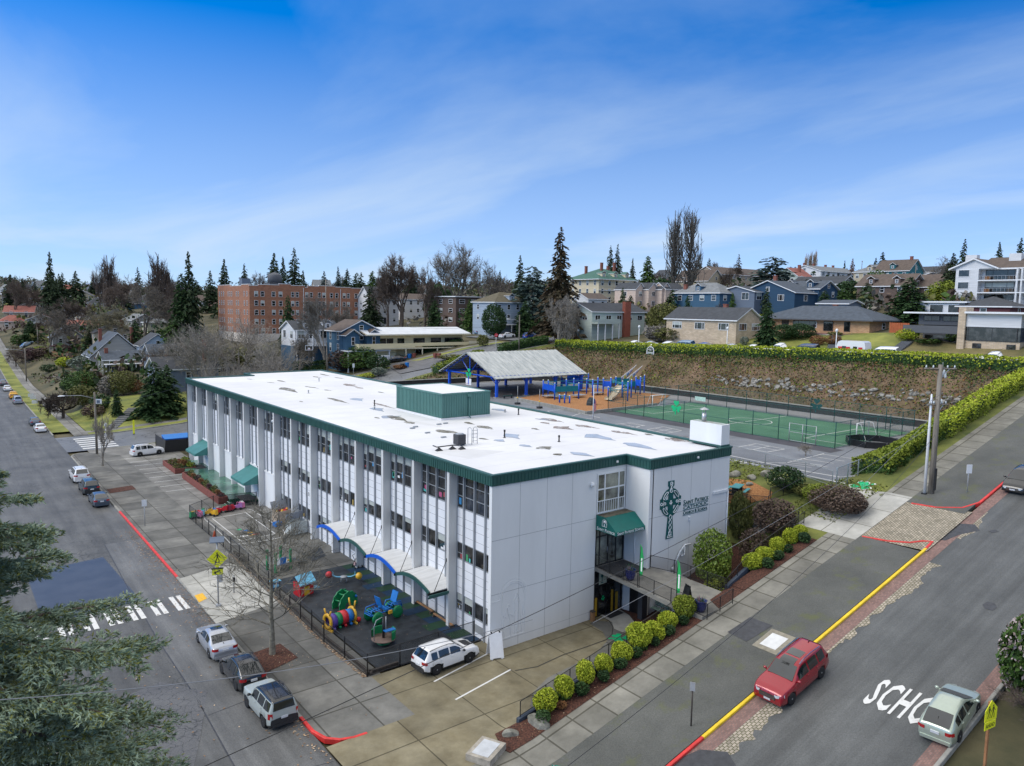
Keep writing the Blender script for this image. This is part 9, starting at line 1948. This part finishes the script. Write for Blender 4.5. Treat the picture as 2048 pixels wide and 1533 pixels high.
mb=MB(); mb.box(w1+1.1,w2,-1.55,7,zb+.9,zr-2.3); mb.obj('glazed_corner',M_glass,t)
for f in(.2,.75): win(t,w1+1.1+(w2-w1)*f,-1.53,zb-.3,1.3,.8,'s',0,dark=True)
a=Vector(ad(1778,668,140)); b=Vector(ad(1818,668,137)); t=thing('board_fence','orange red timber fence beside the modern house','fence',(a.x,a.y,Hg(a.x,a.y)))
d_=b-a; mb=MB();
for k in range(9): q=d_*(k/9); q2=d_*((k+.9)/9); mb.ext([(q.x,q.y,-.6),(q2.x,q2.y,-.6),(q2.x,q2.y,1.9),(q.x,q.y,1.9)],(.05,.05,0))
mb.obj('board',mat('fence_orange',(.36,.09,.03),.75,.15,2),t); MB().tube([(0,0,-1),(0,0,2)],.07,5).obj('post',M_wood,t)
# ---- white apartment building at right
D=160; a=Vector(ad(1915,600,D)); t=thing('white_apartment_building','three storey white apartment building with deep balconies and white chimneys','apartment building',(a.x,a.y,0),-PI/2)
zb=Vector(ad(1960,612,D)).z; ze=Vector(ad(1960,541,D)).z; zr=Vector(ad(1960,521,D)).z; fh=(ze-zb)/3
mb=MB(); mb.box(0,20,0,12,zb-2,ze); mb.box(0,4.2,-1.8,0,zb-2,ze) ; mb.obj('wall',S_white,t)
link('roof',roofmesh('gable_y',8.5,14,zr-ze,.5,R_brown,M_trimw,.3),t,(3.4,5.2,ze+.1)); link('roof',roofmesh('gable_x',16,12,zr-ze+.4,.6,R_brown,M_trimw,.3),t,(12.5,5.4,ze+.1))
MB().ext([(-.8,-1.75,ze),(7.6,-1.75,ze),(3.4,-1.75,zr)],(0,.3,0)).obj('gable',S_white,t)
for f in range(3):
 z=zb+fh*f; win(t,1.6,-1.82,z+.9,2.2,1.5,'s',0,blind=f==0)
 MB().box(4.2,20,-1.9,0,z+.0,z+.22).obj('balcony_slab',M_trimw,t)
 for xx in(4.2,11.4,12.2,19.8): MB().box(xx-.1,xx+.2,-1.9,0,z+.22,z+fh).obj('balcony_wall',S_white,t)
 for x_ in(7.8,16): win(t,x_,-.03,z+.3,5.4,2.0,'s',4,dark=True,blind=(f+int(x_))%2==0)
 mb=MB(); mb.box(4.4,11.3,-1.92,-1.88,z+1.0,z+1.06); mb.box(12.4,19.8,-1.92,-1.88,z+1.0,z+1.06); [mb.box(x_-.02,x_+.02,-1.92,-1.88,z+.22,z+1.0) for x_ in np.arange(4.5,19.7,.7)]; mb.obj('balcony_rail',M_alu,t)
 for (xx,m_) in((5.4,F_rust),(9.6,M_darkw),(14.2,M_toyb if f==1 else M_darkw)): MB().box(xx,xx+.9,-1.2,-.6,z+.22,z+.95).obj('balcony_furniture',m_,t)
for x_ in(.9,9.2,17.5): mb=MB(); mb.box(x_-1.1,x_+1.1,3,4.6,ze,zr+1.1); mb.obj('chimney',S_white,t)
def wallrun(name,lb,cat,px,h,th,m,base=None):
 q=[G(u,v) for u,v in px]; t=thing(name,lb,cat,q[0]); o=q[0]; mb=MB()
 for a,b in zip(q,q[1:]):
  pl=line(a,b,th); zz=[a.z,b.z,b.z,a.z]; mb.add([(x-o.x,y-o.y,z-.5-o.z) for (x,y),z in zip(pl,zz)]+[(x-o.x,y-o.y,z+h-o.z) for (x,y),z in zip(pl,zz)],[(4,5,6,7),(0,1,5,4),(1,2,6,5),(2,3,7,6),(3,0,4,7)])
 mb.obj('wall',m,t); return t
wallrun('board_fence','brown timber fence beside the grey shingled house','fence',[(104,714),(146,715)],1.8,.12,M_wood)
wallrun('garden_wall','grey stone wall beside the sloping lawn at the hilltop road','wall',[(1165,676),(1215,668),(1290,652)],1.1,.4,M_bankrock)
wallrun('garden_wall','low grey wall behind the white saloon at the hilltop','wall',[(990,674),(1060,670),(1150,676)],1.0,.4,M_dwall)
p=G(767,736); t=thing('garden_arch','white timber garden arch beside the black saloon','arch',p); [MB().box(x-.1,x+.1,-.1,.1,0,2.6).obj('post',M_trimw,t) for x in(-1.1,1.1)]; MB().box(-1.5,1.5,-.12,.12,2.6,2.85).obj('beam',M_trimw,t)
for k,(u,v,m_,lb) in enumerate(((814,735,M_toyb,'blue wheeled bin at the roadside before the cream house'),(805,737,M_dwall,'dark green wheeled bin beside the blue one'),(819,717,M_toyb,'blue bin by the cream house garage'),(828,716,M_brownr,'brown bin by the cream house garage'),(878,716,M_brownr,'red brown barrel planter at the roadside'),(870,716,M_brownr,'red brown tub planter at the roadside'))):
 p=G(u,v); t=thing('wheeled_bin',lb,'bin',p,.3,'bins by the cream house'); MB().add([(-.28,-.3,0),(.28,-.3,0),(.28,.3,0),(-.28,.3,0),(-.33,-.38,1.0),(.33,-.38,1.0),(.33,.35,1.0),(-.33,.35,1.0)],[(0,3,2,1),(4,5,6,7),(0,1,5,4),(1,2,6,5),(2,3,7,6),(3,0,4,7)]).obj('bin_body',m_,t); MB().box(-.36,.36,-.42,.38,1.0,1.08).obj('lid',m_,t)
p=Vector((4.2,90.2,0)); t=thing('bin_enclosure','black mesh enclosure with a blue skip at the far end of the school','enclosure',p)
mb=MB(); mb.box(-5.5,-5.42,-3,3.5,0,2.0); mb.box(-5.42,4.5,-3,-2.92,0,2.0); mb.obj('screen_panel',M_black,t)
[MB().tube([(x,y,0),(x,y,2.1)],.06,6).obj('post',M_black,t) for x,y in((-5.5,-3),(-5.5,3.5),(-.5,-3))]
t=thing('skip_bin','blue skip with a sloping lid inside the black enclosure','skip',(1.2,90.6,0)); MB().add([(-1.8,-1,0),(1.8,-1,0),(1.8,1,0),(-1.8,1,0),(-2,-1.1,1.7),(2,-1.1,1.7),(2,1.1,2.1),(-2,1.1,2.1)],[(0,3,2,1),(0,1,5,4),(1,2,6,5),(2,3,7,6),(3,0,4,7)]).obj('bin_body',M_blue,t); MB().add([(-2.05,-1.15,1.72),(2.05,-1.15,1.72),(2.05,1.15,2.14),(-2.05,1.15,2.14),(-2.05,-1.15,1.8),(2.05,-1.15,1.8),(2.05,1.15,2.22),(-2.05,1.15,2.22)],[(4,5,6,7),(0,1,5,4),(1,2,6,5),(2,3,7,6),(3,0,4,7)]).obj('lid',M_toyb,t)
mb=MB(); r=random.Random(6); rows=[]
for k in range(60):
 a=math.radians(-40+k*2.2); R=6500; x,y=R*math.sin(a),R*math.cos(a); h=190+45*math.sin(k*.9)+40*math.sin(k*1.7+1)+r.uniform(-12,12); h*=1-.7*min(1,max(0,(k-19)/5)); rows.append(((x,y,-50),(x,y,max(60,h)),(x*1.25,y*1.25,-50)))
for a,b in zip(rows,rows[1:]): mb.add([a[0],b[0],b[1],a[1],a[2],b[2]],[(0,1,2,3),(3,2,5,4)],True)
struct('hills',mb,mat('distant_hills',(.42,.52,.68),.95,.1,.002))  # distance haze is put into this pale blue hill colour
# ---------------------------------------------------------------- poles, wires, lamps and signs
M_pole=mat('weathered_pole',(.17,.14,.11),.9,.3,1.5,stretch=(3,3,.3),col2=(.27,.24,.20)); M_galv=mat('galvanised_pole',(.40,.41,.42),.5,.12,3,metal=.3); M_syel=mat('sign_yellow',(.78,.80,.02),.5,.04,2); M_insul=mat('insulator',(.55,.60,.62),.2,.1,3); M_signw=mat('sign_white',(.70,.72,.73),.5,.04,2); M_signg=mat('street_sign_green',(.0,.22,.16),.5,.05,2)
def utility_pole(lb,p,h,arms=(),lamp=None,r=.2,name='utility_pole'):
 t=thing(name,lb,'utility pole',p); MB().tube([(0,0,-.3),(0,0,h*.5),(0,0,h)],[r,r*.85,r*.68],10).obj('pole',M_pole,t)
 for (z,L,a) in arms:
  c,s=math.cos(a),math.sin(a); MB().tube([(-c*L/2,-s*L/2,z),(c*L/2,s*L/2,z)],.075,4).obj('cross_arm',M_pole,t)
  mb=MB(); [mb.lathe((c*q,s*q,z+.06),[(.05,0),(.07,.12),(.03,.24)],6) for q in np.linspace(-L/2+.15,L/2-.15,5)]; mb.obj('insulator',M_insul,t)
  MB().tube([(c*L*.3,s*L*.3,z),(0,0,z-.8)],.04,4).obj('brace',M_galv,t)
 if lamp:
  a,L,z,up=lamp; c,s=math.cos(a),math.sin(a); mb=MB(); mb.tube([(0,0,z),(c*L*.45,s*L*.45,z+up*.75),(c*L,s*L,z+up)],[.05,.045,.04],6); mb.obj('lamp_arm',M_galv,t); mb=MB(); mb.ball((c*(L+.3),s*(L+.3),z+up),(.42*abs(c)+.16,.42*abs(s)+.16,.1),8,5); mb.obj('lamp_head',M_signw,t)
 return t
MAINP=Vector((37.0,-13.2,Hg(37,-13.2))); q=ay(1862,988,-13.3); MAINP=Vector((q[0],-13.3,Hg(q[0],-13.3)))
hm=float(ay(1878,730,-13.3)[2])-MAINP.z
t=utility_pole('tall weathered utility pole with cross arms beside the cobbled drive',MAINP,hm,[(hm-.35,2.8,-.6),(hm-3.4,1.7,-.6)],None,.25)
mb=MB(); mb.box(-.12,.12,-.32,-.2,.3,2.2); mb.box(.22,.34,-.1,.1,.6,1.9); mb.obj('conduit',M_black,t); mb=MB(); [mb.lathe((x,0,hm-1.1+z),[(.07,0),(.09,.1),(.05,.5)],6) for x,z in((.5,0),(.8,.3),(1.1,-.1),(.35,-2.2),(.7,-2.4))]; mb.obj('insulator',M_insul,t); mb=MB(); mb.tube([(.9,.2,hm+.1),(1.7,.5,hm-.3),(2.3,.6,hm-.5)],.03,4); mb.obj('switch_arm',M_insul,t)
q=ay(1849,984,-12.9); t=thing('white_pole','slim white metal pole leaning beside the weathered utility pole','pole',(q[0],-12.9,Hg(q[0],-12.9))); h2=float(ay(1866,790,-12.9)[2])-Hg(q[0],-12.9); MB().lathe((0,0,0),[(.13,0),(.11,h2*.6),(.08,h2),(.02,h2+.1)],10).obj('pole',P_white,t); MB().box(-.2,.2,-.2,.2,-.1,.05).obj('base',M_black,t)
def post_sign(lb,p,h,w_,hh,facing,name='sign_post',m=None,pole=None,cat='sign',body=None):
 t=thing(name,lb,cat,p,facing); MB().tube([(0,0,-.1),(0,0,h)],.045,6).obj('post',pole or M_galv,t); MB().box(-w_/2,w_/2,-.075,-.05,h-hh,h).obj('plate',m or M_signw,t); return t
p=G(1934,985); post_sign('small grey parking plate on a post on the verge near the red kerb',p,2.4,.5,.75,-.55)
p=G(1382,1452); t=post_sign('narrow plate on a dark wooden post on the mossy verge',p,2.55,.28,.5,-1.0,pole=M_darkw,m=M_galv)
p=G(290,1052); post_sign('white parking plate on a grey post beside the left kerb',p,2.9,.5,.7,-.2)
p=G(707,756); post_sign('white plate on a post at the roadside behind the school roof',p,3.2,.5,.9,-.1)
p=G(437,1212); t=thing('crossing_sign','yellow diamond pedestrian crossing sign with arrow plate and solar panel at the kerb ramp','sign',p,-.35)
MB().tube([(0,0,0),(0,0,5.4)],.06,8).obj('post',M_galv,t); MB().box(-.2,.2,-.2,.2,0,.12).obj('base',M_galv,t)
zc_=3.95; hd=.78; mb=MB(); mb.ext([(0,-.1,zc_-hd),(hd,-.1,zc_),(0,-.1,zc_+hd),(-hd,-.1,zc_)],(0,.02,0)); mb.obj('diamond_plate',M_syel,t)
mb=MB(); Y=-.103
def fig(mb,x0,z0,s,Y):
 mb.lathe((x0,Y,z0+.62*s),[(.085*s,-.003),(.085*s,.003)],10,'y')
 for P in ([(-.07,.50),(.09,.52),(.10,.12),(-.06,.10)],[(-.06,.12),(.03,.12),(-.16,-.45),(-.27,-.42)],[(.02,.14),(.10,.13),(.22,-.18),(.20,-.46),(.10,-.46),(.13,-.16)],[(-.07,.50),(-.02,.50),(-.20,.20),(-.32,.05),(-.34,.11),(-.22,.26)],[(.05,.5),(.1,.52),(.24,.26),(.34,.18),(.31,.13),(.18,.22)]): mb.poly([(x0+x*s,Y,z0+z*s) for x,z in P])
fig(mb,0,zc_-.02,.78,Y); mb.obj('walking_figure',M_black,t)
mb=MB(); mb.box(-.42,.42,-.1,-.08,2.62,3.1); mb.obj('arrow_plate',M_syel,t); mb=MB(); mb.ext([(-.25,Y-.002,2.72),(-.25,Y-.002,2.92),(-.19,Y-.002,2.87),(.18,Y-.002,3.02),(.22,Y-.002,2.94),(-.13,Y-.002,2.8),(-.07,Y-.002,2.74)],(0,-.004,0)); mb.obj('arrow',M_black,t)
MB().box(-.45,.45,-.14,.0,3.1,3.18).obj('beacon',M_black,t); MB().ext([(-.55,-.25,5.3),(.55,-.25,5.3),(.55,.3,5.6),(-.55,.3,5.6)],(0,0,.05)).obj('solar_panel',M_slate if False else S_slate,t); MB().box(.08,.35,-.1,.15,2.0,2.6).obj('control_box',M_galv,t)
p=G(468,1186); t=thing('push_button_post','short grey push button post behind the crossing sign','post',p); MB().tube([(0,0,0),(0,0,1.55)],.055,7).obj('post',M_galv,t); MB().box(-.09,.09,-.14,.05,1.0,1.35).obj('button_box',M_black,t)
p=Vector(ay(1972,1500,-28.2)); p.z=Hg(p.x,p.y); q=ay(1990,1392,-28.2); t=thing('school_sign','yellow pentagon school children sign above an AHEAD plate on a wooden post','sign',(p.x,p.y,p.z),-.15)
zt=float(q[2])-p.z; MB().box(-.06,.06,-.05,.05,-.2,zt-.1).obj('post',mat('orange_post',(.30,.14,.06),.8,.2,3),t)
W_=.50; mb=MB(); mb.ext([(-W_,-.09,zt-1.0),(W_,-.09,zt-1.0),(W_,-.09,zt-.45),(0,-.09,zt),(-W_,-.09,zt-.45)],(0,.02,0)); mb.obj('pentagon_plate',M_syel,t)
mb=MB(); fig(mb,-.17,zt-.62,.52,-.093); fig(mb,.16,zt-.64,.56,-.094); mb.obj('children_figures',M_black,t)
MB().box(-.46,.46,-.09,-.07,zt-1.42,zt-1.04).obj('ahead_plate',M_syel,t); text('AHEAD',.27,M_black,plane_mtx((-.36,-.094,zt-1.33),(1,0,0),(0,0,1)),.003,parent=t,width=.72)
A=Vector(ag(1742,1402));
zr_=lambda x: zs(x)-.13
a0=Vector((9.9,-21.2)); L1=3.6
sx=9.55; sy=-20.4
lm_=text('SCHOOL',1.0,M_white,Matrix.Identity(4),0,name='road_lettering',bold=.022,space=1.12)
me=lm_.data; xs=[v.co.x for v in me.vertices]; ys=[v.co.y for v in me.vertices]; wx_=max(xs)-min(xs); hy_=max(ys)-min(ys)
for v in me.vertices:
 px_=(v.co.x-min(xs))/wx_*6.1; py_=(v.co.y-min(ys))/hy_*2.55
 X=9.4+py_*1.05; Y=-21.75-px_*.76; v.co=(X,Y,Hg(X,Y)-.13+.03)
lm_['kind']='structure'
p=Vector(az(1108,1531,2.9)); t=thing('street_sign','green street name plate on a post at the bottom edge','sign',(p.x,p.y,-.1),-.9); MB().tube([(0,0,0),(0,0,3.0)],.04,6).obj('post',M_galv,t); MB().box(-.1,.85,-.02,.02,2.75,3.0).obj('name_plate',M_signg,t)
p=G(194,908); P1=p.copy(); h1=float(ad(188,783,depth(p))[2])-p.z; utility_pole('tall wooden pole with a curved lamp arm at the far left crossing',p,h1,(),(PI+.45,5.0,h1-1.0,.9),.19);
tt=thing('lamp_box','white sign box on the lamp pole at the far left crossing','sign',(p.x+.5,p.y-.15,p.z+h1-1.9),-.4); MB().box(-.45,.45,-.1,.1,0,.75).obj('box',P_white,tt); MB().box(-.22,.22,-.13,-.1,.15,.6).obj('panel',S_slate,tt)
p=G(53,763); P2=p.copy(); h2_=float(ad(50,697,depth(p))[2])-p.z; utility_pole('second lamp pole farther along the left street',p,h2_,(),(PI,4.0,h2_-.8,.7),.18)
p=G(230,920) if False else G(213,895); t=thing('street_lamp','small globe street lamp near the far left crossing','street lamp',p); MB().lathe((0,0,0),[(.12,0),(.07,.6),(.06,3.4)],8).obj('post',M_galv,t); MB().ball((0,0,3.75),(.24,.24,.36),8,6).obj('lamp_globe',M_signw,t)
for k,(u,v,vt,lb) in enumerate(((1453,706,655,'globe street lamp behind the hedge before the tan ranch'),(1664,706,662,'globe street lamp behind the hedge by the garden steps'),(1671,706,659,'second globe lamp post just right of the garden steps lamp'),(1277,700,652,'globe street lamp at the hilltop junction near the stop sign'),(1107,676,645,'globe street lamp left of the pollarded tree'))):
 if k==1: continue
 p=Vector(ax(u,v,98.2)) if k in(0,2) else G(u,v); p.z=Hg(p.x,p.y); h=float(ad(u,vt,depth(p))[2])-p.z; h=min(max(h,3.5),8)
 t=thing('street_lamp',lb,'street lamp',p,0,'globe street lamps'); MB().lathe((0,0,0),[(.16,0),(.09,.8),(.07,h-.5)],8).obj('post',M_signw,t); MB().ball((0,0,h-.2),(.26,.26,.34),8,6).obj('lamp_globe',M_signw,t)
p=G(1038,700); h=float(ad(1037,630,depth(p))[2])-p.z; utility_pole('wooden lamp pole at the hilltop junction behind the pavilion',p,h,(),(PI-.2,2.6,h-1.6,.6),.17)
for u,v,vt,D_,lb in ((653,724,560,0,'thin pole rising in front of the brick building'),(1365,626,555,0,'utility pole beside the blue bungalow'),(1601,600,552,0,'utility pole before the deep blue house'),(1722,560,522,300,'utility pole with cross arm on the skyline apartments'),(317,668,628,0,'pole beside the small white house at left'),(274,660,632,0,'pole left of the small white house'),(76,690,655,0,'pole by the grey colonial house at far left'),(1448,575,535,0,'pole among the long dark roofs'),(1830,560,530,240,'pole in front of the teal gabled house')):
 p=G(u,v) if not D_ else Vector(ad(u,v,D_)); p.z=Hg(p.x,p.y); h=float(ad(u,vt,depth(p))[2])-p.z; utility_pole(lb,p,max(4,h),[(max(4,h)-.4,2.2,.3)] if vt<560 else (),None,.16)
p=G(991,697) if False else G(992,693); t=thing('stop_sign','red stop sign on a post at the hilltop junction','sign',p,-.5); MB().tube([(0,0,0),(0,0,3.2)],.06,6).obj('post',M_signw,t); MB().ext([(.45*math.cos(PI/8+k*PI/4),-.08,2.75+.45*math.sin(PI/8+k*PI/4)) for k in range(8)],(0,.02,0)).obj('octagon_plate',M_toyr,t); text('STOP',.3,M_wlet,plane_mtx((-.3,-.085,2.64),(1,0,0),(0,0,1)),.002,parent=t,width=.6)
p=G(1164,680); t=thing('street_sign','green street name blades above a white plate at the hilltop junction','sign',p,-.4); MB().tube([(0,0,0),(0,0,3.6)],.05,6).obj('post',M_galv,t); MB().box(-.5,.5,-.02,.02,3.2,3.45).obj('name_plate',M_signg,t); MB().box(-.02,.02,-.5,.5,3.5,3.75).obj('name_plate',M_signg,t); MB().box(-.35,.35,-.08,-.05,2.0,2.9).obj('plate',M_galv,t)
p=G(1155,682); post_sign('pale octagonal sign back on a post by the pollarded tree',p,3.2,.7,.8,-.4)
p=G(1229,670); t=thing('warning_sign','bright yellow warning sign on the hilltop verge','sign',p,-.6); MB().tube([(0,0,0),(0,0,2.6)],.05,6).obj('post',M_galv,t); MB().ext([(0,-.08,1.2),(.5,-.08,1.7),(.5,-.08,2.2),(0,-.08,2.7),(-.5,-.08,2.2),(-.5,-.08,1.7)],(0,.02,0)).obj('yellow_plate',M_syel,t)
p=G(268,869); t=thing('marker_post','bright yellow marker post on the left corner verge','marker post',p); MB().box(-.14,.14,-.06,.06,0,2.6).obj('post',M_syel,t); MB().box(-.18,.18,-.1,.1,0,.1).obj('base',M_black,t)
p=G(696,754) if False else G(703,757);
for k,(u,v) in enumerate(((56,792),(60,797),(64,806))):
 p=G(u+6,v+6); t=thing('yard_sign','small white yard sign on the verge beside the far parked cars','yard sign',p,.2,'white yard signs'); MB().box(-.6,.6,-.02,.02,.5,1.3).obj('plate',M_signw,t); MB().tube([(0,0,0),(0,0,.6)],.03,5).obj('post',M_galv,t)
p=Vector(ad(618,712,165)); p.z=Hg(p.x,p.y); h=float(ad(618,700,165)[2])-p.z; t=thing('basketball_hoop','basketball hoop with pale backboard before the dark clipped hedge','basketball hoop',p,-.1); MB().tube([(0,0,0),(0,0,h)],.07,6).obj('post',M_black,t); mb=MB(); [mb.box(*q) for q in((-.85,.85,-.12,-.08,h-.1,h-.0),(-.85,.85,-.12,-.08,h+.9,h+1.0),(-.85,-.75,-.12,-.08,h,h+.9),(.75,.85,-.12,-.08,h,h+.9),(-.25,.25,-.12,-.08,h+.1,h+.45))]; mb.obj('backboard',M_signw,t); MB().tube([(-.22,-.12,h+.05),(-.22,-.55,h+.05),(.22,-.55,h+.05),(.22,-.12,h+.05)],.02,4).obj('rim',M_toyr,t)
def wire(lb,a,b,sag,r=.022,m=None,n=14,grp='overhead wires'):
 a,b=Vector(a),Vector(b); P=[a+(b-a)*k/n+Vector((0,0,-sag*4*(k/n)*(1-k/n))) for k in range(n+1)]; o=MB().tube(P,r,4).obj('overhead_wire',m or M_black); return tag(o,lb,'wire',grp)
top=MAINP+Vector((0,0,hm))
def thr(u,v,D): return Vector(ad(u,v,D))
W2=mat('cable_black',(.012,.012,.013),.5,0); W3=mat('cable_grey',(.22,.23,.25),.4,.1,2)
wire('grey cable sagging across the lower left street to the school corner',thr(-40,1135*1.0+268,19),thr(1065,1240,32),.5,.014,W3)
wire('black cable crossing above the parking lot in front of the clipped shrubs',thr(350,1560,17),thr(1880,790,58),.8,.014,W2)
wire('upper cable from the weathered pole down to the school end wall',MAINP+Vector((0,0,hm-5)),thr(1186,1246,46),.4,.014,W3)
wire('cable from the weathered pole to the right of the cross wall',MAINP+Vector((0,0,hm-6)),thr(1100,1560,24),1.2,.014,W2)
wire('thin wire rising from the weathered pole to the right edge',top+Vector((.5,0,-.3)),Vector((120,-18,Hg(120,-18)+13)),1.0,.015,W2)
wire('second thin wire rising from the weathered pole to the right edge',top+Vector((-.5,0,-3)),Vector((120,-17,Hg(120,-17)+11)),1.0,.015,W2)
wire('slack stay wire from the weathered pole to the lawn by the court gate',MAINP+Vector((0,0,hm-4)),G(1722,975),.0,.016,W3)
wire('wire from the hilltop lamp pole across the side road',G(1038,700)+Vector((0,0,6.5)),thr(820,655,165),.8,.02,W2)
wire('wire crossing the brown houses on the hill',thr(1600,560,230),thr(2100,580,150),.6,.02,W2)
wire('wire from the left lamp pole across the corner lawn',P1+Vector((0,0,8)),thr(372,770,96),.4,.014,W2)
